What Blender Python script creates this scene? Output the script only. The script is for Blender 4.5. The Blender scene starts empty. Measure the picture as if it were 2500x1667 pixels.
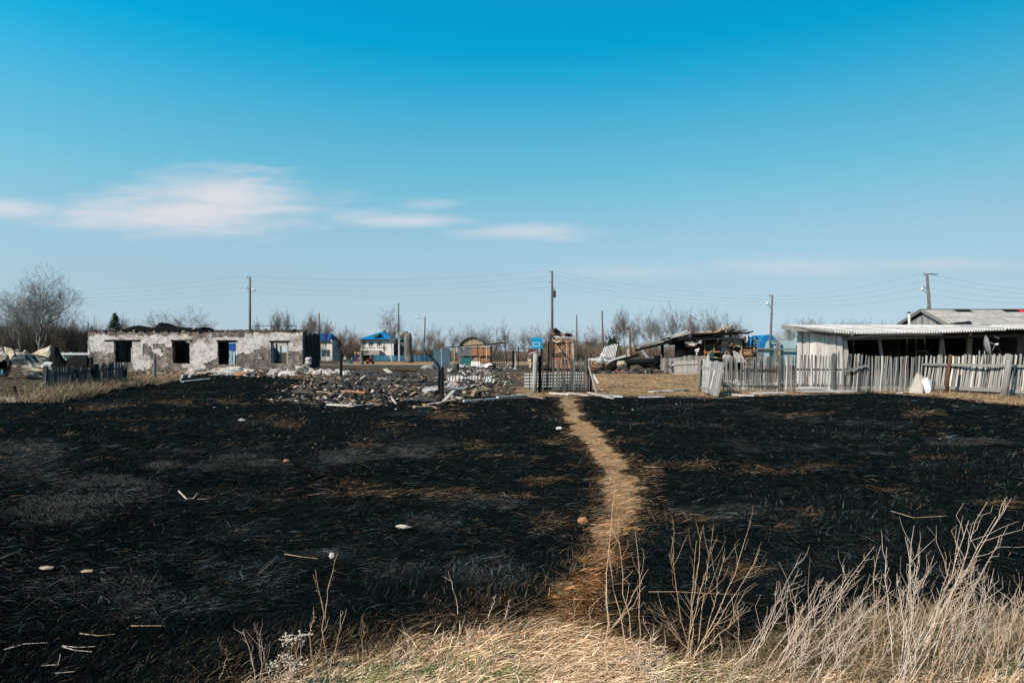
import bpy, math, random
import numpy as np
from mathutils import Vector, Matrix, Euler, Quaternion

R = math.radians
rnd = random.Random(7)
nrg = np.random.default_rng(11)
SC = bpy.context.scene
COL = SC.collection

# ------------------------------------------------------------------ camera
F, CAMH, HOR, CX = 1667.0, 1.70, 860.0, 1250.0
cam_d = bpy.data.cameras.new('camera')
cam = bpy.data.objects.new('camera', cam_d)
COL.objects.link(cam)
cam.location = (0, 0, CAMH)
cam.rotation_euler = (R(90), 0, 0)
cam_d.sensor_width = 36
cam_d.lens = 36 * F / 2500.0
cam_d.shift_y = (HOR - 833.5) / 2500.0
cam_d.clip_start = 0.1
cam_d.clip_end = 9000
SC.camera = cam

# ------------------------------------------------------------------ light
SUN_EL, SUN_AZ = 38.0, 50.0            # degrees; azimuth = how far left of straight behind the camera
to_sun = Vector((-math.sin(R(SUN_AZ)) * math.cos(R(SUN_EL)), -math.cos(R(SUN_AZ)) * math.cos(R(SUN_EL)), math.sin(R(SUN_EL))))
sun_d = bpy.data.lights.new('sun', 'SUN')
sun_d.energy = 5.0
sun_d.angle = R(0.55)
sun_d.color = (1.0, 0.86, 0.72)
sun = bpy.data.objects.new('sun', sun_d)
COL.objects.link(sun)
sun.rotation_euler = to_sun.to_track_quat('Z', 'Y').to_euler()
sun.location = (-30, -20, 40)

world = bpy.data.worlds.new('World')
SC.world = world
world.use_nodes = True
SC.view_settings.view_transform = 'Standard'
SC.view_settings.look = 'None'
SC.view_settings.gamma = 1
SC.view_settings.exposure = 0.70
SC.view_settings.use_curve_mapping = False

SKY_STRENGTH = 0.0923
# correction of the sky by elevation (sine of elevation -> tint), cloud ovals as (centre a, centre b, half width, half height, strength)
SKY_TINT = [(0.003, (0.722, 0.9238, 1.3656)), (0.018, (0.5537, 0.71, 1.0772)), (0.036, (0.5218, 0.6341, 0.8915)), (0.0599, (0.5519, 0.6303, 0.7787)), (0.0955, (0.6202, 0.6743, 0.7224)), (0.1483, (0.7135, 0.8003, 0.7633)), (0.1942, (0.6598, 0.9116, 0.8249)), (0.2388, (0.5285, 0.9922, 0.9003)), (0.282, (0.4092, 1.045, 0.9693)), (0.3184, (0.2958, 1.0829, 1.0291)), (0.3486, (0.1729, 1.1012, 1.086)), (0.3777, (0.0635, 1.1107, 1.141)), (0.4057, (0.012, 1.1126, 1.196)), (0.4327, (0.012, 1.0927, 1.2016)), (0.4585, (0.012, 1.1001, 1.2226)), (1.0, (0.062, 0.836, 0.9781))]
CLOUDS = [(-0.47, 0.208, 0.22, 0.044, 1.0), (-0.43, 0.226, 0.15, 0.046, 1.0), (-0.50, 0.192, 0.20, 0.022, .9), (-0.145, 0.192, 0.11, 0.013, 0.75), (-0.22, 0.200, 0.08, 0.014, 0.4), (-0.12, 0.216, 0.05, 0.010, 0.35), (0.02, 0.176, 0.12, 0.013, 0.6), (0.07, 0.168, 0.05, 0.008, 0.4), (-0.74, 0.209, 0.10, 0.018, 0.8), (0.42, 0.127, 0.16, 0.016, 0.40), (0.16, 0.118, 0.14, 0.013, 0.3), (0.62, 0.128, 0.14, 0.013, 0.3)]


def build_world():
    nt = world.node_tree
    nt.nodes.clear()
    N = nt.nodes.new
    L = nt.links.new
    out = N('ShaderNodeOutputWorld')
    bg = N('ShaderNodeBackground')
    bg.inputs['Strength'].default_value = SKY_STRENGTH
    L(bg.outputs[0], out.inputs[0])
    sky = N('ShaderNodeTexSky')
    sky.sky_type = 'NISHITA'
    sky.sun_disc = False
    sky.sun_elevation = R(SUN_EL)
    sky.sun_rotation = math.atan2(to_sun.x, to_sun.y)
    sky.air_density = 1.0
    sky.dust_density = 0.6
    sky.ozone_density = 1.6
    tc = N('ShaderNodeTexCoord')
    sp = N('ShaderNodeSeparateXYZ')
    L(tc.outputs['Generated'], sp.inputs[0])
    ramp = N('ShaderNodeValToRGB')
    L(sp.outputs['Z'], ramp.inputs[0])
    els = ramp.color_ramp.elements
    while len(els) > 1:
        els.remove(els[-1])
    els[0].position = SKY_TINT[0][0]
    els[0].color = (*SKY_TINT[0][1], 1)
    for p, c in SKY_TINT[1:]:
        e = els.new(p)
        e.color = (*c, 1)
    mul = N('ShaderNodeMix'); mul.data_type = 'RGBA'; mul.blend_type = 'MULTIPLY'
    mul.inputs['Factor'].default_value = 1
    L(sky.outputs[0], mul.inputs[6]); L(ramp.outputs[0], mul.inputs[7])

    def M(op, a, b=None, c=None, clamp=False):
        n = N('ShaderNodeMath'); n.operation = op; n.use_clamp = clamp
        for i, x in enumerate((a, b, c)):
            if x is None:
                continue
            if isinstance(x, (int, float)):
                n.inputs[i].default_value = x
            else:
                L(x, n.inputs[i])
        return n.outputs[0]
    # the photograph's sky is a little deeper away from the sun's side
    side = M('SUBTRACT', 1.02, M('MULTIPLY', sp.outputs['X'], 0.30))
    dim = N('ShaderNodeVectorMath'); dim.operation = 'SCALE'
    L(mul.outputs[2], dim.inputs[0]); L(side, dim.inputs['Scale'])
    # cloud plane coordinates: direction divided by its northward part, only in front (Y > 0)
    ysafe = M('MAXIMUM', sp.outputs['Y'], 0.05)
    a = M('DIVIDE', sp.outputs['X'], ysafe)
    b = M('DIVIDE', sp.outputs['Z'], ysafe)
    cmb = N('ShaderNodeCombineXYZ')
    L(M('MULTIPLY', a, 7.0), cmb.inputs[0]); L(M('MULTIPLY', b, 42.0), cmb.inputs[1])
    nz = N('ShaderNodeTexNoise')
    nz.inputs['Scale'].default_value = 1.0
    nz.inputs['Detail'].default_value = 7
    nz.inputs['Roughness'].default_value = 0.6
    nz.inputs['Distortion'].default_value = 0.3
    L(cmb.outputs[0], nz.inputs['Vector'])
    tot = None
    for (a0, b0, ra, rb, st) in CLOUDS:
        da = M('MULTIPLY', M('SUBTRACT', a, a0), 1 / ra)
        db = M('MULTIPLY', M('SUBTRACT', b, b0), 1 / rb)
        r2 = M('ADD', M('MULTIPLY', da, da), M('MULTIPLY', db, db))
        m = M('SUBTRACT', 1.0, M('SQRT', r2))
        m = M('ADD', m, M('MULTIPLY', M('SUBTRACT', nz.outputs[0], 0.5), 1.5))
        m = M('MULTIPLY', m, 0.95)
        sm = N('ShaderNodeMapRange'); sm.interpolation_type = 'SMOOTHSTEP'
        sm.inputs['From Min'].default_value = -0.25; sm.inputs['From Max'].default_value = 1.0
        sm.inputs['To Max'].default_value = st
        L(m, sm.inputs['Value'])
        inside = M('LESS_THAN', r2, 4.0)
        v = M('MULTIPLY', sm.outputs[0], inside)
        tot = v if tot is None else M('MAXIMUM', tot, v)
    tot = M('MULTIPLY', tot, 0.9)
    mix = N('ShaderNodeMix'); mix.data_type = 'RGBA'
    L(tot, mix.inputs['Factor'])
    L(dim.outputs[0], mix.inputs[6])
    mix.inputs[7].default_value = (5.2, 5.02, 5.3, 1)
    L(mix.outputs[2], bg.inputs['Color'])


build_world()


# ------------------------------------------------------------------ numbers and noise
def _hash(ix, iy, s):
    h = (ix * 374761393 + iy * 668265263 + s * 982451653) & 0xFFFFFFFF
    h = ((h ^ (h >> 13)) * 1274126177) & 0xFFFFFFFF
    h = h ^ (h >> 16)
    return (h & 0xFFFFFF) / float(0x1000000)


def vnoise(x, y, s=0):
    x = np.asarray(x, dtype=np.float64); y = np.asarray(y, dtype=np.float64)
    ix = np.floor(x).astype(np.int64); iy = np.floor(y).astype(np.int64)
    fx = x - ix; fy = y - iy
    fx = fx * fx * (3 - 2 * fx); fy = fy * fy * (3 - 2 * fy)
    a = _hash(ix, iy, s); b = _hash(ix + 1, iy, s); c = _hash(ix, iy + 1, s); d = _hash(ix + 1, iy + 1, s)
    return (a * (1 - fx) + b * fx) * (1 - fy) + (c * (1 - fx) + d * fx) * fy


def fbm(x, y, s=0, o=4):
    t = 0; a = 0.5; n = 0
    for k in range(o):
        t = t + a * vnoise(x * 2 ** k + 17.3 * k, y * 2 ** k - 9.1 * k, s + k)
        n += a; a *= 0.5
    return t / n


def sstep(a, b, x):
    t = np.clip((x - a) / (b - a), 0, 1)
    return t * t * (3 - 2 * t)


def W(u, v, d):
    return Vector(((u - CX) / F * d, d, CAMH - (v - HOR) / F * d))


def gdist(v):
    return CAMH * F / (v - HOR)


def gz(x, y):
    x = np.asarray(x, dtype=np.float64); y = np.asarray(y, dtype=np.float64)
    near = 1 - sstep(20, 27, y)
    near = near * sstep(-6, 1, y)
    h = (fbm(x * 0.45, y * 0.45, 3, 3) - 0.5) * 0.22 + (fbm(x * 1.9, y * 1.9, 5, 3) - 0.5) * 0.11
    return h * near


def gzf(x, y):
    return float(gz(x, y))


def G(u, v):
    d = gdist(v)
    x = (u - CX) / F * d
    return Vector((x, d, gzf(x, d)))


# ------------------------------------------------------------------ zones of the ground, given as curves on the ground plane
FAR_U = [-900, -400, 0, 100, 140, 200, 330, 450, 560, 700, 860, 1000, 1130, 1200, 1300, 1450, 1550, 1700, 1800, 2000, 2150, 2300, 2400, 2500, 2900, 3600]
FAR_V = [1000, 990, 985, 984, 976, 962, 937, 917, 912, 924, 940, 968, 985, 978, 970, 968, 970, 973, 970, 963, 960, 970, 980, 990, 1015, 1030]
NEAR_U = [-900, 0, 300, 480, 560, 700, 820, 950, 1080, 1200, 1330, 1480, 1560, 1700, 1800, 2000, 2200, 2350, 2500, 2900, 3600]
NEAR_V = [1900, 1790, 1740, 1700, 1655, 1610, 1588, 1562, 1530, 1512, 1500, 1512, 1550, 1600, 1605, 1600, 1590, 1560, 1540, 1480, 1440]
PATH = [(1385, 975, 42), (1392, 995, 46), (1402, 1020, 52), (1430, 1055, 66), (1468, 1100, 76), (1496, 1145, 84), (1512, 1195, 98), (1512, 1245, 106), (1498, 1290, 100), (1478, 1330, 86), (1455, 1370, 78), (1425, 1420, 96), (1398, 1455, 110), (1385, 1500, 140), (1370, 1560, 160)]
PATCH = [(235, 1000, 60, 10), (330, 992, 70, 10), (420, 985, 60, 9), (560, 980, 40, 8), (160, 1063, 40, 8), (80, 1015, 40, 7), (1090, 1010, 45, 12), (1160, 1090, 60, 14), (1350, 1085, 50, 12), (1440, 1110, 60, 14), (1330, 1165, 60, 12), (1700, 1140, 80, 16), (1860, 1155, 110, 16), (1990, 1135, 70, 10), (2170, 1205, 60, 20), (2250, 1235, 40, 14), (2420, 1250, 70, 12),
         (2290, 1120, 70, 8), (1910, 1270, 40, 12), (1800, 1395, 60, 20), (1990, 1250, 60, 20), (2240, 1010, 60, 12), (1330, 1290, 70, 30), (1560, 1160, 50, 18), (1400, 1040, 40, 10), (1540, 1080, 40, 10), (960, 1040, 60, 12), (700, 1035, 60, 10), (880, 1090, 50, 10)]
ASH_SHEEN = [(270, 1205, 140, 40), (390, 1140, 60, 24), (120, 1250, 160, 50), (60, 1130, 120, 50), (540, 1385, 70, 24), (640, 1420, 120, 40), (830, 1340, 110, 26), (1060, 1280, 90, 20), (930, 1385, 130, 30), (1180, 1400, 130, 36), (620, 1290, 120, 30), (860, 1120, 90, 30), (1000, 1100, 70, 26), (560, 1130, 120, 40), (1180, 1230, 80, 24), (200, 1430, 200, 40), (2330, 1400, 70, 14), (1830, 1240, 90, 12), (2100, 1110, 90, 12), (1700, 1250, 80, 14), (400, 1490, 160, 40), (2350, 1080, 120, 14)]  # ash patches, with the sheen of the grass painted into them


def uv_of(x, y):
    ys = np.maximum(y, 0.4)
    return CX + F * x / ys, HOR + CAMH * F / ys


def zones(x, y):
    """burn, straw, green, ash and sheen, brown in 0..1 for ground points"""
    x = np.asarray(x, dtype=np.float64); y = np.asarray(y, dtype=np.float64)
    u, v = uv_of(x, y)
    sc = (v - HOR)
    n1 = fbm(x * 0.9, y * 0.9, 21, 4) - 0.5
    n2 = fbm(x * 3.1, y * 3.1, 25, 3) - 0.5
    vf = np.interp(u, FAR_U, FAR_V)
    vn = np.interp(u, NEAR_U, NEAR_V)
    burn = sstep(-0.05, 0.05, (v - vf) / sc + n1 * 0.10 + n2 * 0.05) * sstep(-0.06, 0.06, (vn - v) / sc + n1 * 0.16 + n2 * 0.10)
    pv = [p[1] for p in PATH]
    pu = np.interp(v, pv, [p[0] for p in PATH]); pw = np.interp(v, pv, [p[2] for p in PATH])
    dist = np.abs(u - pu) / (pw * 0.50)
    on = (v > 968) & (v < 1580)
    path = np.where(on, 1 - sstep(0.50, 1.20, dist + n1 * 1.3 + n2 * 1.6), 0)
    cut = np.exp(-((v - 1385) / 22.0) ** 2) + 0.8 * np.exp(-((v - 1462) / 15.0) ** 2) + 0.5 * np.exp(-((v - 1345) / 14.0) ** 2)
    path = path * (1 - 0.9 * cut * sstep(-0.15, 0.15, n1 + 0.08))
    near_straw = 1 - sstep(-0.06, 0.06, (vn - v) / sc + n1 * 0.16 + n2 * 0.10)
    # straw of the yard to the right of the gate, and thin strips along the right fence
    yard = sstep(1255, 1330, u + n1 * 120) * (1 - sstep(1700, 1760, u)) * sstep(900, 908, v) * (1 - sstep(962, 972, v + n1 * 16))
    strip = sstep(1700, 1780, u) * sstep(-0.03, 0.03, (vf - v) / sc + n1 * 0.1) * sstep(936, 950, v)
    leftstrip = (1 - sstep(480, 560, u)) * np.exp(-(((v - vf + 10) / 14.0) ** 2))
    back = np.exp(-(((v - 886.5) / 4.0) ** 2)) * sstep(800, 860, u) * (1 - sstep(1900, 2000, u))
    straw = np.clip(path + near_straw + yard * (0.5 + 1.0 * sstep(-0.1, 0.12, n1)) + strip + leftstrip * 0.7 + back, 0, 1)
    brown = np.zeros_like(u)
    for (pu0, pv0, ru, rv) in PATCH:
        q = ((u - pu0) / ru) ** 2 + ((v - pv0) / rv) ** 2
        brown = np.maximum(brown, (1 - sstep(0.0, 1.5, q + n1 * 3.6 + n2 * 2.0)))
    brown = np.maximum(brown * 0.55, 0.45 * sstep(0.12, 0.25, fbm(x * 0.5, y * 1.0, 31, 4) - 0.5) * sstep(925, 990, v) * (1 - sstep(1250, 1400, v)))
    edge = np.where(on, (1 - sstep(1.0, 2.4, dist + n1 * 1.6)), 0) * 0.55
    edge2 = (1 - sstep(0.0, 0.20, (vn - v) / sc + n1 * 0.3)) * (0.22 + 0.38 * sstep(500, 900, u))
    brown = np.clip(np.maximum(np.maximum(brown, edge), edge2), 0, 1)
    ash = np.zeros_like(u)
    for (pu0, pv0, ru, rv) in ASH_SHEEN:
        q = ((u - pu0) / ru) ** 2 + ((v - pv0) / rv) ** 2
        ash = np.maximum(ash, (1 - sstep(0.1, 1.5, q + n1 * 2.6)))
    ash = np.clip(np.maximum(ash, 0.5 * sstep(0.02, 0.2, fbm(x * 0.7, y * 0.9, 41, 4) - 0.5)), 0, 1)
    green = near_straw * sstep(1560, 1650, v + n1 * 160) * sstep(700, 900, u) * sstep(-0.08, 0.10, fbm(x * 2.2, y * 2.2, 51, 3) - 0.5)
    burn = burn * (1 - np.clip(path, 0, 1))
    return burn, straw, green, ash, brown


# ------------------------------------------------------------------ materials
def nodes_of(m):
    m.use_nodes = True
    nt = m.node_tree
    nt.nodes.clear()
    return nt, nt.nodes.new, nt.links.new


def ramp_node(N, stops):
    r = N('ShaderNodeValToRGB')
    e = r.color_ramp.elements
    while len(e) > 1:
        e.remove(e[-1])
    e[0].position = stops[0][0]; e[0].color = (*stops[0][1], 1)
    for p, c in stops[1:]:
        k = e.new(p); k.color = (*c, 1)
    return r


ALB = 0.70                 # the swatches below were picked a little bright


def pmat(name, stops, scale=4.0, stretch=(1, 1, 1), rough=0.85, bump=0.35, stain=None, stain_scale=0.9, stain_lo=0.5, stain_hi=0.62, var=0.22, spec=0.25, metallic=0.0, detail=7.0, bdist=0.02, attr=None):
    """noise-mottled surface; stain = second colour laid on in patches; var = value change from object to object"""
    stops = [(q, tuple(x * ALB for x in c)) for q, c in stops]
    stain = tuple(x * ALB for x in stain) if stain else None
    m = bpy.data.materials.new(name)
    nt, N, L = nodes_of(m)
    out = N('ShaderNodeOutputMaterial'); p = N('ShaderNodeBsdfPrincipled')
    L(p.outputs[0], out.inputs[0])
    tc = N('ShaderNodeTexCoord'); oi = N('ShaderNodeObjectInfo')
    ad = N('ShaderNodeVectorMath'); ad.operation = 'MULTIPLY_ADD'
    L(oi.outputs['Random'], ad.inputs[0]); ad.inputs[1].default_value = (37.0, 19.0, 53.0)
    L(tc.outputs['Object'], ad.inputs[2])
    mp = N('ShaderNodeMapping'); mp.inputs['Scale'].default_value = stretch
    L(ad.outputs[0], mp.inputs[0])
    nz = N('ShaderNodeTexNoise'); nz.inputs['Scale'].default_value = scale; nz.inputs['Detail'].default_value = detail; nz.inputs['Roughness'].default_value = 0.65
    L(mp.outputs[0], nz.inputs['Vector'])
    if attr:
        at = N('ShaderNodeAttribute'); at.attribute_name = attr
        mm = N('ShaderNodeMapRange'); mm.inputs['From Min'].default_value = 0.3; mm.inputs['From Max'].default_value = 0.7
        mm.inputs['To Min'].default_value = 0.6; mm.inputs['To Max'].default_value = 1.3
        L(nz.outputs[0], mm.inputs['Value'])
        vm = N('ShaderNodeVectorMath'); vm.operation = 'SCALE'
        L(at.outputs['Color'], vm.inputs[0]); L(mm.outputs[0], vm.inputs['Scale'])
        colour = vm.outputs[0]
    else:
        r = ramp_node(N, stops)
        L(nz.outputs[0], r.inputs[0])
        colour = r.outputs[0]
    if stain:
        n2 = N('ShaderNodeTexNoise'); n2.inputs['Scale'].default_value = stain_scale; n2.inputs['Detail'].default_value = 8; n2.inputs['Roughness'].default_value = 0.7
        L(ad.outputs[0], n2.inputs['Vector'])
        mr = N('ShaderNodeMapRange'); mr.inputs['From Min'].default_value = stain_lo; mr.inputs['From Max'].default_value = stain_hi
        L(n2.outputs[0], mr.inputs['Value'])
        mx = N('ShaderNodeMix'); mx.data_type = 'RGBA'
        L(mr.outputs[0], mx.inputs['Factor']); L(colour, mx.inputs[6]); mx.inputs[7].default_value = (*stain, 1)
        colour = mx.outputs[2]
    hs = N('ShaderNodeHueSaturation')
    vr = N('ShaderNodeMapRange'); vr.inputs['To Min'].default_value = 1 - var; vr.inputs['To Max'].default_value = 1 + var
    L(oi.outputs['Random'], vr.inputs['Value']); L(vr.outputs[0], hs.inputs['Value'])
    L(colour, hs.inputs['Color'])
    L(hs.outputs[0], p.inputs['Base Color'])
    p.inputs['Roughness'].default_value = rough
    p.inputs['Specular IOR Level'].default_value = spec
    p.inputs['Metallic'].default_value = metallic
    if bump:
        b = N('ShaderNodeBump'); b.inputs['Strength'].default_value = bump; b.inputs['Distance'].default_value = bdist
        L(nz.outputs[0], b.inputs['Height']); L(b.outputs[0], p.inputs['Normal'])
    return m


MT = {}
WOODS = (5, 5, 0.35)
MT['grey_wood'] = pmat('grey_wood', [(0.25, (0.10, 0.095, 0.09)), (0.5, (0.27, 0.26, 0.25)), (0.75, (0.42, 0.40, 0.38))], 9, WOODS, 0.9, 0.5, (0.12, 0.115, 0.11), 1.6, 0.55, 0.75, 0.42)
MT['grey_wood_h'] = pmat('grey_wood_h', [(0.25, (0.09, 0.085, 0.08)), (0.5, (0.25, 0.24, 0.225)), (0.75, (0.38, 0.36, 0.33))], 7, (1, 1, 6), 0.9, 0.5, None, var=0.25)
MT['dark_wood'] = pmat('dark_wood', [(0.25, (0.02, 0.02, 0.02)), (0.5, (0.06, 0.058, 0.055)), (0.75, (0.12, 0.115, 0.11))], 9, WOODS, 0.9, 0.5, var=0.35)
MT['fence_dark'] = pmat('fence_dark', [(0.25, (0.03, 0.032, 0.032)), (0.5, (0.11, 0.112, 0.11)), (0.75, (0.24, 0.24, 0.23))], 9, WOODS, 0.9, 0.5, var=0.45)
MT['pale_wood'] = pmat('pale_wood', [(0.25, (0.26, 0.22, 0.20)), (0.5, (0.52, 0.46, 0.42)), (0.75, (0.66, 0.60, 0.55))], 7, (4, 4, 0.5), 0.85, 0.4, (0.34, 0.30, 0.28), 2.0, 0.52, 0.7, 0.15)
MT['tan_wood'] = pmat('tan_wood', [(0.25, (0.22, 0.14, 0.08)), (0.5, (0.40, 0.27, 0.17)), (0.75, (0.52, 0.38, 0.26))], 7, (4, 4, 1), 0.85, 0.4, var=0.2)
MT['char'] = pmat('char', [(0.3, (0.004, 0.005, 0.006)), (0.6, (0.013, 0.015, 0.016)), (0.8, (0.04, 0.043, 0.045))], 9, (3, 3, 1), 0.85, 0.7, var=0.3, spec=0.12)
MT['char_brown'] = pmat('char_brown', [(0.3, (0.012, 0.010, 0.009)), (0.5, (0.06, 0.042, 0.03)), (0.72, (0.20, 0.13, 0.085))], 6, (2, 2, 2), 0.85, 0.7, var=0.35)
MT['slate'] = pmat('slate', [(0.25, (0.36, 0.34, 0.335)), (0.5, (0.54, 0.515, 0.505)), (0.75, (0.66, 0.635, 0.62))], 3.5, (1, 1, 1), 0.85, 0.2, (0.22, 0.205, 0.20), 1.1, 0.54, 0.72, 0.10)
MT['slate_grey'] = pmat('slate_grey', [(0.25, (0.22, 0.21, 0.20)), (0.5, (0.33, 0.315, 0.30)), (0.75, (0.42, 0.40, 0.38))], 3.0, (1, 1, 1), 0.9, 0.2, (0.17, 0.15, 0.14), 0.8, 0.52, 0.7, 0.12)
MT['white_board'] = pmat('white_board', [(0.3, (0.50, 0.49, 0.48)), (0.6, (0.72, 0.70, 0.68))], 5, (2, 2, 2), 0.8, 0.2, (0.35, 0.33, 0.31), 2.5, 0.55, 0.75, 0.12)
MT['plaster'] = pmat('plaster', [(0.30, (0.27, 0.24, 0.235)), (0.46, (0.51, 0.465, 0.455)), (0.70, (0.76, 0.71, 0.70))], 3.2, (1, 1, 1), 0.95, 0.6, (0.20, 0.155, 0.13), 0.55, 0.50, 0.64, 0.0)
MT['plaster_in'] = pmat('plaster_in', [(0.25, (0.20, 0.19, 0.18)), (0.5, (0.50, 0.47, 0.45)), (0.75, (0.62, 0.59, 0.56))], 1.8, (1, 1, 1), 0.95, 0.4, (0.05, 0.048, 0.046), 0.6, 0.5, 0.6, 0.0)
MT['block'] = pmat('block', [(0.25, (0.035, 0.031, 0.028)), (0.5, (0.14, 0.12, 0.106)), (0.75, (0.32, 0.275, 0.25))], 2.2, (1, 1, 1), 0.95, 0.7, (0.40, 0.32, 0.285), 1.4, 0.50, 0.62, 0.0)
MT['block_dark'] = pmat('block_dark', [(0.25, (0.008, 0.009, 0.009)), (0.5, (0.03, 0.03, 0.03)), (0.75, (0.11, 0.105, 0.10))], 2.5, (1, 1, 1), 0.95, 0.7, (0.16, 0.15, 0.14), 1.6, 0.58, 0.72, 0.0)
MT['masonry'] = pmat('masonry', [(0.25, (0.26, 0.225, 0.205)), (0.5, (0.46, 0.41, 0.385)), (0.75, (0.64, 0.58, 0.55))], 3.0, (1, 1, 1), 0.95, 0.4, (0.30, 0.22, 0.19), 1.4, 0.56, 0.7, 0.25)
MT['brick'] = pmat('brick', [(0.25, (0.20, 0.085, 0.05)), (0.5, (0.42, 0.20, 0.115)), (0.75, (0.58, 0.34, 0.22))], 3, (1, 1, 1), 0.9, 0.4, (0.08, 0.055, 0.045), 1.6, 0.52, 0.66, 0.15)
MT['mortar'] = pmat('mortar', [(0.3, (0.18, 0.15, 0.12)), (0.7, (0.34, 0.30, 0.26))], 6, rough=0.95)
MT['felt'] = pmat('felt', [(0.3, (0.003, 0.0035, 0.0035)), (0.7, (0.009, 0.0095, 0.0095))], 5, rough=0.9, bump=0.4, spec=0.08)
MT['blue_steel'] = pmat('blue_steel', [(0.3, (0.035, 0.075, 0.115)), (0.7, (0.055, 0.115, 0.17))], 2, rough=0.55, bump=0.05, stain=(0.05, 0.05, 0.055), stain_scale=1.2, stain_lo=0.6, stain_hi=0.8, spec=0.4, var=0.05)
MT['blue_pale'] = pmat('blue_pale', [(0.3, (0.30, 0.42, 0.47)), (0.7, (0.42, 0.54, 0.59))], 2, rough=0.5, bump=0.05, spec=0.4, var=0.06)
MT['blue_roof'] = pmat('blue_roof', [(0.3, (0.003, 0.13, 0.34)), (0.7, (0.006, 0.18, 0.43))], 1.2, rough=0.5, bump=0.1, spec=0.4, var=0.05)
MT['blue_board'] = pmat('blue_board', [(0.3, (0.0, 0.26, 0.50)), (0.7, (0.005, 0.32, 0.58))], 1.2, rough=0.5, bump=0.05, var=0.0)
MT['blue_fence'] = pmat('blue_fence', [(0.3, (0.02, 0.14, 0.24)), (0.7, (0.04, 0.21, 0.33))], 2, rough=0.6, bump=0.1, var=0.2)
MT['blue_strong'] = pmat('blue_strong', [(0.3, (0.01, 0.08, 0.34)), (0.7, (0.02, 0.11, 0.42))], 2, rough=0.5, bump=0.05, var=0.05)
MT['teal'] = pmat('teal', [(0.3, (0.01, 0.07, 0.08)), (0.7, (0.02, 0.12, 0.13))], 3, rough=0.6, bump=0.1)
MT['green'] = pmat('green', [(0.3, (0.01, 0.09, 0.055)), (0.7, (0.02, 0.15, 0.09))], 3, rough=0.6, bump=0.1)
MT['house_pink'] = pmat('house_pink', [(0.3, (0.74, 0.66, 0.63)), (0.7, (0.84, 0.76, 0.73))], 0.8, rough=0.9, bump=0.1, var=0.0)
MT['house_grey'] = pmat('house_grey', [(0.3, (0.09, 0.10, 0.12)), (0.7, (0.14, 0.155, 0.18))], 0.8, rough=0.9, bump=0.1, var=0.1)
MT['window_dark'] = pmat('window_dark', [(0.3, (0.03, 0.045, 0.05)), (0.7, (0.07, 0.09, 0.10))], 1.5, rough=0.15, bump=0.0, spec=0.6, var=0.1)
MT['white'] = pmat('white', [(0.3, (0.70, 0.69, 0.68)), (0.7, (0.80, 0.79, 0.78))], 3, rough=0.6, bump=0.05, var=0.05)
MT['white_line'] = MT['white']
MT['metal_dull'] = pmat('metal_dull', [(0.3, (0.22, 0.25, 0.26)), (0.7, (0.38, 0.41, 0.42))], 3, rough=0.5, bump=0.1, spec=0.5, var=0.15)
MT['dark_metal'] = pmat('dark_metal', [(0.3, (0.02, 0.025, 0.027)), (0.7, (0.05, 0.055, 0.06))], 5, rough=0.6, bump=0.2, var=0.2)
MT['rust'] = pmat('rust', [(0.25, (0.05, 0.022, 0.014)), (0.5, (0.14, 0.055, 0.03)), (0.75, (0.24, 0.11, 0.06))], 6, (1, 1, 0.4), 0.85, 0.3, var=0.15)
MT['tan_sheet'] = pmat('tan_sheet', [(0.25, (0.30, 0.22, 0.14)), (0.5, (0.52, 0.41, 0.29)), (0.75, (0.66, 0.55, 0.43))], 1.6, (1, 1, 1), 0.55, 0.2, (0.09, 0.075, 0.05), 0.8, 0.52, 0.66, 0.2, spec=0.4)
MT['sheet_dark'] = pmat('sheet_dark', [(0.25, (0.006, 0.009, 0.010)), (0.5, (0.03, 0.036, 0.036)), (0.75, (0.085, 0.09, 0.08))], 1.6, (1, 1, 1), 0.5, 0.2, (0.25, 0.16, 0.07), 0.9, 0.62, 0.75, 0.2, spec=0.4)
MT['cardboard'] = pmat('cardboard', [(0.3, (0.34, 0.24, 0.16)), (0.7, (0.46, 0.34, 0.25))], 2, rough=0.9, bump=0.15, stain=(0.12, 0.09, 0.07), stain_scale=1.0, stain_lo=0.56, stain_hi=0.75, var=0.12)
MT['beige_sheet'] = pmat('beige_sheet', [(0.3, (0.42, 0.37, 0.32)), (0.7, (0.52, 0.47, 0.41))], 2, rough=0.9, bump=0.1, var=0.05)
MT['red'] = pmat('red', [(0.3, (0.62, 0.012, 0.03)), (0.7, (0.72, 0.02, 0.04))], 2, rough=0.5, bump=0.05, var=0.0)
MT['dull_red'] = pmat('dull_red', [(0.3, (0.14, 0.035, 0.03)), (0.7, (0.22, 0.06, 0.05))], 2, rough=0.8, bump=0.1)
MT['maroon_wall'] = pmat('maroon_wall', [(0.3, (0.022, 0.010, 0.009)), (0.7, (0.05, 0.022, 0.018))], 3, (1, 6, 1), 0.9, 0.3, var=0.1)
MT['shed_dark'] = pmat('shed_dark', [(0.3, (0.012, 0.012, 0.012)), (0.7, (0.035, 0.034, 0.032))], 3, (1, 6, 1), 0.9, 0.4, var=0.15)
MT['orange'] = pmat('orange', [(0.3, (0.30, 0.13, 0.06)), (0.7, (0.46, 0.23, 0.12))], 4, rough=0.9, bump=0.3, var=0.15, stain=(0.10, 0.07, 0.05), stain_scale=0.9, stain_lo=0.52, stain_hi=0.75)
MT['orange_wood'] = pmat('orange_wood', [(0.3, (0.26, 0.11, 0.045)), (0.7, (0.42, 0.21, 0.10))], 6, (2, 2, 1), 0.85, 0.3, var=0.2)
MT['plastic_bag'] = pmat('plastic_bag', [(0.3, (0.62, 0.63, 0.68)), (0.7, (0.80, 0.80, 0.84))], 6, rough=0.4, bump=0.4, spec=0.5)
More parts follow.
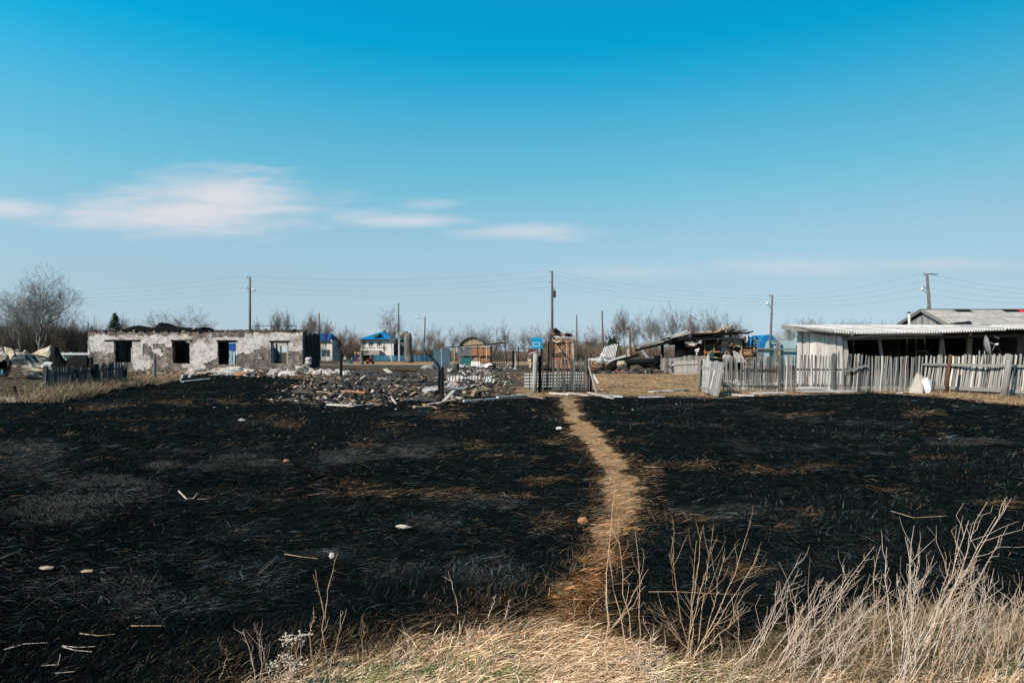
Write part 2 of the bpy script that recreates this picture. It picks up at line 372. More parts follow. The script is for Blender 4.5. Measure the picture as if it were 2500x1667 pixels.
MT['bark'] = pmat('bark', [(0.25, (0.05, 0.047, 0.045)), (0.5, (0.14, 0.132, 0.125)), (0.75, (0.26, 0.245, 0.23))], 1.6, (1, 1, 0.5), 0.95, 0.3, var=0.2)
MT['bleached_wood'] = pmat('bleached_wood', [(0.25, (0.40, 0.36, 0.34)), (0.5, (0.66, 0.61, 0.585)), (0.75, (0.80, 0.75, 0.72))], 7, (4, 4, 0.5), 0.9, 0.4, (0.36, 0.32, 0.30), 2.0, 0.54, 0.72, 0.22)
MT['twig'] = pmat('twig', [(0.3, (0.12, 0.098, 0.085)), (0.7, (0.22, 0.182, 0.16))], 0.8, rough=0.95, bump=0.0, var=0.22)
MT['twig_grey'] = pmat('twig_grey', [(0.3, (0.11, 0.108, 0.105)), (0.7, (0.22, 0.212, 0.205))], 0.8, rough=0.95, bump=0.0, var=0.12)
MT['twig_red'] = pmat('twig_red', [(0.3, (0.13, 0.095, 0.072)), (0.7, (0.24, 0.175, 0.135))], 0.8, rough=0.95, bump=0.0, var=0.22)
MT['birch'] = pmat('birch', [(0.35, (0.10, 0.095, 0.09)), (0.5, (0.42, 0.40, 0.38)), (0.75, (0.55, 0.53, 0.50))], 2.0, (1, 1, 3), 0.9, 0.1, var=0.1)
MT['needles'] = pmat('needles', [(0.3, (0.012, 0.030, 0.022)), (0.7, (0.03, 0.055, 0.038))], 2, rough=0.9, bump=0.0, var=0.1)
MT['weed'] = pmat('weed', [(0.25, (0.34, 0.24, 0.18)), (0.5, (0.54, 0.41, 0.33)), (0.75, (0.66, 0.53, 0.45))], 9, rough=0.85, bump=0.0, var=0.18)
MT['weed_tan'] = pmat('weed_tan', [(0.25, (0.28, 0.17, 0.10)), (0.5, (0.46, 0.31, 0.20)), (0.75, (0.58, 0.42, 0.30))], 9, rough=0.85, bump=0.0, var=0.2)
MT['weed_grey'] = pmat('weed_grey', [(0.25, (0.32, 0.24, 0.19)), (0.5, (0.56, 0.45, 0.37)), (0.75, (0.72, 0.60, 0.51))], 9, rough=0.9, bump=0.0, var=0.18)
MT['blades'] = pmat('blades', [], 30, rough=1.0, bump=0.0, var=0.0, spec=0.0, attr='col')
MT['shards'] = pmat('shards', [], 7, rough=0.9, bump=0.3, var=0.0, spec=0.2, attr='col')
MT['pole_wood'] = pmat('pole_wood', [(0.25, (0.05, 0.045, 0.045)), (0.5, (0.12, 0.105, 0.10)), (0.75, (0.20, 0.175, 0.16))], 4, (3, 3, 0.4), 0.9, 0.4, var=0.2)
MT['wire'] = pmat('wire', [(0.3, (0.05, 0.055, 0.06)), (0.7, (0.08, 0.085, 0.09))], 3, rough=0.6, bump=0.0)
MT['lamp_glass'] = pmat('lamp_glass', [(0.3, (0.75, 0.77, 0.78)), (0.7, (0.82, 0.83, 0.84))], 3, rough=0.2, bump=0.0)
MT['skin'] = pmat('skin', [(0.3, (0.42, 0.27, 0.20)), (0.7, (0.50, 0.33, 0.25))], 6, rough=0.6, bump=0.0)
MT['cloth_dark'] = pmat('cloth_dark', [(0.3, (0.012, 0.014, 0.022)), (0.7, (0.03, 0.034, 0.045))], 6, rough=0.9, bump=0.1)
MT['cloth_red'] = pmat('cloth_red', [(0.3, (0.30, 0.02, 0.05)), (0.7, (0.42, 0.04, 0.08))], 6, rough=0.9, bump=0.1)
MT['cloth_white'] = pmat('cloth_white', [(0.3, (0.5, 0.5, 0.52)), (0.7, (0.62, 0.62, 0.64))], 6, rough=0.9, bump=0.1)
MT['cloth_teal'] = pmat('cloth_teal', [(0.3, (0.02, 0.20, 0.18)), (0.7, (0.04, 0.28, 0.25))], 6, rough=0.9, bump=0.1)
MT['cloth_blue'] = pmat('cloth_blue', [(0.3, (0.02, 0.06, 0.2)), (0.7, (0.04, 0.09, 0.28))], 6, rough=0.9, bump=0.1)
MT['hair'] = pmat('hair', [(0.3, (0.05, 0.03, 0.02)), (0.7, (0.10, 0.07, 0.045))], 6, rough=0.8, bump=0.0)
MT['yellow'] = pmat('yellow', [(0.3, (0.55, 0.33, 0.04)), (0.7, (0.65, 0.42, 0.07))], 3, rough=0.6, bump=0.0)


# ------------------------------------------------------------------ mesh helpers
class MB:
    def __init__(self):
        self.v = []
        self.f = []

    def add(self, vs, fs):
        n = len(self.v)
        self.v.extend([tuple(p) for p in vs])
        self.f.extend([tuple(i + n for i in f) for f in fs])

    def hexa(self, p):
        """8 corners: 0-3 bottom ring, 4-7 top ring"""
        self.add(p, [(3, 2, 1, 0), (4, 5, 6, 7), (0, 1, 5, 4), (1, 2, 6, 5), (2, 3, 7, 6), (3, 0, 4, 7)])

    def box(self, c, s, rot=None):
        c = Vector(c)
        ps = []
        for z in (-.5, .5):
            for x, y in ((-.5, -.5), (.5, -.5), (.5, .5), (-.5, .5)):
                q = Vector((x * s[0], y * s[1], z * s[2]))
                if rot is not None:
                    q = rot @ q
                ps.append(c + q)
        self.hexa(ps)

    def bar(self, p0, p1, w, h, side=None, taper=1.0):
        """beam from p0 to p1; w along the level side direction, h across it"""
        p0 = Vector(p0); p1 = Vector(p1)
        d = (p1 - p0).normalized()
        s = d.cross(Vector((0, 0, 1))) if side is None else Vector(side)
        s = s - d * s.dot(d)
        if s.length < 1e-4:
            s = Vector((1, 0, 0)) - d * d.x
        s.normalize()
        n = s.cross(d).normalized()
        ps = []
        for p, k in ((p0, 1.0), (p1, taper)):
            for a, b in ((-.5, -.5), (.5, -.5), (.5, .5), (-.5, .5)):
                ps.append(p + s * (a * w * k) + n * (b * h * k))
        self.hexa(ps)

    def tube(self, pts, radii, n=6, cap=True):
        pts = [Vector(p) for p in pts]
        if not hasattr(radii, '__len__'):
            radii = [radii] * len(pts)
        base = len(self.v)
        d0 = (pts[1] - pts[0]).normalized()
        up = Vector((0, 0, 1)) if abs(d0.z) < 0.9 else Vector((1, 0, 0))
        s = d0.cross(up).normalized()
        for i, p in enumerate(pts):
            if i == 0:
                d = d0
            elif i == len(pts) - 1:
                d = (pts[i] - pts[i - 1]).normalized()
            else:
                d = (pts[i + 1] - pts[i - 1]).normalized()
            s = (s - d * s.dot(d)).normalized()
            t = d.cross(s)
            for k in range(n):
                a = 2 * math.pi * k / n
                self.v.append(tuple(p + (s * math.cos(a) + t * math.sin(a)) * radii[i]))
        for i in range(len(pts) - 1):
            for k in range(n):
                a = base + i * n + k; b = base + i * n + (k + 1) % n
                self.f.append((a, b, b + n, a + n))
        if cap:
            self.f.append(tuple(base + k for k in reversed(range(n))))
            e = base + (len(pts) - 1) * n
            self.f.append(tuple(e + k for k in range(n)))

    def prism(self, poly, ext):
        n = len(poly); e = Vector(ext)
        self.add([Vector(p) for p in poly] + [Vector(p) + e for p in poly],
                 [tuple(reversed(range(n))), tuple(range(n, 2 * n))] + [(i, (i + 1) % n, (i + 1) % n + n, i + n) for i in range(n)])

    def rock(self, c, s, seed):
        r = random.Random(seed)
        t = (1 + 5 ** .5) / 2
        vs = [(-1, t, 0), (1, t, 0), (-1, -t, 0), (1, -t, 0), (0, -1, t), (0, 1, t), (0, -1, -t), (0, 1, -t), (t, 0, -1), (t, 0, 1), (-t, 0, -1), (-t, 0, 1)]
        fs = [(0, 11, 5), (0, 5, 1), (0, 1, 7), (0, 7, 10), (0, 10, 11), (1, 5, 9), (5, 11, 4), (11, 10, 2), (10, 7, 6), (7, 1, 8), (3, 9, 4), (3, 4, 2), (3, 2, 6), (3, 6, 8), (3, 8, 9), (4, 9, 5), (2, 4, 11), (6, 2, 10), (8, 6, 7), (9, 8, 1)]
        q = Euler((r.random() * 6, r.random() * 6, r.random() * 6)).to_matrix()
        out = []
        for p in vs:
            w = q @ (Vector(p) * (0.26 * r.uniform(0.75, 1.25)))
            out.append((c[0] + w.x * s[0], c[1] + w.y * s[1], c[2] + w.z * s[2]))
        self.add(out, fs)

    def sheet(self, c00, c10, c11, c01, nu=8, nv=6, amp=0.0, thick=0.01, waves=0, wamp=0.02, seed=0, ragged=0.0, nscale=3.0, bow=0.0):
        """thin bent sheet between four corners (u runs c00->c10), with its own thickness"""
        c00, c10, c11, c01 = map(Vector, (c00, c10, c11, c01))
        nrm = (c10 - c00).cross(c01 - c00).normalized()
        r = random.Random(seed)
        if waves:
            nu = waves * 4
        top = []; bot = []
        for j in range(nv + 1):
            for i in range(nu + 1):
                s = i / nu; t = j / nv
                if ragged and (i in (0, nu) or j in (0, nv)):
                    s += r.uniform(-ragged, ragged); t += r.uniform(-ragged, ragged)
                p = (c00 * (1 - s) + c10 * s) * (1 - t) + (c01 * (1 - s) + c11 * s) * t
                h = bow * 4 * s * (1 - s)
                if amp:
                    h += amp * 2 * float(fbm(s * nscale + seed * 3.7, t * nscale + seed, seed, 3) - 0.5)
                if waves:
                    h += wamp * math.cos(2 * math.pi * waves * i / nu)
                p = p + nrm * h
                top.append(p + nrm * thick * .5); bot.append(p - nrm * thick * .5)
        n = len(top); w = nu + 1
        fs = []
        for j in range(nv):
            for i in range(nu):
                a = j * w + i
                fs.append((a, a + 1, a + w + 1, a + w))
                fs.append((n + a, n + a + w, n + a + w + 1, n + a + 1))
        for i in range(nu):
            a = i; fs.append((a, a + n, a + 1 + n, a + 1))
            a = nv * w + i; fs.append((a, a + 1, a + 1 + n, a + n))
        for j in range(nv):
            a = j * w; fs.append((a, a + w, a + w + n, a + n))
            a = j * w + nu; fs.append((a, a + n, a + w + n, a + w))
        self.add(top + bot, fs)

    def cells(self, us, vs, solid, P, w0, w1):
        """slab made of grid cells; P(u_index, v_index, w) gives a corner; w0 front, w1 back"""
        idx = {}

        def vert(i, j, k):
            key = (i, j, k)
            if key not in idx:
                idx[key] = len(self.v)
                self.v.append(tuple(P(i, j, w0 if k == 0 else w1)))
            return idx[key]
        nu, nv = us - 1, vs - 1
        S = lambda i, j: 0 <= i < nu and 0 <= j < nv and solid(i, j)
        for i in range(nu):
            for j in range(nv):
                if not S(i, j):
                    continue
                self.f.append((vert(i, j, 0), vert(i + 1, j, 0), vert(i + 1, j + 1, 0), vert(i, j + 1, 0)))
                self.f.append((vert(i, j, 1), vert(i, j + 1, 1), vert(i + 1, j + 1, 1), vert(i + 1, j, 1)))
                if not S(i - 1, j):
                    self.f.append((vert(i, j, 0), vert(i, j + 1, 0), vert(i, j + 1, 1), vert(i, j, 1)))
                if not S(i + 1, j):
                    self.f.append((vert(i + 1, j, 0), vert(i + 1, j, 1), vert(i + 1, j + 1, 1), vert(i + 1, j + 1, 0)))
                if not S(i, j - 1):
                    self.f.append((vert(i, j, 0), vert(i, j, 1), vert(i + 1, j, 1), vert(i + 1, j, 0)))
                if not S(i, j + 1):
                    self.f.append((vert(i, j + 1, 0), vert(i + 1, j + 1, 0), vert(i + 1, j + 1, 1), vert(i, j + 1, 1)))

    def mesh(self, name, org=(0, 0, 0)):
        me = bpy.data.meshes.new(name)
        o = Vector(org)
        me.from_pydata([(p[0] - o.x, p[1] - o.y, p[2] - o.z) for p in self.v], [], self.f)
        me.update()
        return me


def fast_mesh(name, co, tris, col=None):
    me = bpy.data.meshes.new(name)
    co = np.ascontiguousarray(co, dtype=np.float32); tris = np.ascontiguousarray(tris, dtype=np.int32)
    k = tris.shape[1]
    me.vertices.add(len(co)); me.vertices.foreach_set('co', co.ravel())
    me.loops.add(tris.size); me.loops.foreach_set('vertex_index', tris.ravel())
    me.polygons.add(len(tris)); me.polygons.foreach_set('loop_start', np.arange(0, tris.size, k, dtype=np.int32))
    me.update(calc_edges=True)
    if col is not None:
        at = me.attributes.new('col', 'FLOAT_COLOR', 'POINT')
        c4 = np.ones((len(co), 4), dtype=np.float32); c4[:, :3] = col
        at.data.foreach_set('color', c4.ravel())
    return me


def tag(o, label=None, cat=None, group=None, kind=None):
    if label:
        o['label'] = label
    if cat:
        o['category'] = cat
    if group:
        o['group'] = group
    if kind:
        o['kind'] = kind
    return o


ORG = {}


def link(name, data, parent=None, mat=None):
    o = bpy.data.objects.new(name, data)
    COL.objects.link(o)
    if mat is not None and data is not None and not data.materials:
        data.materials.append(MT[mat] if isinstance(mat, str) else mat)
    if parent is not None:
        o.parent = parent
    return o


def root(name, loc, label, cat, group=None):
    o = bpy.data.objects.new(name, None)
    COL.objects.link(o)
    o.location = loc
    o.empty_display_size = 0.3
    ORG[o.name] = Vector(loc)
    return tag(o, label, cat, group)


def part(name, mb, mat, parent, smooth=False, kind=None):
    """a part (or sub-part) built in place coordinates under a thing whose root is unrotated"""
    p = parent
    while p.parent is not None:
        p = p.parent
    org = ORG[p.name]
    me = mb.mesh(name, org)
    o = link(name, me, parent, mat)
    if smooth:
        me.polygons.foreach_set('use_smooth', [True] * len(me.polygons))
    if kind:
        o['kind'] = kind
    return o


def solo(name, mb, mat, label, cat, loc, group=None, smooth=False, kind=None):
    me = mb.mesh(name, loc)
    o = link(name, me, None, mat)
    o.location = loc
    ORG[o.name] = Vector(loc)
    if smooth:
        me.polygons.foreach_set('use_smooth', [True] * len(me.polygons))
    return tag(o, label, cat, group, kind)


def copy_tree(o, parent=None):
    c = o.copy()
    COL.objects.link(c)
    if parent is not None:
        c.parent = parent
    for ch in list(o.children):
        copy_tree(ch, c)
    return c


# ------------------------------------------------------------------ ground
def spread(a, b, step, grow, far):
    xs = list(np.arange(a, b, step)); s = step; x = xs[-1]
    while x < far:
        s *= grow; x += s; xs.append(x)
    return xs


def build_ground():
    xp = spread(0, 26, 0.2, 1.16, 6000)
    xs = np.array([-x for x in reversed(xp[1:])] + xp)
    yn = [-y for y in reversed(spread(0.5, 1.2, 0.5, 1.4, 900))]
    y1 = list(np.arange(0.4, 9, 0.11)) + list(np.arange(9, 30, 0.2)) + spread(30, 70, 0.5, 1.18, 6000)
    ys = np.array(yn + y1)
    X, Y = np.meshgrid(xs, ys)
    Z = gz(X, Y)
    co = np.stack([X.ravel(), Y.ravel(), Z.ravel()], 1)
    nx, ny = len(xs), len(ys)
    i = np.arange(nx - 1)[None, :] + nx * np.arange(ny - 1)[:, None]
    q = np.stack([i, i + 1, i + nx + 1, i + nx], -1).reshape(-1, 4)
    me = fast_mesh('ground', co, q)
    b, s, g, a, br = zones(X.ravel(), Y.ravel())
    far = Y.ravel() < 0.4
    for nm, arr in (('zone_a', np.stack([b, s, g], 1)), ('zone_b', np.stack([a, br, np.zeros_like(a)], 1))):
        arr = np.where(far[:, None], np.array([[0, 1, 0.4]]) if nm == 'zone_a' else np.zeros((1, 3)), arr)
        at = me.attributes.new(nm, 'FLOAT_COLOR', 'POINT')
        c4 = np.ones((len(co), 4), dtype=np.float32); c4[:, :3] = arr
        at.data.foreach_set('color', c4.ravel())
    me.polygons.foreach_set('use_smooth', [True] * len(me.polygons))
    m = bpy.data.materials.new('ground')
    nt, N, L = nodes_of(m)
    out = N('ShaderNodeOutputMaterial'); p = N('ShaderNodeBsdfPrincipled'); L(p.outputs[0], out.inputs[0])
    p.inputs['Roughness'].default_value = 1.0; p.inputs['Specular IOR Level'].default_value = 0.0
    tc = N('ShaderNodeTexCoord')

    def noise(scale, detail=8, rough=0.65, vec=None):
        n = N('ShaderNodeTexNoise'); n.inputs['Scale'].default_value = scale; n.inputs['Detail'].default_value = detail; n.inputs['Roughness'].default_value = rough
        L(vec or tc.outputs['Object'], n.inputs['Vector']); return n.outputs[0]
    mp = N('ShaderNodeMapping'); mp.inputs['Scale'].default_value = (0.35, 1.0, 1); mp.inputs['Rotation'].default_value = (0, 0, 0.12); L(tc.outputs['Object'], mp.inputs[0])
    nA = noise(1.3, vec=mp.outputs[0]); nB = noise(9, vec=mp.outputs[0]); nC = noise(45, 5)
    za = N('ShaderNodeAttribute'); za.attribute_name = 'zone_a'
    zb = N('ShaderNodeAttribute'); zb.attribute_name = 'zone_b'
    sa = N('ShaderNodeSeparateColor'); L(za.outputs['Color'], sa.inputs[0])
    sb = N('ShaderNodeSeparateColor'); L(zb.outputs['Color'], sb.inputs[0])

    def ramp(src, stops):
        r = ramp_node(N, stops); L(src, r.inputs[0]); return r.outputs[0]

    def mix(f, c1, c2):
        x = N('ShaderNodeMix'); x.data_type = 'RGBA'
        L(f, x.inputs['Factor']); L(c1, x.inputs[6]); L(c2, x.inputs[7]); return x.outputs[2]

    def thr(mask, nz, lo=0.25, hi=0.65, k=0.8):
        a_ = N('ShaderNodeMath'); a_.operation = 'MULTIPLY_ADD'; L(nz, a_.inputs[0]); a_.inputs[1].default_value = k; a_.inputs[2].default_value = -k * 0.5
        b_ = N('ShaderNodeMath'); b_.operation = 'ADD'; L(mask, b_.inputs[0]); L(a_.outputs[0], b_.inputs[1])
        c_ = N('ShaderNodeMapRange'); c_.inputs['From Min'].default_value = lo; c_.inputs['From Max'].default_value = hi; L(b_.outputs[0], c_.inputs['Value'])
        d_ = N('ShaderNodeMath'); d_.operation = 'MINIMUM'; L(c_.outputs[0], d_.inputs[0])
        e_ = N('ShaderNodeMath'); e_.operation = 'MULTIPLY'; e_.use_clamp = True; L(mask, e_.inputs[0]); e_.inputs[1].default_value = 6
        L(e_.outputs[0], d_.inputs[1]); return d_.outputs[0]
    nD = noise(0.22, 9, 0.7, mp.outputs[0])
    dirt = mix(nA, ramp(nB, [(0.3, (0.03, 0.024, 0.019)), (0.5, (0.085, 0.066, 0.048)), (0.72, (0.19, 0.145, 0.105))]), ramp(nC, [(0.3, (0.012, 0.011, 0.009)), (0.5, (0.05, 0.04, 0.03)), (0.75, (0.17, 0.13, 0.095))]))
    dirt = mix(ramp(nD, [(0.40, (0, 0, 0)), (0.60, (1, 1, 1))]), ramp(nA, [(0.35, (0.018, 0.015, 0.012)), (0.65, (0.085, 0.066, 0.048))]), dirt)
    straw = ramp(nB, [(0.28, (0.07, 0.043, 0.024)), (0.5, (0.24, 0.155, 0.088)), (0.72, (0.40, 0.275, 0.17))])
    green = ramp(nB, [(0.3, (0.03, 0.05, 0.012)), (0.7, (0.09, 0.13, 0.035))])
    char = ramp(nB, [(0.3, (0.0018, 0.003, 0.0032)), (0.55, (0.005, 0.0078, 0.0083)), (0.75, (0.018, 0.0215, 0.022))])
    ash_sheen = ramp(nC, [(0.35, (0.010, 0.010, 0.0095)), (0.7, (0.085, 0.083, 0.08))])
    brown = ramp(nC, [(0.35, (0.025, 0.016, 0.010)), (0.7, (0.17, 0.10, 0.055))])
    c = mix(thr(sa.outputs[1], nA, 0.35, 0.6, 0.5), dirt, straw)
    c = mix(thr(sa.outputs[2], nB), c, green)
    ch = mix(thr(sb.outputs[0], nB, 0.35, 1.0, 0.9), char, ash_sheen)
    ch = mix(thr(sb.outputs[1], nB, 0.35, 0.95, 0.9), ch, brown)
    c = mix(thr(sa.outputs[0], nB, 0.3, 0.6, 0.5), c, ch)
    L(c, p.inputs['Base Color'])
    bm = N('ShaderNodeBump'); bm.inputs['Strength'].default_value = 0.6; bm.inputs['Distance'].default_value = 0.05
    ad = N('ShaderNodeMath'); ad.operation = 'ADD'; L(nB, ad.inputs[0]); L(nC, ad.inputs[1]); L(ad.outputs[0], bm.inputs['Height'])
    L(bm.outputs[0], p.inputs['Normal'])
    me.materials.append(m)
    o = link('ground', me)
    o['kind'] = 'structure'


build_ground()


def blades_mesh(name, P, az, el, ln, wd, col, droop, turn, roll):
    """ribbon blades: three cross-sections each, tapering to a tip"""
    n = len(P)
    hx, hy = np.cos(az), np.sin(az)
    ce, se = np.cos(el), np.sin(el)
    d = np.stack([hx * ce, hy * ce, se], 1)
    side = np.stack([-hy, hx, np.zeros(n)], 1)
    wv = side * np.cos(roll)[:, None] + np.array([[0, 0, 1.0]]) * np.sin(roll)[:, None]
    p0 = P
    p1 = P + d * (ln * 0.5)[:, None] + side * (turn * ln * 0.12)[:, None]
    p2 = P + d * ln[:, None] + side * (turn * ln * 0.45)[:, None]
    p2[:, 2] -= droop * ln
    p1[:, 2] -= droop * ln * 0.2
    base = gz(p2[:, 0], p2[:, 1]) + 0.006
    p2[:, 2] = np.maximum(p2[:, 2], base)
    base = gz(p1[:, 0], p1[:, 1]) + 0.01
    p1[:, 2] = np.maximum(p1[:, 2], base)
    h = wv * (wd * 0.5)[:, None]
    co = np.stack([p0 - h, p0 + h, p1 - h * 0.85, p1 + h * 0.85, p2], 1).reshape(-1, 3)
    k = (np.arange(n) * 5)[:, None]
    tris = np.concatenate([k + np.array([[0, 1, 3]]), k + np.array([[0, 3, 2]]), k + np.array([[2, 3, 4]])], 1).reshape(-1, 3)
    return fast_mesh(name, co, tris, np.repeat(col, 5, 0))


def field_samples(n, u0, u1, v0, v1, power=1.0):
    u = nrg.uniform(u0, u1, n); t = nrg.random(n) ** power
    v = v0 + (v1 - v0) * t
    y = CAMH * F / (v - HOR)
    x = (u - CX) / F * y
    # spread along the line of sight so that the far rows do not bunch
    y2 = y * (1 + nrg.uniform(-0.03, 0.03, n))
    return x, y2


def build_field_grass():
    n = 430000
    x, y = field_samples(n, -420, 2920, 905, 1860, 1.15)
    b, s, g, a, br = zones(x, y)
    pick = nrg.random(n)
    keep = pick < b
    x, y, a, br = x[keep], y[keep], a[keep], br[keep]
    n = len(x)
    d = np.hypot(x, y)
    P = np.stack([x, y, gz(x, y)], 1)
    flow = (fbm(x * 0.22, y * 0.22, 61, 3) - 0.5) * 9.0 + 0.4
    az = np.where(nrg.random(n) < 0.4, nrg.uniform(0, 6.28, n), flow + nrg.normal(0, 0.8, n))
    standing = (fbm(x * 0.8, y * 0.8, 67, 3) - 0.5) > 0.07
    el = np.where(standing, nrg.uniform(0.35, 1.2, n), np.abs(nrg.normal(0.16, 0.16, n)))
    ln = nrg.uniform(0.06, 0.24, n) * (0.7 + 0.025 * d)
    ln = np.where(standing, ln * 0.6, ln)
    wd = (0.0014 + 0.00042 * d) * nrg.uniform(0.5, 1.5, n)
    droop = nrg.uniform(0.0, 0.5, n) * np.sin(el + 0.2)
    turn = nrg.normal(0, 0.7, n)
    roll = nrg.normal(0.4, 0.6, n)
    col = np.empty((n, 3))
    val = 0.0042 + 0.0105 * nrg.random(n) ** 2.6
    col[:] = val[:, None] * np.array([[0.62, 1.0, 1.04]])
    r = nrg.random(n)
    ash_glint = r < (0.085 + 0.16 * a)
    av = (0.022 + 0.11 * nrg.random(n) ** 2.4) * (0.66 + 0.40 * a)
    col[ash_glint] = (av[:, None] * np.array([[0.78, 0.98, 1.05]]))[ash_glint]  # ash grey, doubling as highlights painted into the strand colour
    r2 = nrg.random(n)
    brn = r2 < (0.014 + 0.70 * br)
    hue = nrg.random(n)
    bc = np.array([[0.075, 0.038, 0.018]]) * (1 - hue)[:, None] + np.array([[0.34, 0.22, 0.13]]) * hue[:, None] ** 1.5
    col[brn] = bc[brn] * (0.45 + 0.55 * np.clip(br, 0, 1))[brn, None]
    me = blades_mesh('burnt_grass', P, az, el, ln, wd, col, droop, turn, roll)
    o = link('burnt_grass', me, None, 'blades')
    tag(o, 'matted charred grass covering the burnt field', 'grass', kind='stuff')


def build_straw():
    # the path, the yard and the strips along the fences
    n = 95000
    x, y = field_samples(n, -420, 2920, 915, 1600, 1.0)
    b, s, g, a, br = zones(x, y)
    keep = nrg.random(n) < s * (1 - b * 0.8)
    x, y = x[keep], y[keep]
    # nearest straw, thick
    n2 = 125000
    x2, y2 = field_samples(n2, -420, 2920, 1330, 2050, 0.9)
    b2, s2, g2, a2, br2 = zones(x2, y2)
    k2 = (nrg.random(n2) < s2) & (b2 < 0.6)
    isn = np.concatenate([np.zeros(len(x), bool), np.ones(k2.sum(), bool)])
    gr = np.concatenate([np.zeros(len(x)), g2[k2]])
    x = np.concatenate([x, x2[k2]]); y = np.concatenate([y, y2[k2]])
    n = len(x); d = np.hypot(x, y)
    u, v = uv_of(x, y)
    P = np.stack([x, y, gz(x, y)], 1)
    flow = (fbm(x * 0.5, y * 0.5, 71, 3) - 0.5) * 8.0 + 0.3
    az = flow + nrg.normal(0, 0.7, n)
    el = np.abs(nrg.normal(0.10, 0.22, n))
    ln = nrg.uniform(0.06, 0.20, n) * (0.75 + 0.03 * d) * np.where(isn, 1.05, 0.75)
    wd = (0.0015 + 0.0005 * d) * nrg.uniform(0.6, 1.5, n)
    col = np.empty((n, 3)); h = nrg.random(n) ** 1.35
    path_c = np.array([[0.22, 0.108, 0.044]]) * (1 - h)[:, None] + np.array([[0.72, 0.42, 0.215]]) * h[:, None]
    near_c = np.array([[0.30, 0.185, 0.10]]) * (1 - h)[:, None] + np.array([[0.95, 0.69, 0.47]]) * h[:, None]
    far = sstep(1000, 940, v)[:, None]
    col[:] = np.where(isn[:, None] & (v > 1490)[:, None], near_c, path_c)
    dark = nrg.random(n) < np.where(isn, 0.2, 0.34)
    col[dark] *= 0.38
    onpath = (v > 968) & (v < 1500)
    col[onpath] *= np.array([[0.88, 0.78, 0.70]])
    lowpath = (v > 1325) & (v < 1500) & (nrg.random(n) < 0.7)
    col[lowpath] *= np.array([[0.72, 0.66, 0.62]])
    vn = np.interp(u, NEAR_U, NEAR_V)
    rim = isn & (nrg.random(n) < 0.75 * np.exp(-np.maximum(v - vn, 0) / 26.0))
    col[rim] *= 0.28
    leftdark = isn & (u < 560) & (nrg.random(n) < 0.9)
    col[leftdark] *= 0.22
    grn = nrg.random(n) < gr * 0.34
    hh = h[:, None]
    col[grn] = (np.array([[0.05, 0.085, 0.02]]) * (1 - hh) + np.array([[0.16, 0.21, 0.06]]) * hh)[grn]
    el[grn] = nrg.uniform(0.5, 1.3, grn.sum()); ln[grn] *= 0.55
    me = blades_mesh('dry_straw', P, az, el, ln, wd, col, nrg.uniform(0, 0.25, n), nrg.normal(0, 0.5, n), nrg.normal(0.3, 0.5, n))
    o = link('dry_straw', me, None, 'blades')
    tag(o, 'pale flattened straw along the trodden path and in the foreground', 'straw', kind='stuff')


def tuft_grass(name, label, spots, n, col_a, col_b, h0, h1, wd0):
    """standing dry grass scattered over ovals (x, y, rx, ry)"""
    xs, ys = [], []
    for (sx, sy, rx, ry, w) in spots:
        m = int(n * w)
        ang = nrg.uniform(0, 2 * math.pi, m); rr = np.sqrt(nrg.random(m))
        xs.append(sx + np.cos(ang) * rr * rx); ys.append(sy + np.sin(ang) * rr * ry)
    x = np.concatenate(xs); y = np.concatenate(ys); n = len(x)
    P = np.stack([x, y, gz(x, y)], 1)
    hue = nrg.random((n, 1))
    col = np.array([col_a]) * (1 - hue) + np.array([col_b]) * hue
    me = blades_mesh(name, P, nrg.uniform(0, 6.28, n), nrg.uniform(0.7, 1.5, n), nrg.uniform(h0, h1, n) * (0.5 + fbm(x * 1.3, y * 1.3, 81, 2)), wd0 * nrg.uniform(0.6, 1.5, n), col, nrg.uniform(0, 0.35, n), nrg.normal(0, 0.8, n), nrg.normal(0, 0.8, n))
    o = link(name, me, None, 'blades')
    tag(o, label, 'grass', kind='stuff')


def build_dirt_grass():
    n = 60000
    x, y = field_samples(n, -420, 2920, 893, 1000, 0.8)
    b, s, g, a, br = zones(x, y)
    u, v = uv_of(x, y)
    k = (b < 0.5) & (nrg.random(n) < 0.15 + 0.9 * sstep(-0.05, 0.12, fbm(x * 0.5, y * 0.35, 141, 3) - 0.5)) & (y < 82)
    x, y = x[k], y[k]; n = len(x)
    h = nrg.random((n, 1)); d = np.hypot(x, y)
    col = np.array([[0.03, 0.024, 0.018]]) * (1 - h ** 1.6) + np.array([[0.36, 0.25, 0.15]]) * h ** 1.6
    P = np.stack([x, y, gz(x, y)], 1)
    me = blades_mesh('trampled_grass', P, nrg.uniform(0, 6.28, n), np.abs(nrg.normal(.1, .35, n)), nrg.uniform(.08, .3, n), (.0012 + .0005 * d) * nrg.uniform(.6, 1.6, n), col, nrg.uniform(0, .3, n), nrg.normal(0, .6, n), nrg.normal(.4, .6, n))
    tag(link('trampled_grass', me, None, 'blades'), 'sparse dead grass trampled into the bare yards', 'grass', kind='stuff')


build_field_grass()
build_straw()
build_dirt_grass()


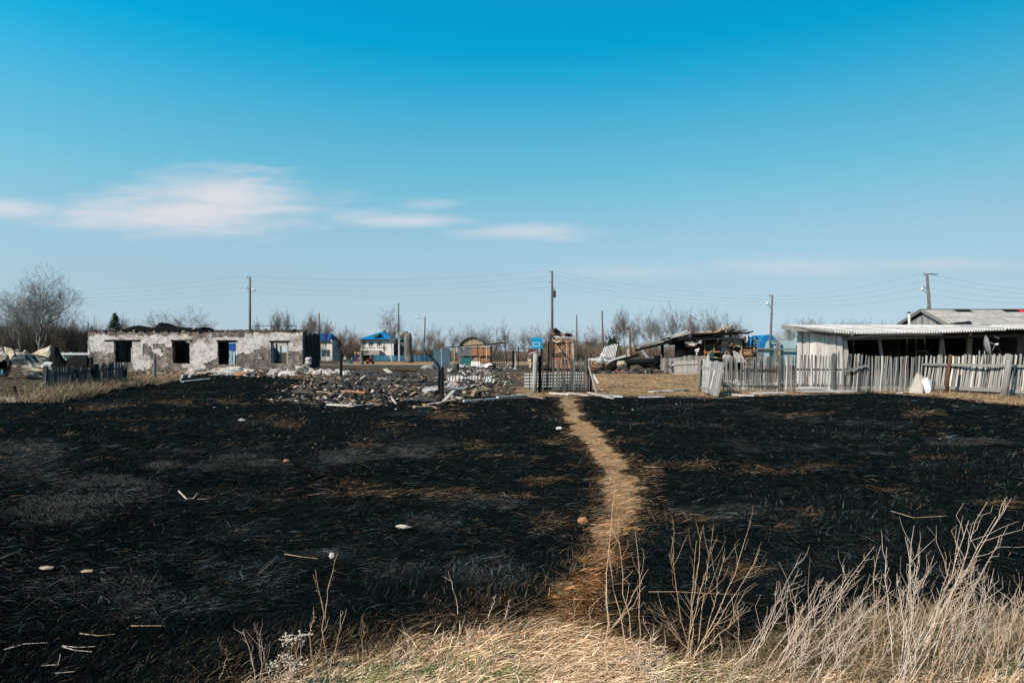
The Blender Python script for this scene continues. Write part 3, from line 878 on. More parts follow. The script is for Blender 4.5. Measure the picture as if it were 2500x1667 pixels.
# ------------------------------------------------------------------ trees
def segs_mesh(name, segs, sides=3):
    a = np.array(segs, dtype=np.float64)           # x0 y0 z0 x1 y1 z1 r0 r1
    p0, p1, r0, r1 = a[:, 0:3], a[:, 3:6], a[:, 6], a[:, 7]
    d = p1 - p0
    d /= np.maximum(np.linalg.norm(d, axis=1), 1e-6)[:, None]
    ref = np.where(np.abs(d[:, 2:3]) < 0.9, np.array([[0, 0, 1.0]]), np.array([[1.0, 0, 0]]))
    s = np.cross(d, ref); s /= np.linalg.norm(s, axis=1)[:, None]
    t = np.cross(d, s)
    rings = []
    for p, r in ((p0, r0), (p1, r1)):
        for k in range(sides):
            an = 2 * math.pi * k / sides
            rings.append(p + (s * math.cos(an) + t * math.sin(an)) * r[:, None])
    co = np.stack(rings, 1).reshape(-1, 3)
    n = len(a); base = (np.arange(n) * 2 * sides)[:, None]
    qs = [base + np.array([[k, (k + 1) % sides, sides + (k + 1) % sides, sides + k]]) for k in range(sides)]
    return fast_mesh(name, co, np.concatenate(qs, 1).reshape(-1, 4))


def grow(seed, H, trunk_r, trunk_frac, n_limbs, limb_len, limb_ang, levels, kids, twig_r, up=0.25, wob=0.18, lean=(0, 0), droop=0.0, forks=None, decay=0.62):
    """skeleton of a leafless tree: returns trunk+limb segments and twig segments"""
    r = random.Random(seed)
    big, fine = [], []

    def walk(p, d, L, rad, lev, steps):
        d = Vector(d).normalized(); p = Vector(p)
        pts = []
        for k in range(steps):
            d = (d + Vector((r.gauss(0, wob), r.gauss(0, wob), r.gauss(0, wob) + up * 0.4 - droop * (1 if lev >= 2 else 0) * 0.5))).normalized()
            q = p + d * (L / steps)
            ra = rad * (1 - 0.75 * k / steps); rb = rad * (1 - 0.75 * (k + 1) / steps)
            (big if lev <= 1 else fine).append((*p, *q, max(ra, twig_r), max(rb, twig_r)))
            p = q
            pts.append((p.copy(), d.copy(), rb))
        if lev < levels:
            nk = kids[min(lev, len(kids) - 1)]
            for k in range(nk):
                i = min(steps - 1, int((0.2 + 0.8 * (k + r.random()) / nk) * steps))
                pp, dd, rr = pts[i]
                ax = dd.orthogonal().normalized(); ax.rotate(Quaternion(dd, r.uniform(0, 6.28)))
                nd = dd.copy(); nd.rotate(Quaternion(ax, r.uniform(0.35, 0.95)))
                walk(pp, nd, L * decay * r.uniform(0.7, 1.15), max(rr * 0.75, twig_r), lev + 1, max(2, steps - 1))
    # trunk
    th = H * trunk_frac
    p = Vector((0, 0, -0.1)); d = Vector((lean[0], lean[1], 1)).normalized()
    steps = 7; pts = []
    for k in range(steps):
        d = (d + Vector((r.gauss(0, 0.05), r.gauss(0, 0.05), 0.05))).normalized()
        q = p + d * (th / steps)
        big.append((*p, *q, trunk_r * (1 - 0.6 * k / steps), trunk_r * (1 - 0.6 * (k + 1) / steps)))
        p = q; pts.append((p.copy(), d.copy()))
    for k in range(n_limbs):
        f = 0.35 + 0.65 * (k + 0.5) / n_limbs
        i = min(steps - 1, int(f * steps))
        pp, dd = pts[i]
        an = k * 2.4 + r.uniform(-0.5, 0.5)
        tilt = limb_ang * r.uniform(0.6, 1.25) * (1.15 - 0.5 * f)
        nd = Vector((math.cos(an) * math.sin(tilt), math.sin(an) * math.sin(tilt), math.cos(tilt)))
        walk(pp, nd, limb_len * H * r.uniform(0.75, 1.15) * (1.15 - 0.45 * f), trunk_r * 0.42, 1, 5)
    walk(pts[-1][0], pts[-1][1], H * (1 - trunk_frac), trunk_r * 0.4, 1, 6)
    return big, fine


TREES = {}


def tree_kind(key, twig_mat, bark_mat='bark', **kw):
    big, fine = grow(**kw)
    zs = max(max(s[5] for s in fine), max(s[5] for s in big))
    k = 1.0 / zs                                    # unit height
    sc = lambda S: [tuple(v * k for v in s) for s in S]
    me_t = segs_mesh('trunk', sc(big), 5); me_t.materials.append(MT[bark_mat])
    me_c = segs_mesh('crown', sc(fine), 3); me_c.materials.append(MT[twig_mat])
    TREES[key] = (me_t, me_c)


tree_kind('broad', 'twig_grey', seed=3, H=14, trunk_r=0.34, trunk_frac=0.42, n_limbs=6, limb_len=0.52, limb_ang=0.75, levels=5, kids=(6, 6, 5, 5, 4), twig_r=0.013, up=0.22, wob=0.2)
tree_kind('fork', 'twig_grey', seed=8, H=13, trunk_r=0.28, trunk_frac=0.36, n_limbs=5, limb_len=0.6, limb_ang=0.55, levels=5, kids=(6, 6, 5, 4, 3), twig_r=0.013, up=0.3, wob=0.17)
tree_kind('round', 'twig', seed=15, H=8, trunk_r=0.16, trunk_frac=0.3, n_limbs=6, limb_len=0.62, limb_ang=0.85, levels=4, kids=(6, 6, 6, 5), twig_r=0.014, up=0.25, wob=0.2)
tree_kind('round_b', 'twig_red', seed=23, H=8, trunk_r=0.13, trunk_frac=0.3, n_limbs=7, limb_len=0.6, limb_ang=0.7, levels=4, kids=(6, 6, 6, 5), twig_r=0.014, up=0.3, wob=0.16)
tree_kind('tall', 'twig', seed=31, H=11, trunk_r=0.14, trunk_frac=0.55, n_limbs=9, limb_len=0.38, limb_ang=0.55, levels=4, kids=(6, 6, 5, 4), twig_r=0.014, up=0.4, wob=0.13)
tree_kind('whip', 'twig', seed=37, H=10, trunk_r=0.10, trunk_frac=0.6, n_limbs=8, limb_len=0.42, limb_ang=0.28, levels=4, kids=(6, 5, 5, 3), twig_r=0.014, up=0.55, wob=0.09)
tree_kind('birch', 'twig', 'birch', seed=41, H=14, trunk_r=0.17, trunk_frac=0.62, n_limbs=11, limb_len=0.33, limb_ang=0.6, levels=4, kids=(6, 6, 5, 4), twig_r=0.013, up=0.3, wob=0.15, droop=0.2)
tree_kind('bush', 'twig_red', seed=47, H=4, trunk_r=0.06, trunk_frac=0.25, n_limbs=9, limb_len=0.75, limb_ang=0.55, levels=4, kids=(6, 6, 5, 4), twig_r=0.011, up=0.4, wob=0.14)


def tree(kind, u, vtop, d, label, group=None, name='bare_tree', wide=1.0, rot=None, cat='tree', twig=None):
    top = CAMH + (HOR - vtop) / F * d
    loc = ((u - CX) / F * d, d, 0)
    o = root(name, loc, label, cat, group)
    a = link('trunk', TREES[kind][0], o)
    c = link('crown', TREES[kind][1], o)
    rz = rnd.uniform(0, 6.28) if rot is None else rot
    for q in (a, c):
        q.scale = (top * wide, top * wide, top)
        q.rotation_euler = (0, 0, rz)
    return o


ORD = ['first', 'second', 'third', 'fourth', 'fifth', 'sixth', 'seventh', 'eighth', 'ninth', 'tenth', 'eleventh', 'twelfth', 'thirteenth']
tree('fork', 57, 655, 100, 'tall pale-barked bare tree forking low above the wrecked sheet metal, left of the biggest tree', wide=1.05, rot=2.2)
tree('broad', 97, 640, 104, 'biggest bare tree at the left with a wide grey crown', wide=1.0, rot=0.6)
row = [(-40, 690, 112, 'tall'), (14, 700, 118, 'round'), (36, 742, 112, 'tall'), (76, 752, 110, 'round'), (128, 738, 112, 'tall'), (150, 752, 108, 'round_b'), (176, 745, 116, 'tall'), (200, 758, 110, 'round'), (222, 764, 112, 'tall'), (246, 776, 116, 'round_b')]
for i, (u, v, d, k) in enumerate(row):
    tree(k, u, v, d, ORD[i] + ' from the left of the brown bare trees crowded behind the two big ones', 'brown trees at the left edge of the wood', wide=1.0)
tree('whip', 311, 758, 120, 'thin pale bare tree just right of the spruce, behind the burnt house roof')
tree('broad', 447, 742, 92, 'wide round bare tree showing above the black roofing felt of the burnt house', wide=1.55, rot=1.5)
row = [(632, 768, 130), (668, 752, 135), (684, 742, 132), (703, 746, 136)]
for i, (u, v, d) in enumerate(row):
    tree('whip', u, v, d, ORD[i] + ' from the left of four slender upright bare trees above the burnt house roof', 'slender trees above the burnt house', wide=0.8)
row = [(744, 770, 130), (758, 752, 134), (776, 750, 130), (794, 768, 136)]
for i, (u, v, d) in enumerate(row):
    tree('whip', u, v, d, ORD[i] + ' of the four slender bare trees just right of the burnt house', 'slender trees right of the burnt house', wide=1.0)
row = [(806, 792, 150, 'round_b'), (822, 786, 145, 'bush'), (842, 800, 138, 'round_b'), (858, 792, 150, 'tall'), (874, 806, 142, 'bush')]
for i, (u, v, d, k) in enumerate(row):
    tree(k, u, v, d, ORD[i] + ' from the left of the reddish bare trees left of the blue-roofed pink house', 'reddish trees beside the pink house', wide=1.0)
tree('birch', 957, 742, 128, 'white-trunked birch standing in front of the blue-roofed pink house', name='birch_tree', rot=0.3)
tree('whip', 938, 830, 118, 'thin bare sapling in front of the pink house windows', wide=0.7)
row = [(1006, 790, 160, 'round'), (1026, 800, 150, 'round'), (1048, 784, 150, 'tall'), (1062, 796, 128, 'round_b'), (1078, 790, 145, 'round')]
for i, (u, v, d, k) in enumerate(row):
    tree(k, u, v, d, ORD[i] + ' from the left of the bare trees between the broken trunk and the brick barn', 'trees left of the brick barn', wide=1.0)
row = [(1106, 790, 150, 'fork'), (1128, 786, 158, 'round'), (1150, 780, 150, 'fork'), (1168, 784, 158, 'round'), (1186, 786, 150, 'fork'), (1206, 792, 160, 'round_b')]
for i, (u, v, d, k) in enumerate(row):
    tree(k, u, v, d, ORD[i] + ' from the left of the open-crowned bare trees behind the brick barn', 'trees behind the brick barn', wide=0.95)
row = [(1262, 796, 155, 'round'), (1282, 790, 160, 'fork'), (1304, 786, 156, 'round_b'), (1326, 784, 160, 'round'), (1344, 778, 160, 'tall')]
for i, (u, v, d, k) in enumerate(row):
    tree(k, u, v, d, ORD[i] + ' from the left of the bare trees behind the blue basketball board', 'trees behind the basketball board', wide=1.0)
row = [(1372, 794, 160, 'round'), (1392, 800, 155, 'round_b'), (1416, 792, 160, 'round'), (1440, 790, 158, 'round_b'), (1462, 788, 160, 'round'), (1484, 796, 150, 'round_b')]
for i, (u, v, d, k) in enumerate(row):
    tree(k, u, v, d, ORD[i] + ' from the left of the brown trees between the brick stove and the white sheet', 'brown trees right of the brick stove', wide=1.0)
row = [(1508, 744, 135, 'tall'), (1528, 738, 132, 'whip'), (1556, 752, 140, 'fork'), (1588, 744, 136, 'tall'), (1616, 738, 132, 'fork'), (1644, 732, 136, 'tall'), (1672, 746, 140, 'fork'), (1698, 742, 134, 'tall'), (1726, 740, 138, 'fork'), (1750, 744, 134, 'tall'), (1776, 752, 140, 'fork'), (1798, 766, 136, 'tall')]
for i, (u, v, d, k) in enumerate(row):
    tree(k, u, v, d, ORD[i] + ' from the left of the tall bare trees rising behind the collapsed shed', 'tall trees behind the collapsed shed', wide=0.9)
row = [(1912, 802, 110, 'bush'), (1934, 776, 150, 'whip'), (1962, 772, 150, 'whip'), (1978, 770, 150, 'bush'), (2046, 778, 150, 'whip'), (2072, 776, 150, 'bush'), (2100, 780, 150, 'whip'), (2130, 778, 150, 'bush'), (2160, 778, 150, 'whip'), (2186, 782, 150, 'bush')]
for i, (u, v, d, k) in enumerate(row):
    tree(k, u, v, d, ORD[i] + ' from the left of the small bare shrubs peeping over the plank shed roof', 'shrubs behind the plank shed', name='bare_shrub', cat='shrub', wide=1.1)
tree('whip', 2240, 748, 90, 'thin bare tree behind the left slope of the slate gable')


def spruce():
    d = 108; u = 281
    top = CAMH + (HOR - 760) / F * d
    loc = ((u - CX) / F * d, d, 0)
    o = root('spruce_tree', loc, 'dark green spruce with a pointed top behind the burnt house', 'tree')
    mb = MB(); mb.tube([loc, (loc[0], loc[1], top)], [0.16, 0.02], 6)
    part('trunk', mb, 'bark', o)
    r = random.Random(5); segs = []
    for k in range(34):
        f = k / 33
        z = 1.4 + (top - 1.7) * f
        rad = 3.1 * (1 - f) ** 0.9 + 0.12
        for q in range(9):
            an = r.uniform(0, 6.28); rr = rad * r.uniform(0.7, 1.1)
            ca, sa_ = math.cos(an), math.sin(an)
            p = Vector((0, 0, z))
            for st in range(3):
                e = Vector((ca * rr * (st + 1) / 3, sa_ * rr * (st + 1) / 3, z - 0.30 * rr * (st + 1) / 3 + 0.10 * st * rr / 3))
                segs.append((*p, *e, 0.09 * (1 - st / 4), 0.07 * (1 - st / 3.2)))
                for m in range(3):
                    w = e + Vector((r.gauss(0, .16), r.gauss(0, .16), -r.uniform(0.05, .24)))
                    segs.append((*e, *w, 0.05, 0.015))
                p = e
    me = segs_mesh('crown', segs, 3)
    link('crown', me, o, 'needles')


spruce()


def thicket(name, label, spans, n, h, mat_cols, d0, d1):
    """understorey too dense to count: fine upright twigs"""
    xs, ys, hs = [], [], []
    for (u0, u1, vt, w) in spans:
        m = int(n * w)
        u = nrg.uniform(u0, u1, m); d = nrg.uniform(d0, d1, m)
        x = (u - CX) / F * d
        t = CAMH + (HOR - vt) / F * d
        xs.append(x); ys.append(d); hs.append(t * (0.35 + 0.75 * fbm(x * 0.35, d * 0.1, 91, 3)))
    x = np.concatenate(xs); y = np.concatenate(ys); hh = np.concatenate(hs); n = len(x)
    hue = nrg.random((n, 1))
    col = np.array([mat_cols[0]]) * (1 - hue) + np.array([mat_cols[1]]) * hue
    start = nrg.random(n) * 0.5 * hh
    P = np.stack([x, y, start], 1)
    me = blades_mesh(name, P, nrg.uniform(0, 6.28, n), nrg.uniform(0.7, 1.5, n), (hh - start) * nrg.uniform(0.4, 1.0, n), nrg.uniform(0.02, 0.07, n), col, np.zeros(n), nrg.normal(0, 0.5, n), nrg.uniform(-0.3, 0.3, n))
    o = link(name, me, None, 'blades')
    tag(o, label, 'thicket', kind='stuff')


thicket('thicket', 'dense brown leafless undergrowth at the foot of the left trees', [(-160, 150, 752, 0.5), (150, 262, 775, 0.3), (262, 330, 800, 0.1), (330, 520, 812, 0.1)], 46000, 6, ((0.07, 0.058, 0.048), (0.17, 0.14, 0.115)), 108, 126)
thicket('distant_thicket', 'far belt of pale brown leafless undergrowth beyond the ruins', [(740, 900, 822, 0.2), (985, 1110, 835, 0.16), (1190, 1330, 842, 0.10), (1330, 1500, 818, 0.2), (1490, 1830, 818, 0.26), (1830, 2250, 812, 0.12)], 60000, 5, ((0.10, 0.08, 0.065), (0.24, 0.185, 0.145)), 150, 175)


# ================================================================== the burnt masonry house at the left
HY = 60.0
MPP = HY / F


def hx(u):
    return (u - CX) * MPP


def hz(v):
    return CAMH - (v - HOR) * MPP


def burnt_house():
    x0, x1 = hx(215), hx(739)
    zt = hz(811)
    depth = 5.4
    loc = ((x0 + x1) / 2, HY, 0)
    o = root('burnt_house', loc, 'roofless burnt masonry house with peeling white plaster and four window openings', 'house')
    wins = [(hx(281), hx(324), hz(885), hz(832)), (hx(421), hx(463), hz(887), hz(832)), (hx(533), hx(576), hz(890), hz(833)), (hx(662), hx(702), hz(887), hz(834))]
    xs = sorted({x0, x1} | {w[0] for w in wins} | {w[1] for w in wins})
    zs = sorted({-0.1, zt} | {w[2] for w in wins} | {w[3] for w in wins})

    def solid(i, j):
        cx, cz = (xs[i] + xs[i + 1]) / 2, (zs[j] + zs[j + 1]) / 2
        return not any(w[0] < cx < w[1] and w[2] < cz < w[3] for w in wins)
    mb = MB()
    mb.cells(len(xs), len(zs), solid, lambda i, j, w: (xs[i], HY + w, zs[j]), 0.0, 0.5)
    wall = part('front_wall', mb, 'block', o)
    # plaster that has stayed on, as a thin ragged skin proud of the blocks
    st = 0.115
    nx, nz = int((x1 - x0) / st), int(zt / st)
    gx = np.linspace(x0, x1, nx + 1); gzv = np.linspace(0.12, zt - 0.02, nz + 1)
    cxs, czs = np.meshgrid((gx[:-1] + gx[1:]) / 2, (gzv[:-1] + gzv[1:]) / 2, indexing='ij')
    n = fbm(cxs * 0.55, czs * 0.9, 101, 4) - 0.5
    n3 = fbm(cxs * 1.7, czs * 1.7, 105, 3) - 0.5
    u = cxs / MPP + CX
    # how far down the plaster reaches differs along the wall
    low = np.interp(u, [215, 255, 290, 320, 335, 365, 385, 415, 440, 470, 500, 530, 570, 580, 650, 665, 700, 739], [1.25, 1.3, 1.5, 1.4, 0.5, 0.4, 1.5, 0.9, 0.5, 0.3, 0.75, 1.1, 1.2, 1.45, 1.40, 1.5, 1.55, 1.55])
    keep = (czs - low - 0.12) + n * 1.9 + n3 * 0.9 > 0
    mid = (u > 350) & (u < 425) & (czs < 2.4)
    keep &= ~(mid & (n + n3 * 0.6 < 0.06))
    keep |= (u > 325) & (u < 352) & (czs > 0.15) & (czs < 1.0) & (n3 > -0.12)
    keep |= (u > 462) & (u < 502) & (czs > 0.2) & (czs < 0.9) & (n3 > -0.1)
    keep &= ~((czs > zt - 0.42) & (u > 480) & (n3 > -0.05) & (u < 600))
    keep &= czs < zt - 0.13 + n3 * 0.5 - 0.12 * (u < 500)
    for w in wins:
        keep &= ~((cxs > w[0] - 0.03) & (cxs < w[1] + 0.03) & (czs > w[2] - 0.03) & (czs < w[3] + 0.06))
    jx = nrg.uniform(-.042, .042, (nx + 1, nz + 1)); jz = nrg.uniform(-.042, .042, (nx + 1, nz + 1)); jy = nrg.uniform(-.008, .008, (nx + 1, nz + 1))
    mb = MB()
    mb.cells(nx + 1, nz + 1, lambda i, j: bool(keep[i, j]), lambda i, j, w: (gx[i] + jx[i, j], HY + w + (jy[i, j] if w < -0.02 else 0), gzv[j] + jz[i, j]), -0.048, -0.003)
    part('plaster', mb, 'plaster', wall, kind='stuff')
    # blocks showing where it fell off
    mb = MB(); r = random.Random(3)
    bh, bl = 0.155, 0.31
    rows = int(zt / bh)
    for j in range(rows):
        z = 0.02 + j * bh
        x = x0 - (bl / 2 if j % 2 else 0)
        while x < x1:
            a, b = max(x + 0.012, x0), min(x + bl - 0.012, x1)
            x += bl
            if b - a < 0.06:
                continue
            cx, cz = (a + b) / 2, z + bh / 2
            if any(w[0] - 0.1 < cx < w[1] + 0.1 and w[2] - 0.06 < cz < w[3] + 0.06 for w in wins):
                continue
            i = min(nx - 1, max(0, int((cx - x0) / st))); k = min(nz - 1, max(0, int((cz - 0.12) / st)))
            if keep[max(0, i - 1):i + 2, max(0, k - 1):k + 2].all() or r.random() < 0.08:
                continue
            dep = r.uniform(0.006, 0.030)
            mb.box((cx, HY - dep / 2 - 0.001, cz), (b - a, dep, bh - 0.026 - r.uniform(0, 0.02)), Euler((r.gauss(0, .02), r.gauss(0, .02), r.gauss(0, .03))).to_matrix())
    part('exposed_block', mb, 'block', wall, kind='stuff')
    # right end: broken, soot-black
    mb = MB()
    ny, nzz = 18, 12
    yy = [HY + 0.05 + k * (depth / ny) for k in range(ny + 1)]; zz = [-0.1 + k * ((zt + 0.1) / nzz) for k in range(nzz + 1)]
    jr = random.Random(9)
    jit = {(i, j): (jr.uniform(-.08, .08), jr.uniform(-.05, .05)) for i in range(ny + 1) for j in range(nzz + 1)}

    def sol(i, j):
        edge = [4, 3, 3, 2, 2, 1, 1, 1, 0, 0, 0, 1][j]
        top = nzz - (1 if i in (4, 5, 9, 15) else 0)
        return i >= edge and j < top
    mb.cells(ny + 1, nzz + 1, sol, lambda i, j, w: (x1 + w - 0.02, yy[i] + jit[i, j][0], zz[j] + jit[i, j][1] * (0 if j == 0 else 1)), 0.0, -0.45)
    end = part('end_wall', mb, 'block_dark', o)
    mb = MB()
    for j in range(int(zt / 0.16)):
        y = HY + 0.6 + (0.15 if j % 2 else 0)
        while y < HY + depth - 0.3:
            if jr.random() < 0.7 and sol(int((y - HY) / depth * ny), min(11, int(j * 0.16 / 3.46 * 12))):
                dp = jr.uniform(0.02, 0.09)
                mb.box((x1 - 0.03 + dp / 2, y + 0.15, 0.08 + j * 0.16), (dp, 0.27, 0.125))
            y += 0.31
    part('exposed_block', mb, 'block_dark', end, kind='stuff')
    # left end and rear wall with openings
    mb = MB(); mb.box((x0 + 0.25, HY + 0.5 + (depth - 0.5) / 2, zt / 2 - 0.05), (0.5, depth - 0.5 - 0.004, zt + 0.1))
    part('side_wall', mb, 'plaster_in', o)
    yb = HY + depth
    bx = lambda u_: (u_ - CX) * yb / F
    bz = lambda v_: CAMH - (v_ - HOR) * yb / F
    bw = [(bx(313.5), bx(322), 0.0, bz(848)), (bx(550), bx(583), -0.1, bz(836)), (bx(684), bx(706), -0.1, bz(845))]
    xs2 = sorted({x0, x1 - 0.47} | {w[0] for w in bw} | {w[1] for w in bw})
    zs2 = sorted({-0.1, zt - 0.1} | {w[2] for w in bw} | {w[3] for w in bw})
    mb = MB()
    mb.cells(len(xs2), len(zs2), lambda i, j: not any(w[0] < (xs2[i] + xs2[i + 1]) / 2 < w[1] and w[2] < (zs2[j] + zs2[j + 1]) / 2 < w[3] for w in bw), lambda i, j, w: (xs2[i], yb + w, zs2[j]), 0.0, 0.45)
    part('rear_wall', mb, 'plaster_in', o)
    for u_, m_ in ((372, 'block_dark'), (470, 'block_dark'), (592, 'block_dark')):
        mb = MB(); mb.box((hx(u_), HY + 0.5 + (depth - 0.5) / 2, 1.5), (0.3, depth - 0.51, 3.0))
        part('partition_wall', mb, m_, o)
    # boards of the ceiling left over the dark rooms
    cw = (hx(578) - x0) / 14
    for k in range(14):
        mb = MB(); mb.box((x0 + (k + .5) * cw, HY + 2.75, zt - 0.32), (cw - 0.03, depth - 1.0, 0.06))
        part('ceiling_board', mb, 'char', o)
    # wall plate logs
    for (a, b, v0, v1) in ((216, 300, 809, 812), (300, 420, 808.6, 808.6), (421, 493, 808.6, 808.6), (496, 545, 809, 809), (549, 596, 808.8, 809), (600, 662, 808.8, 809), (664, 748, 808.2, 807.5)):
        mb = MB()
        r = random.Random(a); k = 8
        pts = [(hx(a + (b - a) * t / k), HY + 0.2 + r.gauss(0, .03), hz(v0 + (v1 - v0) * t / k) + r.gauss(0, .02)) for t in range(k + 1)]
        mb.tube(pts, [0.13 * r.uniform(0.85, 1.15) for _ in pts], 7)
        part('wall_plate', mb, 'char_brown', o)
    for u_ in (233, 256, 280, 306, 331, 352, 385, 410, 437, 463):
        mb = MB(); z = hz(806.5)
        mb.bar((hx(u_), HY - 0.12, z - 0.07), (hx(u_), HY + 3.0, z + 0.10), 0.11, 0.12)
        part('joist', mb, 'char', o)
    rr = random.Random(61)
    for k in range(64):
        u_ = 218 + 520 * (k + rr.random()) / 64
        mb = MB(); ln = rr.uniform(.15, .7); z = hz(811) + rr.uniform(.0, .22)
        mb.bar((hx(u_) - ln / 2, HY + rr.uniform(.04, .4), z + rr.gauss(0, .03)), (hx(u_) + ln / 2, HY + rr.uniform(.04, .4), z + rr.gauss(0, .05)), rr.uniform(.08, .3), rr.uniform(.06, .2))
        part('roof_remnant', mb, rr.choice(['char_brown', 'char', 'char_brown', 'block', 'tan_wood']), o)
    # frames and lintels
    for (a, b, v, t) in ((256, 343, 831.2, 0.13), (418, 470, 831.4, 0.10), (529, 580, 832, 0.12), (657, 708, 833, 0.11)):
        mb = MB(); mb.bar((hx(a), HY - 0.03, hz(v)), (hx(b), HY - 0.03, hz(v) + 0.01), 0.14, t)
        part('lintel', mb, 'char', o)
    for k, w in enumerate(wins):
        if k == 1:
            continue
        fm = 'pale_wood' if k == 3 else 'dark_wood'
        mb = MB()
        for (px0, px1, pz0, pz1) in ((w[0], w[0] + 0.12, w[2], w[3] - 0.12), (w[1] - 0.12, w[1], w[2], w[3] - 0.12), (w[0], w[1], w[3] - 0.118, w[3] - 0.003)):
            mb.box(((px0 + px1) / 2, HY + 0.22, (pz0 + pz1) / 2), (px1 - px0, 0.16, pz1 - pz0))
        part('window_frame', mb, 'char' if k != 3 else 'pale_wood', o, kind=None)
    for (a, b, yy_, m_, v0) in ((288, 296, 0.9, 'dark_wood', 832), (291, 298, 1.3, 'fence_dark', 836), (310, 316, 1.0, 'char', 833)):
        mb = MB(); mb.bar((hx(a) + .1, HY + yy_, 0), (hx(a) + .1, HY + yy_, hz(v0)), (hx(b) - hx(a)), 0.06)
        part('frame_board', mb, m_, o)
    mb = MB(); mb.sheet((hx(533), HY + .5, 0.3), (hx(541), HY + 1.5, 0.3), (hx(541), HY + 1.5, 2.6), (hx(533), HY + .5, 2.6), 4, 4, 0.03, 0.05)
    part('door_leaf', mb, 'char', o)
    mb = MB(); mb.sheet((hx(664), HY + 1.3, 0.3), (hx(667), HY + 1.4, 0.3), (hx(665), HY + 1.2, 2.5), (hx(663), HY + 1.1, 2.5), 4, 4, 0.04, 0.05)
    part('door_leaf', mb, 'fence_dark', o)
    mb = MB(); mb.sheet((hx(669), HY + 3.6, 0.1), (hx(677), HY + 3.9, 0.1), (hx(677), HY + 3.9, 1.9), (hx(669), HY + 3.6, 2.0), 4, 4, 0.05, 0.05)
    part('door_leaf', mb, 'char_brown', o)
    # black roofing felt left in waves over the front
    prof = [(284, 807.5), (290, 806), (301, 801), (315, 795.5), (330, 793.4), (338, 795), (347, 799.5), (358, 799.6), (371, 799), (376, 794), (381, 787.5), (388, 786.2), (396, 789), (401, 795.5), (420, 797), (450, 798.8), (475, 800), (486, 800), (492, 797.2), (493.5, 799), (494, 806)]
    mb = MB()
    P = []
    for (u_, v_) in prof:
        x, z = hx(u_), hz(v_)
        P.append([(x, HY + 0.02, hz(806.8)), (x, HY + 0.12, (z + hz(806.8)) / 2 + 0.05), (x, HY + 0.5, z), (x + 0.1, HY + 1.6, z - 0.06), (x + 0.1, HY + 3.6, max(z - 0.35, hz(808)))])
    n = len(P[0]); vs = [p for row in P for p in row]; m = len(vs)
    lo = [(x, y + 0.02, z - 0.03) for (x, y, z) in vs]
    fs = []
    for i in range(len(P) - 1):
        for j in range(n - 1):
            a = i * n + j
            fs.append((a, a + n, a + n + 1, a + 1)); fs.append((m + a, m + a + 1, m + a + n + 1, m + a + n))
    mb.add(vs + lo, fs)
    part('roofing_felt', mb, 'felt', o, smooth=True)
    mb = MB(); mb.tube([(hx(492.5), HY, hz(812)), (hx(492.5), HY, hz(797))], 0.05, 5)
    part('metal_strip', mb, 'felt', o)
    # loose cable down the left corner
    mb = MB(); mb.tube([(hx(216.5), HY - .08, hz(818)), (hx(216), HY - .1, hz(835)), (hx(221), HY - .1, hz(858)), (hx(228), HY - .12, hz(878))], 0.018, 4)
    part('cable', mb, 'dark_metal', o)


burnt_house()


def crate_frame():
    d = 78
    o = root('goal_frame', W(669, 868, d), 'thin dark metal frame standing up behind the burnt house roof', 'metal frame')
    a, b, vt = 616, 724, 795.5
    g = lambda u, v, dd=d: W(u, v, dd)
    for (u0, v0, u1, v1) in ((a, vt, b, vt), (a, vt, a, 868 + 28), (b, vt, b, 896), (669, vt, 669, 896), (650, 812, 668, 797), (a, 812, b, 813)):
        mb = MB(); mb.tube([g(u0, v0), g(u1, v1)], 0.035, 5)
        part('rail' if v0 == v1 else 'post', mb, 'dark_metal', o)


crate_frame()


# ================================================================== picket fences
PICK = []
for k in range(6):
    r = random.Random(200 + k); mb = MB()
    ring = []
    w, t = 1.0, 1.0
    for i in range(4):
        z = i / 3
        ox, oy = (r.uniform(-.35, .35), r.uniform(-.4, .4)) if i else (0, 0)
        ww = w * r.uniform(0.82, 1.12); tt = t * r.uniform(0.85, 1.1)
        ring.append([(ox - ww / 2, oy - tt / 2, z), (ox + ww / 2, oy - tt / 2, z), (ox + ww / 2, oy + tt / 2, z), (ox - ww / 2, oy + tt / 2, z)])
    tl = r.uniform(-.012, .012)
    ring[-1] = [(x, y, z + tl * (1 if q in (0, 3) else -1)) for q, (x, y, z) in enumerate(ring[-1])]
    vs = [p for rr in ring for p in rr]; fs = [(3, 2, 1, 0), (12, 13, 14, 15)]
    for i in range(3):
        for q in range(4):
            a, b = i * 4 + q, i * 4 + (q + 1) % 4
            fs.append((a, b, b + 4, a + 4))
    mb.add(vs, fs)
    PICK.append(mb)
PMESH = {}


def picket_mesh(k, mat):
    if (k, mat) not in PMESH:
        me = PICK[k].mesh('picket'); me.materials.append(MT[mat]); PMESH[(k, mat)] = me
    return PMESH[(k, mat)]


def picket(o, foot, h, w, t, face, tilt=0.0, nod=0.0, mat='grey_wood', name='picket'):
    """face = heading of the fence line in degrees; tilt = lean along the fence; nod = lean out of it"""
    c = link(name, picket_mesh(rnd.randrange(6), mat), o)
    c.location = Vector(foot) - ORG[o.name]
    c.rotation_euler = Euler((nod, tilt, R(face)), 'XYZ')
    c.scale = (w, t, h)
    return c


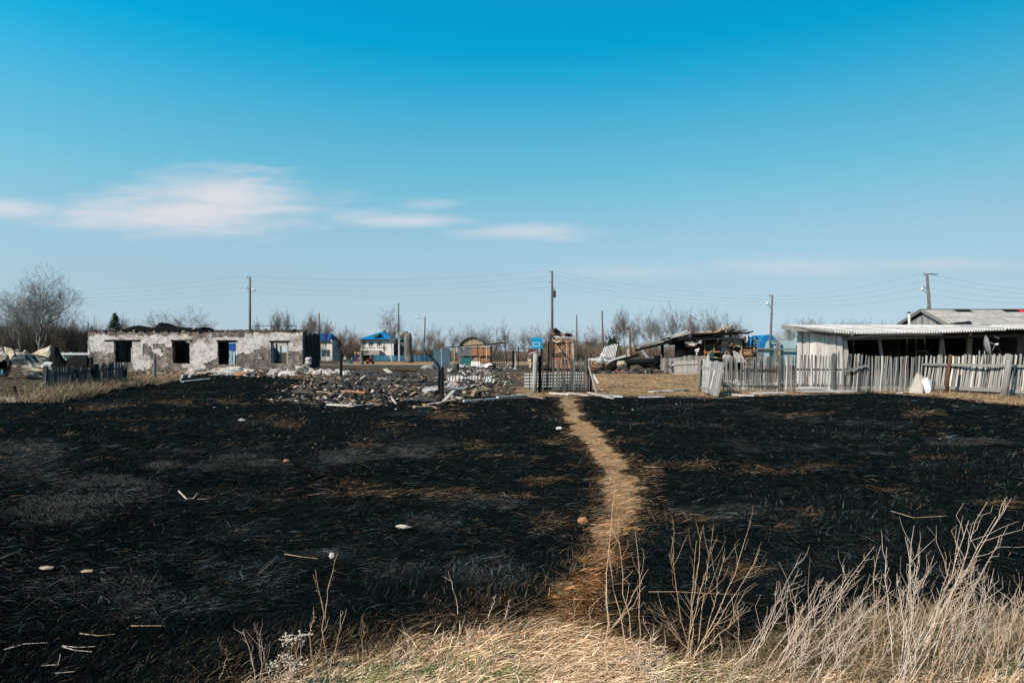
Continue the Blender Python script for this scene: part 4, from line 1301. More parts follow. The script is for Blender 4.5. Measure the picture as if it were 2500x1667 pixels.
def left_fence():
    A = Vector((-17.75, 25.8, 0)); B = Vector((-19.9, 35.0, 0))
    o = root('picket_fence', (A + B) / 2, 'dark weathered picket fence at the left with dry weeds at its foot', 'fence')
    d = (B - A); L = d.length; d.normalize(); head = math.degrees(math.atan2(d.y, d.x))
    n = 56
    for k in range(n):
        s = (k + 0.3 + rnd.uniform(-.2, .2)) / n * L
        if 1.6 < s < 1.75 or 6.0 < s < 6.15:
            continue
        p = A + d * s
        h = 1.12 + 0.16 * math.sin(s * 0.9 + 1) * (s / L) + rnd.uniform(-.10, .06)
        picket(o, (p.x, p.y, gzf(p.x, p.y) * 0 - 0.03), h, 0.17 * rnd.uniform(.8, 1.15), 0.025, head, R(rnd.gauss(6, 3.0)), R(rnd.gauss(0, 2)), 'fence_dark')
    for z in (0.33, 0.86):
        mb = MB(); off = Vector((-d.y, d.x, 0)) * 0.05
        mb.bar(A + off + Vector((0, 0, z)), B + off + Vector((0, 0, z + .03)), 0.05, 0.09)
        part('rail', mb, 'char', o)
    for s, w, h, m in ((0.0, 0.08, 1.2, 'fence_dark'), (0.45, 0.07, 1.15, 'grey_wood'), (5.2, 0.5, 1.18, 'char'), (L, 0.14, 1.2, 'dark_wood')):
        p = A + d * s - Vector((-d.y, d.x, 0)) * 0.06
        mb = MB(); mb.bar(p + Vector((0, 0, -.1)), p + Vector((0.02, 0.04, h)), w, 0.12, side=d)
        part('post', mb, m, o)
    # broken slats fallen against the near end
    mb = MB(); mb.bar((-17.95, 25.4, 0.02), (-17.55, 25.7, 0.62), 0.09, 0.03)
    solo('broken_slat', mb, 'pale_wood', 'broken pale slat leaning on the near end of the left fence', 'slat', (-17.95, 25.4, 0))
    mb = MB(); mb.bar((-18.1, 25.0, 0.0), (-18.3, 25.1, 0.45), 0.07, 0.07)
    solo('charred_stub', mb, 'char', 'short charred stub leaning beside the near end of the left fence', 'stub', (-18.1, 25.0, 0))


left_fence()


def gate_fence():
    d = 29.2
    A = W(1313, 955, d); B = W(1441, 955, 29.0); A.z = B.z = 0
    o = root('picket_fence', (A + B) / 2, 'short dark picket fence panel beside the thick grey post, white slate sheets behind it', 'fence')
    n = 34
    for k in range(n):
        t = (k + 0.5 + rnd.uniform(-.25, .25)) / n
        p = A.lerp(B, t)
        v = 876 + 3 * math.sin(k * 0.7) + rnd.uniform(-4, 4)
        h = CAMH - (v - HOR) / F * d
        picket(o, (p.x, p.y + 0.02, 0.08), h - 0.08, 0.050 * rnd.uniform(.7, 1.2), 0.022, 0, R(rnd.gauss(0.5, 2.2)), R(rnd.gauss(0, 1.5)), 'dark_wood' if rnd.random() < 0.3 else 'fence_dark')
    for v in (902, 948):
        mb = MB(); z = CAMH - (v - HOR) / F * d
        mb.bar((A.x - .1, d + 0.06, z), (B.x + .1, d + 0.05, z - .02), 0.05, 0.10)
        part('rail', mb, 'char', o)
    mb = MB(); mb.bar((W(1384, 900, d).x - .13, d - 0.03, 0.05), (W(1384, 900, d).x - .10, d - 0.03, 1.0), 0.10, 0.03)
    part('board', mb, 'dark_wood', o)
    for u, h in ((1437, 0.95), (1441, 0.80)):
        mb = MB(); x = W(u, 900, d).x
        mb.tube([(x, d - .02, -.1), (x + .01, d - .02, h)], 0.075, 6)
        part('post', mb, 'char', o)
    mb = MB(); x = W(1305.5, 900, 28.8).x
    mb.tube([(x - .03, 28.7, -.1), (x, 28.7, .6), (x + .02, 28.7, 1.2), (x + .03, 28.7, 1.66)], [0.115, 0.105, 0.10, 0.095], 9)
    solo('gate_post', mb, 'grey_wood', 'thick pale grey wooden gate post left of the dark picket panel', 'post', (x, 28.7, 0), smooth=True)
    mb = MB(); mb.tube([(x + .22, 28.95, -.1), (x + .22, 28.95, 1.55)], 0.07, 7)
    solo('gate_post', mb, 'char', 'slim charred post close behind the thick pale gate post', 'post', (x + .22, 28.95, 0))
    # slates leaning behind, ridges level
    x0, x1 = W(1280, 900, 29.9).x, W(1428, 900, 29.9).x
    for k, (a, b, z0, z1) in enumerate(((x0, x0 + 0.92, 0.10, 0.78), (x0 + 0.9, x0 + 1.75, 0.10, 0.80), (x0 + 1.72, x1, 0.08, 0.82))):
        mb = MB()
        mb.sheet((a, 29.95, z0), (a, 30.15, z1), (b, 30.15, z1), (b, 29.95, z0), 8, 3, 0, 0.008, waves=5, wamp=0.045)
        solo('slate_sheet', mb, 'slate', ('left', 'middle', 'right')[k] + ' of the three white ridged slate sheets leaning behind the dark picket panel', 'slate sheet', (a, 29.95, 0), 'slate sheets behind the picket panel')
    # thin stakes
    for (u0, v0, u1, v1, m, lab) in ((1437, 892, 1456, 958, 'pale_wood', 'thin pale lath leaning against the right end of the dark picket panel'), (1447, 913, 1461, 936, 'white_board', 'short white lath leaning beside the dark picket panel')):
        mb = MB(); dd = 28.6
        mb.bar(W(u0, v0, dd), W(u1, v1, 28.2), 0.06, 0.03)
        solo('lath', mb, m, lab, 'lath', W(u1, v1, 28.2))
    mb = MB(); mb.tube([W(1293, 950, 28.8), W(1293, 905, 28.8)], 0.02, 5)
    solo('stake', mb, 'dark_metal', 'thin stake just left of the thick pale gate post', 'stake', W(1293, 952, 28.8))
    mb = MB(); mb.sheet(W(1288, 876, 40), W(1297, 876, 40), W(1296, 897, 40), W(1291, 899, 40), 4, 4, 0.06, 0.01, seed=4, ragged=0.08)
    solo('torn_sheet', mb, 'tan_sheet', 'torn tan scrap hanging left of the thick pale gate post', 'scrap', W(1292, 890, 40))


gate_fence()


def right_fence():
    # left half, standing upright and wavy
    pts = [(1766, 957, 876), (1850, 957, 874), (1950, 957, 868), (2010, 958, 870), (2040, 958, 866), (2100, 957, 872), (2160, 956, 872), (2252, 955, 873)]
    g0 = W(1766, 957, 29.2); g1 = W(2252, 955, 28.9)
    o = root('picket_fence', ((g0.x + g1.x) / 2, 29.0, 0), 'long grey picket fence of narrow upright sticks in front of the plank shed', 'fence')
    u = 1767
    while u < 2250:
        top = np.interp(u, [p[0] for p in pts], [p[2] for p in pts]) + rnd.uniform(-2.4, 2.2)
        if 2036 < u < 2110:
            top -= 4
        d = 29.2 - 0.3 * (u - 1766) / 486
        x = (u - CX) / F * d
        h = CAMH - (top - HOR) / F * d
        lean = 1.0 if u < 1990 else (2.5 if u < 2060 else 4.0)
        picket(o, (x, d + rnd.uniform(-.01, .02), 0.0 + rnd.uniform(0, .06)), h, 0.044 * rnd.uniform(.75, 1.25), 0.026, 0, R(rnd.gauss(lean, 1.2)), R(rnd.gauss(0, 1.5)), rnd.choice(['grey_wood'] * 9 + ['bleached_wood', 'pale_wood', 'fence_dark', 'fence_dark']))
        u += rnd.uniform(3.7, 4.9)
    for (z0, z1) in ((0.93, 0.96), (0.27, 0.25)):
        for (ua, ub) in ((1764, 1898), (1896, 2092), (2088, 2255)):
            a, b = W(ua, 900, 29.28), W(ub, 900, 29.06)
            mb = MB(); mb.bar((a.x, a.y, z0 + rnd.gauss(0, .02)), (b.x, b.y + .001, z1 + rnd.gauss(0, .02)), 0.05, 0.085)
            part('rail', mb, 'dark_wood', o)
    for uu, top in ((1899, 866), (1867, 860), (2032, 862), (2093, 884)):
        x = W(uu, 900, 29.1).x
        mb = MB(); mb.bar((x, 28.98 if uu != 1867 else 29.4, -.1), (x + .01, 28.98 if uu != 1867 else 29.4, CAMH - (top - HOR) / F * 29.0), 0.10, 0.09)
        part('post', mb, 'fence_dark', o)
    mb = MB(); mb.bar(W(2058, 908, 28.9), W(2116, 892, 28.85), 0.03, 0.09)
    part('brace', mb, 'grey_wood', o)
    # right half, leaning, rails on the near side
    g2 = W(2254, 958, 28.6); g3 = W(2620, 985, 24.6)
    o2 = root('picket_fence', ((g2.x + g3.x) / 2, 27, 0), 'leaning right stretch of grey picket fence with a rusty pipe post', 'fence')
    vb = lambda q: np.interp(q, [2254, 2320, 2400, 2500, 2640], [954, 957, 961, 968, 978])
    vt = lambda q: np.interp(q, [2254, 2320, 2400, 2440, 2500, 2640], [871, 869, 867, 866, 866, 864])
    u = 2256
    while u < 2640:
        d = gdist(vb(u) + 0.0)
        x = (u - CX) / F * d
        h = CAMH - (vt(u) + rnd.uniform(-2, 3) - HOR) / F * d
        picket(o2, (x, d + 0.05, 0.03), h, 0.054 * rnd.uniform(.8, 1.25), 0.026, -math.degrees(math.atan2(4.0, 5.5)) * 0 - 38, R(rnd.gauss(6.5, 1.1)), R(rnd.gauss(0, 1.2)), rnd.choice(['grey_wood'] * 8 + ['bleached_wood', 'pale_wood']))
        u += rnd.uniform(4.6, 5.8)
    for zf in (0.72, 0.10):
        prev = None
        for uu in (2254, 2316, 2450, 2640):
            d = gdist(vb(uu)) - 0.03
            p = Vector(((uu - CX) / F * d, d, CAMH * 0.94 * zf + 0.02))
            if prev is not None:
                mb = MB(); mb.bar(prev, p, 0.04, 0.10 if zf > .5 else 0.13)
                part('rail', mb, 'grey_wood_h', o2)
            prev = p
    d = 28.2
    mb = MB(); mb.tube([W(2311, 960, d), W(2316, 900, d), W(2320, 866, d)], [0.075, 0.07, 0.068], 8)
    part('post', mb, 'rust', o2, smooth=True)['label'] = 'rust-brown pipe post'
    d = 26.2
    mb = MB(); mb.tube([W(2451, 972, d), W(2458, 920, d), W(2466, 866, d)], [0.125, 0.118, 0.11], 9)
    part('post', mb, 'grey_wood', o2, smooth=True)['label'] = 'thick round pale wooden post leaning right'
    # broken gate hanging from the post by the yard
    x = W(1708.5, 900, 29.6).x
    mb = MB(); mb.tube([(x, 29.6, -.1), (x, 29.6, .7), (x + .02, 29.6, CAMH - (876 - HOR) / F * 29.6)], [0.07, 0.068, 0.06], 8)
    solo('gate_post', mb, 'grey_wood', 'grey wooden post with the sagging plank gate hung on its right', 'post', (x, 29.6, 0), smooth=True)
    mb = MB(); mb.tube([(x + .13, 29.75, -.1), (x + .14, 29.75, 1.35)], 0.05, 6)
    solo('gate_post', mb, 'dark_wood', 'thin dark post just behind the post of the sagging plank gate', 'post', (x + .13, 29.75, 0))
    tl, tr, br, bl = W(1716, 878, 28.6), W(1771, 884, 27.6), W(1754, 973, 25.4), W(1712, 953, 28.2)
    br.z = 0.03; bl.z = 0.10
    og = root('wooden_gate', (bl + br) / 2, 'sagging grey plank gate with a diagonal brace, tilted off its post', 'gate')
    n = 10
    for k in range(n):
        t0, t1 = (k + .06) / n, (k + .94) / n
        r = random.Random(k)
        b0, b1 = bl.lerp(br, t0), bl.lerp(br, t1); c0, c1 = tl.lerp(tr, t0), tl.lerp(tr, t1)
        dz = Vector((0, 0, r.uniform(-.03, .03)))
        nn = Vector((0.3, 0.9, 0.1)).normalized() * 0.025
        mb = MB(); mb.hexa([b0, b1, b1 + nn, b0 + nn, c0 + dz, c1 + dz, c1 + nn + dz, c0 + nn + dz])
        part('plank', mb, 'grey_wood', og)
    q = lambda s, t: (bl.lerp(br, s)).lerp(tl.lerp(tr, s), t) - Vector((0.3, 0.9, 0.1)).normalized() * 0.025
    for (a, b, w, m) in (((-.02, .76), (1.03, .70), .13, 'grey_wood_h'), ((-.02, .10), (1.0, .16), .10, 'grey_wood_h'), ((.60, .70), (.50, .12), .06, 'pale_wood')):
        mb = MB(); mb.bar(q(*a), q(*b), 0.035, w)
        part('brace', mb, m, og)


right_fence()


# ================================================================== plank shed with corrugated slate roof
def plank_shed():
    X0, X1, Y0, Y1 = 16.0, 31.0, 33.0, 38.2
    o = root('plank_shed', (20, 35, 0), 'open-fronted grey plank shed under a white corrugated slate roof', 'shed')
    zf = lambda x: np.interp(x, [15.0, 16.2, 20.0, 23.0, 31], [2.70, 2.60, 2.63, 2.75, 2.85])
    zb = 3.18
    # left plank wall
    n = 17
    r = random.Random(12)
    for k in range(n):
        y0 = Y0 + 0.1 + (Y1 - Y0) * k / n; y1 = Y0 + 0.1 + (Y1 - Y0) * (k + 0.93) / n
        zt = 2.45 + (y0 - Y0) / (Y1 - Y0) * 0.50 - (0.06 if 3 < k < 12 else 0)
        mb = MB(); off = r.uniform(-.03, .03)
        mb.hexa([(X0 + off, y0, 0), (X0 + .03 + off, y0, 0), (X0 + .03 + off, y1, 0), (X0 + off, y1, 0), (X0 + off, y0, zt), (X0 + .03 + off, y0, zt), (X0 + .03 + off, y1, zt + .04), (X0 + off, y1, zt + .04)])
        part('plank', mb, 'bleached_wood' if r.random() < 0.7 else 'pale_wood', o)
    # rear wall and floor-side dark boards
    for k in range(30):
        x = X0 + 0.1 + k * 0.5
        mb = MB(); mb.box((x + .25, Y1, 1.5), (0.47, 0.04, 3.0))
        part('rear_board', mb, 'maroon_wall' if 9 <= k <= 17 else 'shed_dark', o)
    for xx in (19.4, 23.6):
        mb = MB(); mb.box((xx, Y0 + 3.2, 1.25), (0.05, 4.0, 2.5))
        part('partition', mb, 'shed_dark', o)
    # front boards, low, in the shade behind the fence
    for k in range(0):
        pass
    # beams
    mb = MB(); mb.bar((X0, Y0 + 0.12, 2.36), (20.0, Y0 + 0.15, 2.44), 0.12, 0.14)
    part('beam', mb, 'grey_wood_h', o)
    mb = MB(); mb.bar((20.0, Y0 + 0.15, 2.44), (31.0, Y0 + 0.2, 2.62), 0.12, 0.14)
    part('beam', mb, 'dark_wood', o)
    mb = MB(); mb.tube([W(2070, 825, 32.9), W(2120, 819.5, 32.8), W(2200, 816.5, 32.8), W(2300, 816, 32.8)], 0.05, 6)
    part('gutter', mb, 'metal_dull', o)
    # posts and braces
    for (u0, v0, u1, v1, w, m, d) in ((2073, 952, 2061, 822, 0.20, 'pale_wood', 33.2), (2062, 952, 2062, 826, 0.12, 'dark_wood', 33.6), (2163, 952, 2146, 824, 0.11, 'grey_wood', 33.6), (2290, 948, 2299, 818, 0.12, 'grey_wood', 33.4), (2312, 948, 2301, 830, 0.09, 'tan_wood', 33.9), (2362, 948, 2367, 826, 0.24, 'grey_wood', 34.4), (2484, 945, 2492, 818, 0.30, 'fence_dark', 34.4), (2423, 940, 2423, 832, 0.09, 'dark_wood', 36.0)):
        mb = MB(); a = W(u0, v0, d); a.z = 0
        mb.bar(a, W(u1, v1, d), w, 0.12, side=(1, 0, 0))
        part('post', mb, m, o)
    mb = MB(); mb.tube([W(2432, 838, 35), W(2448, 868, 35)], 0.02, 5)
    part('brace', mb, 'grey_wood_h', o)
    # inner window frame on the rear wall
    d = Y1 - 0.15
    for (u0, v0, u1, v1) in ((2233, 857, 2266, 857), (2235, 857, 2235, 890), (2264, 857, 2264, 890)):
        mb = MB(); mb.bar(W(u0, v0, d), W(u1, v1, d), 0.10, 0.10, side=(1, 0, 0) if u0 == u1 else (0, 1, 0))
        part('window_frame', mb, 'metal_dull', o)
    for (u0, v0, u1, v1) in ((2367, 818, 2372, 815.5), (2427, 821, 2439, 826)):
        mb = MB(); mb.bar(W(u0, v0, 33.0), W(u1, v1, 33.0), 0.05, 0.08)
        part('pale_trim', mb, 'pale_wood', o)  # short trims in their own pale wood colour
    # fascia boards at the left
    mb = MB(); mb.bar((15.25, 38.6, 3.13), (15.55, 34.6, 2.80), 0.04, 0.24, side=(1, 0, 0)); part('fascia', mb, 'grey_wood_h', o)
    mb = MB(); mb.bar((15.55, 34.58, 2.79), (16.25, 32.55, 2.58), 0.04, 0.24, side=(1, 0, 0)); part('fascia', mb, 'grey_wood_h', o)
    # roof: slate sheets in two rows, one object each
    k = 0; x = 15.32
    r = random.Random(31)
    while x < 30.5:
        w = 1.02
        e0, e1 = zf(x), zf(x + w)
        for row in (0, 1):
            ya, yb = (Y0 - 0.50, Y0 + 2.72) if row == 0 else (Y0 + 2.5, Y1 + 0.5)
            fa, fb = (ya - Y0 + 0.5) / (Y1 - Y0 + 1.0), (yb - Y0 + 0.5) / (Y1 - Y0 + 1.0)
            lift = row * 0.035 + r.uniform(-.008, .016) + (0.05 if x > 22.6 and row == 0 else 0)
            za0, za1 = e0 + (zb - e0) * fa + lift, e1 + (zb - e1) * fa + lift
            zb0, zb1 = e0 + (zb - e0) * fb + lift, e1 + (zb - e1) * fb + lift
            skew = r.uniform(-.05, .05)
            mb = MB()
            mb.sheet((x, ya + skew, za0), (x + w + 0.02, ya - skew, za1), (x + w + 0.02, yb - skew, zb1), (x, yb + skew, zb0), 8, 2, 0, 0.008, waves=8, wamp=0.046)
            part('slate_sheet', mb, 'slate', o)
        x += w
    # laths lying along the upper edge
    for (u0, v0, u1, v1) in ((2316, 797, 2420, 793), (2400, 797, 2499, 795), (2320, 801, 2450, 799.5)):
        mb = MB(); mb.bar(W(u0, v0, 36.5), W(u1, v1, 36.5), 0.06, 0.05); part('lath', mb, 'grey_wood_h', o)
    # satellite dish
    c = W(2404, 845, 32.6)
    od = root('satellite_dish', c, 'grey satellite dish under the eave of the plank shed, seen almost edge-on', 'dish')
    mb = MB()
    ax = Vector((0.86, -0.40, 0.18)).normalized(); sx = Vector((0, 0, 1)).cross(ax).normalized(); sy = ax.cross(sx)
    rings = 5; segn = 24; vs = []; fs = []
    for side in (0, 1):
        for i in range(rings + 1):
            rr = 0.50 * i / rings
            for q in range(segn):
                an = 2 * math.pi * q / segn
                vs.append(c + sx * math.cos(an) * rr + sy * math.sin(an) * rr + ax * (rr * rr * 0.55 - side * 0.015))
    per = (rings + 1) * segn
    for side in (0, 1):
        for i in range(rings):
            for q in range(segn):
                a = side * per + i * segn + q; b = side * per + i * segn + (q + 1) % segn
                fs.append((a, b, b + segn, a + segn) if side == 0 else (a, a + segn, b + segn, b))
    mb.add(vs, fs); part('reflector', mb, 'metal_dull', od, smooth=True)
    f = c + ax * 0.42
    mb = MB(); mb.tube([f, f + ax * 0.13], 0.045, 8); part('receiver', mb, 'white', od)
    for an in (0.5, 2.6, 4.7):
        mb = MB(); mb.tube([c + sx * math.cos(an) * .48 + sy * math.sin(an) * .48 + ax * .12, f], 0.009, 4); part('strut', mb, 'metal_dull', od)
    for dx in (-.12, .12):
        mb = MB(); mb.tube([c - ax * .05 + Vector((dx, .1, -.2)), (c.x + dx * 1.6, c.y + .12, 0)], 0.025, 6); part('leg', mb, 'metal_dull', od)


plank_shed()


def slate_house():
    # gable to the left, ridge running right
    xl = 29.0; yr = 48.0; zr = 4.68
    yf, yk = 45.0, 51.2; zf_, zk = 3.50, 3.72
    x1 = 42.0
    o = root('slate_house', (34, 48, 0), 'house with a grey slate gable roof and bare board gable behind the shed', 'house')
    mb = MB()
    mb.add([(xl, yf + .3, 0), (xl, yk - .3, 0), (xl, yk - .3, zk - .05), (xl, yr, zr - .12), (xl, yf + .3, zf_ - .05), (x1, yf + .3, 0), (x1, yk - .3, 0), (x1, yk - .3, zk - .05), (x1, yr, zr - .12), (x1, yf + .3, zf_ - .05)],
           [(0, 4, 3, 2, 1), (5, 6, 7, 8, 9), (0, 5, 9, 4), (1, 2, 7, 6)])
    part('wall', mb, 'dark_wood', o)
    n = 22
    for k in range(n):
        y0 = yf + .35 + (yk - yf - .7) * k / n; y1 = yf + .35 + (yk - yf - .7) * (k + .9) / n
        ym = (y0 + y1) / 2
        zt = zf_ + (zr - zf_) * (ym - yf) / (yr - yf) if ym < yr else zk + (zr - zk) * (yk - ym) / (yk - yr)
        mb = MB(); mb.box((xl - .03, ym, (zt - .25 + 2.4) / 2), (0.04, y1 - y0, zt - .25 - 2.4))
        part('gable_board', mb, 'grey_wood', o)
    for (a, b) in (((xl - .25, yf - .15, zf_ - .08), (xl - .25, yr, zr - .02)), ((xl - .25, yk + .15, zk - .1), (xl - .25, yr, zr - .02))):
        mb = MB(); mb.bar(a, b, 0.05, 0.22, side=(1, 0, 0)); part('barge_board', mb, 'grey_wood_h' if a[1] < 46 else 'fence_dark', o)
    mb = MB(); mb.sheet((xl - .25, yk + .2, zk - .05), (x1, yk + .2, zk - .05), (x1, yr + .02, zr), (xl - .25, yr + .02, zr), 4, 2, 0, 0.03)
    part('rear_roof', mb, 'slate_grey', o)
    mb = MB(); mb.sheet((xl - .1, yf - .2, zf_ - .14), (xl - .1, yr, zr - .05), (x1, yr, zr - .05), (x1, yf - .2, zf_ - .14), 2, 2, 0, 0.02)
    part('roof_underlay', mb, 'char', o)
    w = 1.12; x = xl - .28; k = 0; r = random.Random(77)
    while x < x1 - 1:
        for row in (0, 1):
            t0, t1 = (0.0, .52) if row == 0 else (.5, 1.0)
            q = lambda t: (yf - .3 + (yr - yf + .3) * t, zf_ - .08 + (zr - zf_ + .08) * t + row * .02)
            (ya, za), (yb, zb_) = q(t0), q(t1)
            if row == 1 and k in (2, 5):
                # the top of this sheet is broken off, leaving a dark gap under the ridge
                yb -= 0.55; zb_ -= 0.21
            slip = r.uniform(-.02, .02)
            m_ = 'red' if (k >= 6 and row == 1) else 'slate_grey'
            mb = MB(); mb.sheet((x, ya + slip, za + slip * .4), (x + w - .02, ya, za), (x + w - .02, yb, zb_), (x, yb, zb_), 8, 2, 0, 0.01, waves=8, wamp=0.016)
            part('slate_sheet', mb, m_, o)
        x += w; k += 1
    mb = MB(); mb.sheet(W(2318, 790, 44.6), W(2374, 790, 44.6), W(2368, 784, 45.0), W(2330, 788, 45.0), 5, 3, 0.03, 0.02)
    part('felt_patch', mb, 'char', o)
    mb = MB(); mb.bar((xl - .3, yr, zr + .04), (x1, yr, zr + .04), 0.18, 0.06); part('ridge_cap', mb, 'fence_dark', o)
    mb = MB(); mb.tube([W(2220.5, 800, 47), W(2219.5, 764, 47)], 0.09, 8)
    oc = solo('flue_pipe', mb, 'white_board', 'pale flue pipe with a dark cap left of the slate gable', 'pipe', W(2220.5, 800, 47))
    mb = MB(); mb.tube([W(2219.5, 764, 47), W(2219.3, 761.5, 47)], 0.13, 8); c = link('cap', mb.mesh('cap', W(2220.5, 800, 47)), oc, 'char')


slate_house()


# ================================================================== poles and wires
def pole(u, vt, d, vbase, label, r0=0.13, lean=0.0, mat='pole_wood', lamp=None, extras=(), ins=True, white_foot=0.0, name='power_pole', side=1):
    top = W(u, vt, d); foot = Vector((top.x - lean, d, -0.2))
    o = root(name, (foot.x, d, 0), label, 'pole', 'power poles' if ins else None)
    mb = MB(); mb.tube([foot, foot.lerp(top, .5), top], [r0, r0 * .85, r0 * .66], 8)
    part('shaft', mb, mat, o, smooth=True)
    if ins:
        for k, z in enumerate((0.15, 0.75, 1.35, 1.95)):
            s = 1 if k % 2 else -1
            mb = MB(); p = top - Vector((0, 0, z)) - (top - foot).normalized() * 0
            mb.tube([p, p + Vector((s * .28, 0, .05)), p + Vector((s * .28, 0, .2))], 0.035, 5)
            part('insulator', mb, 'white_board' if k % 2 else 'dark_metal', o)
    if lamp:
        dx, dz = lamp
        mb = MB(); p = top - Vector((0, 0, dz)); q = p + Vector((dx, 0, 0.25))
        mb.tube([p, q], 0.035, 5); a = part('lamp_arm', mb, 'metal_dull', o)
        mb = MB(); mb.tube([q, q + Vector((dx * .25, 0, .08)), q + Vector((dx * .75, 0, .06))], [0.09, 0.17, 0.06], 7); part('lamp_head', mb, 'lamp_glass', a)
    if white_foot:
        mb = MB(); mb.tube([(foot.x + .18, d - .2, 0), (foot.x + .18, d - .2, white_foot)], 0.15, 6); part('concrete_stub', mb, 'white_board', o)
    return o, top


oA, tA = pole(610, 676, 76, 880, 'tall power pole rising behind the burnt masonry house roof', 0.17, lamp=(0.35, 1.75))
oB, tB = pole(1348, 662, 75, 880, 'tallest power pole, just left of the brick stove, with a small box on it', 0.17)
mb = MB(); p = W(1353.5, 718, 75); mb.box(p, (0.32, 0.3, 0.75)); part('fuse_box', mb, 'dark_metal', oB)
mb = MB(); mb.tube([W(1353.5, 709, 75), W(1353.5, 702, 75)], 0.05, 5); part('fuse_rod', mb, 'metal_dull', oB)
oC, tC = pole(2263, 668, 62, 880, 'leaning power pole with an antenna at its top behind the slate roof', 0.17, lean=-0.62, lamp=(-0.35, 1.75))
for (u1, v1) in ((2291, 668.5), (2289, 673)):
    mb = MB(); mb.tube([W(2266, 668.5, 62), W(u1, v1, 62)], 0.025, 4); part('antenna_rod', mb, 'dark_metal', oC)
mb = MB(); mb.tube([W(2269, 722, 62), W(2263, 790, 62)], 0.09, 6); part('strut', mb, 'pole_wood', oC)
pole(779, 764, 140, 880, 'short reddish power pole at the right end of the burnt house', 0.18, lean=-.1, mat='rust', lamp=(0.5, 1.0), ins=False)
pole(973, 740, 128, 880, 'tall thin dark pole with a pale concrete foot in front of the pink house', 0.19, lamp=None, ins=False, white_foot=5.5)
pole(1038, 773, 132, 885, 'pole with an arm lamp and a pale foot left of the blue gate', 0.17, lean=0.3, lamp=(-1.2, 0.5), ins=False, white_foot=3.6)
pole(1408, 769, 125, 870, 'distant pole with a white insulator right of the brick stove', 0.17, ins=False, lamp=(-0.25, 1.9))
pole(1470, 759, 120, 870, 'distant plain grey pole halfway between the stove and the collapsed shed', 0.20, lean=-.2, ins=False)
o_, t_ = pole(1684, 769, 85, 860, 'dark pole with a slanting bracket behind the collapsed shed roof', 0.14, lean=-.1, ins=False)
mb = MB(); mb.tube([W(1686, 770, 85), W(1702, 782, 85)], 0.06, 4); part('bracket', mb, 'metal_dull', o_)
o_, t_ = pole(1537, 799, 64, 875, 'broken brown pole leaning slightly above the burnt timber heap', 0.14, lean=-.17, mat='rust', ins=False)
mb = MB(); mb.tube([W(1537, 805, 64), W(1530, 801, 64)], 0.05, 4); part('bracket', mb, 'char', o_)
pole(1885.5, 720, 70, 875, 'purplish pole with a white street lamp beside the pale blue sheets', 0.14, lean=0.30, mat='pole_wood', lamp=(-0.4, 1.2), ins=True)


def wire(p0, p1, sag, label, group, rad=0.006, n=14):
    mb = MB(); pts = []
    for i in range(n + 1):
        t = i / n
        p = Vector(p0).lerp(Vector(p1), t); p.z -= sag * 4 * t * (1 - t); pts.append(p)
    mb.tube(pts, rad, 3, cap=False)
    solo('power_line', mb, 'wire', label, 'wire', tuple(Vector(p0)), group)


LV = ['topmost', 'second from the top', 'third from the top', 'lowest']
for k in range(4):
    dz = Vector((0, 0, -0.05 - 0.6 * k))
    s = Vector((0.28 if k % 2 else -.28, 0, 0.15))
    L0 = W(-60, 720 - 3 + k * 6.2, 84)
    wire(L0, tA + dz + s, 0.5, LV[k] + ' of the wires running left from the pole above the burnt house', 'wires left of the burnt house pole')
    wire(tA + dz + s, tB + dz + s, 0.75, LV[k] + ' of the wires between the burnt house pole and the tallest pole', 'wires across the middle')
    wire(tB + dz + s, W(1884, 724 + 7 * k, 70), 0.55, LV[k] + ' of the wires from the tallest pole to the purplish lamp pole', 'wires right of the tallest pole')
    wire(W(1884, 724 + 7 * k, 70), tC + dz * 1.1 + s, 0.5, LV[k] + ' of the wires from the purplish lamp pole to the leaning pole', 'wires right of the lamp pole')
    wire(tC + dz * 1.1 + s, W(2620, 712 + 8 * k, 60), 0.4, LV[k] + ' of the wires leaving the leaning pole to the right', 'wires at the right edge')
wire(W(622, 715, 76), W(668, 760, 80), 0.0, 'service wire slanting down from the burnt house pole lamp', None)


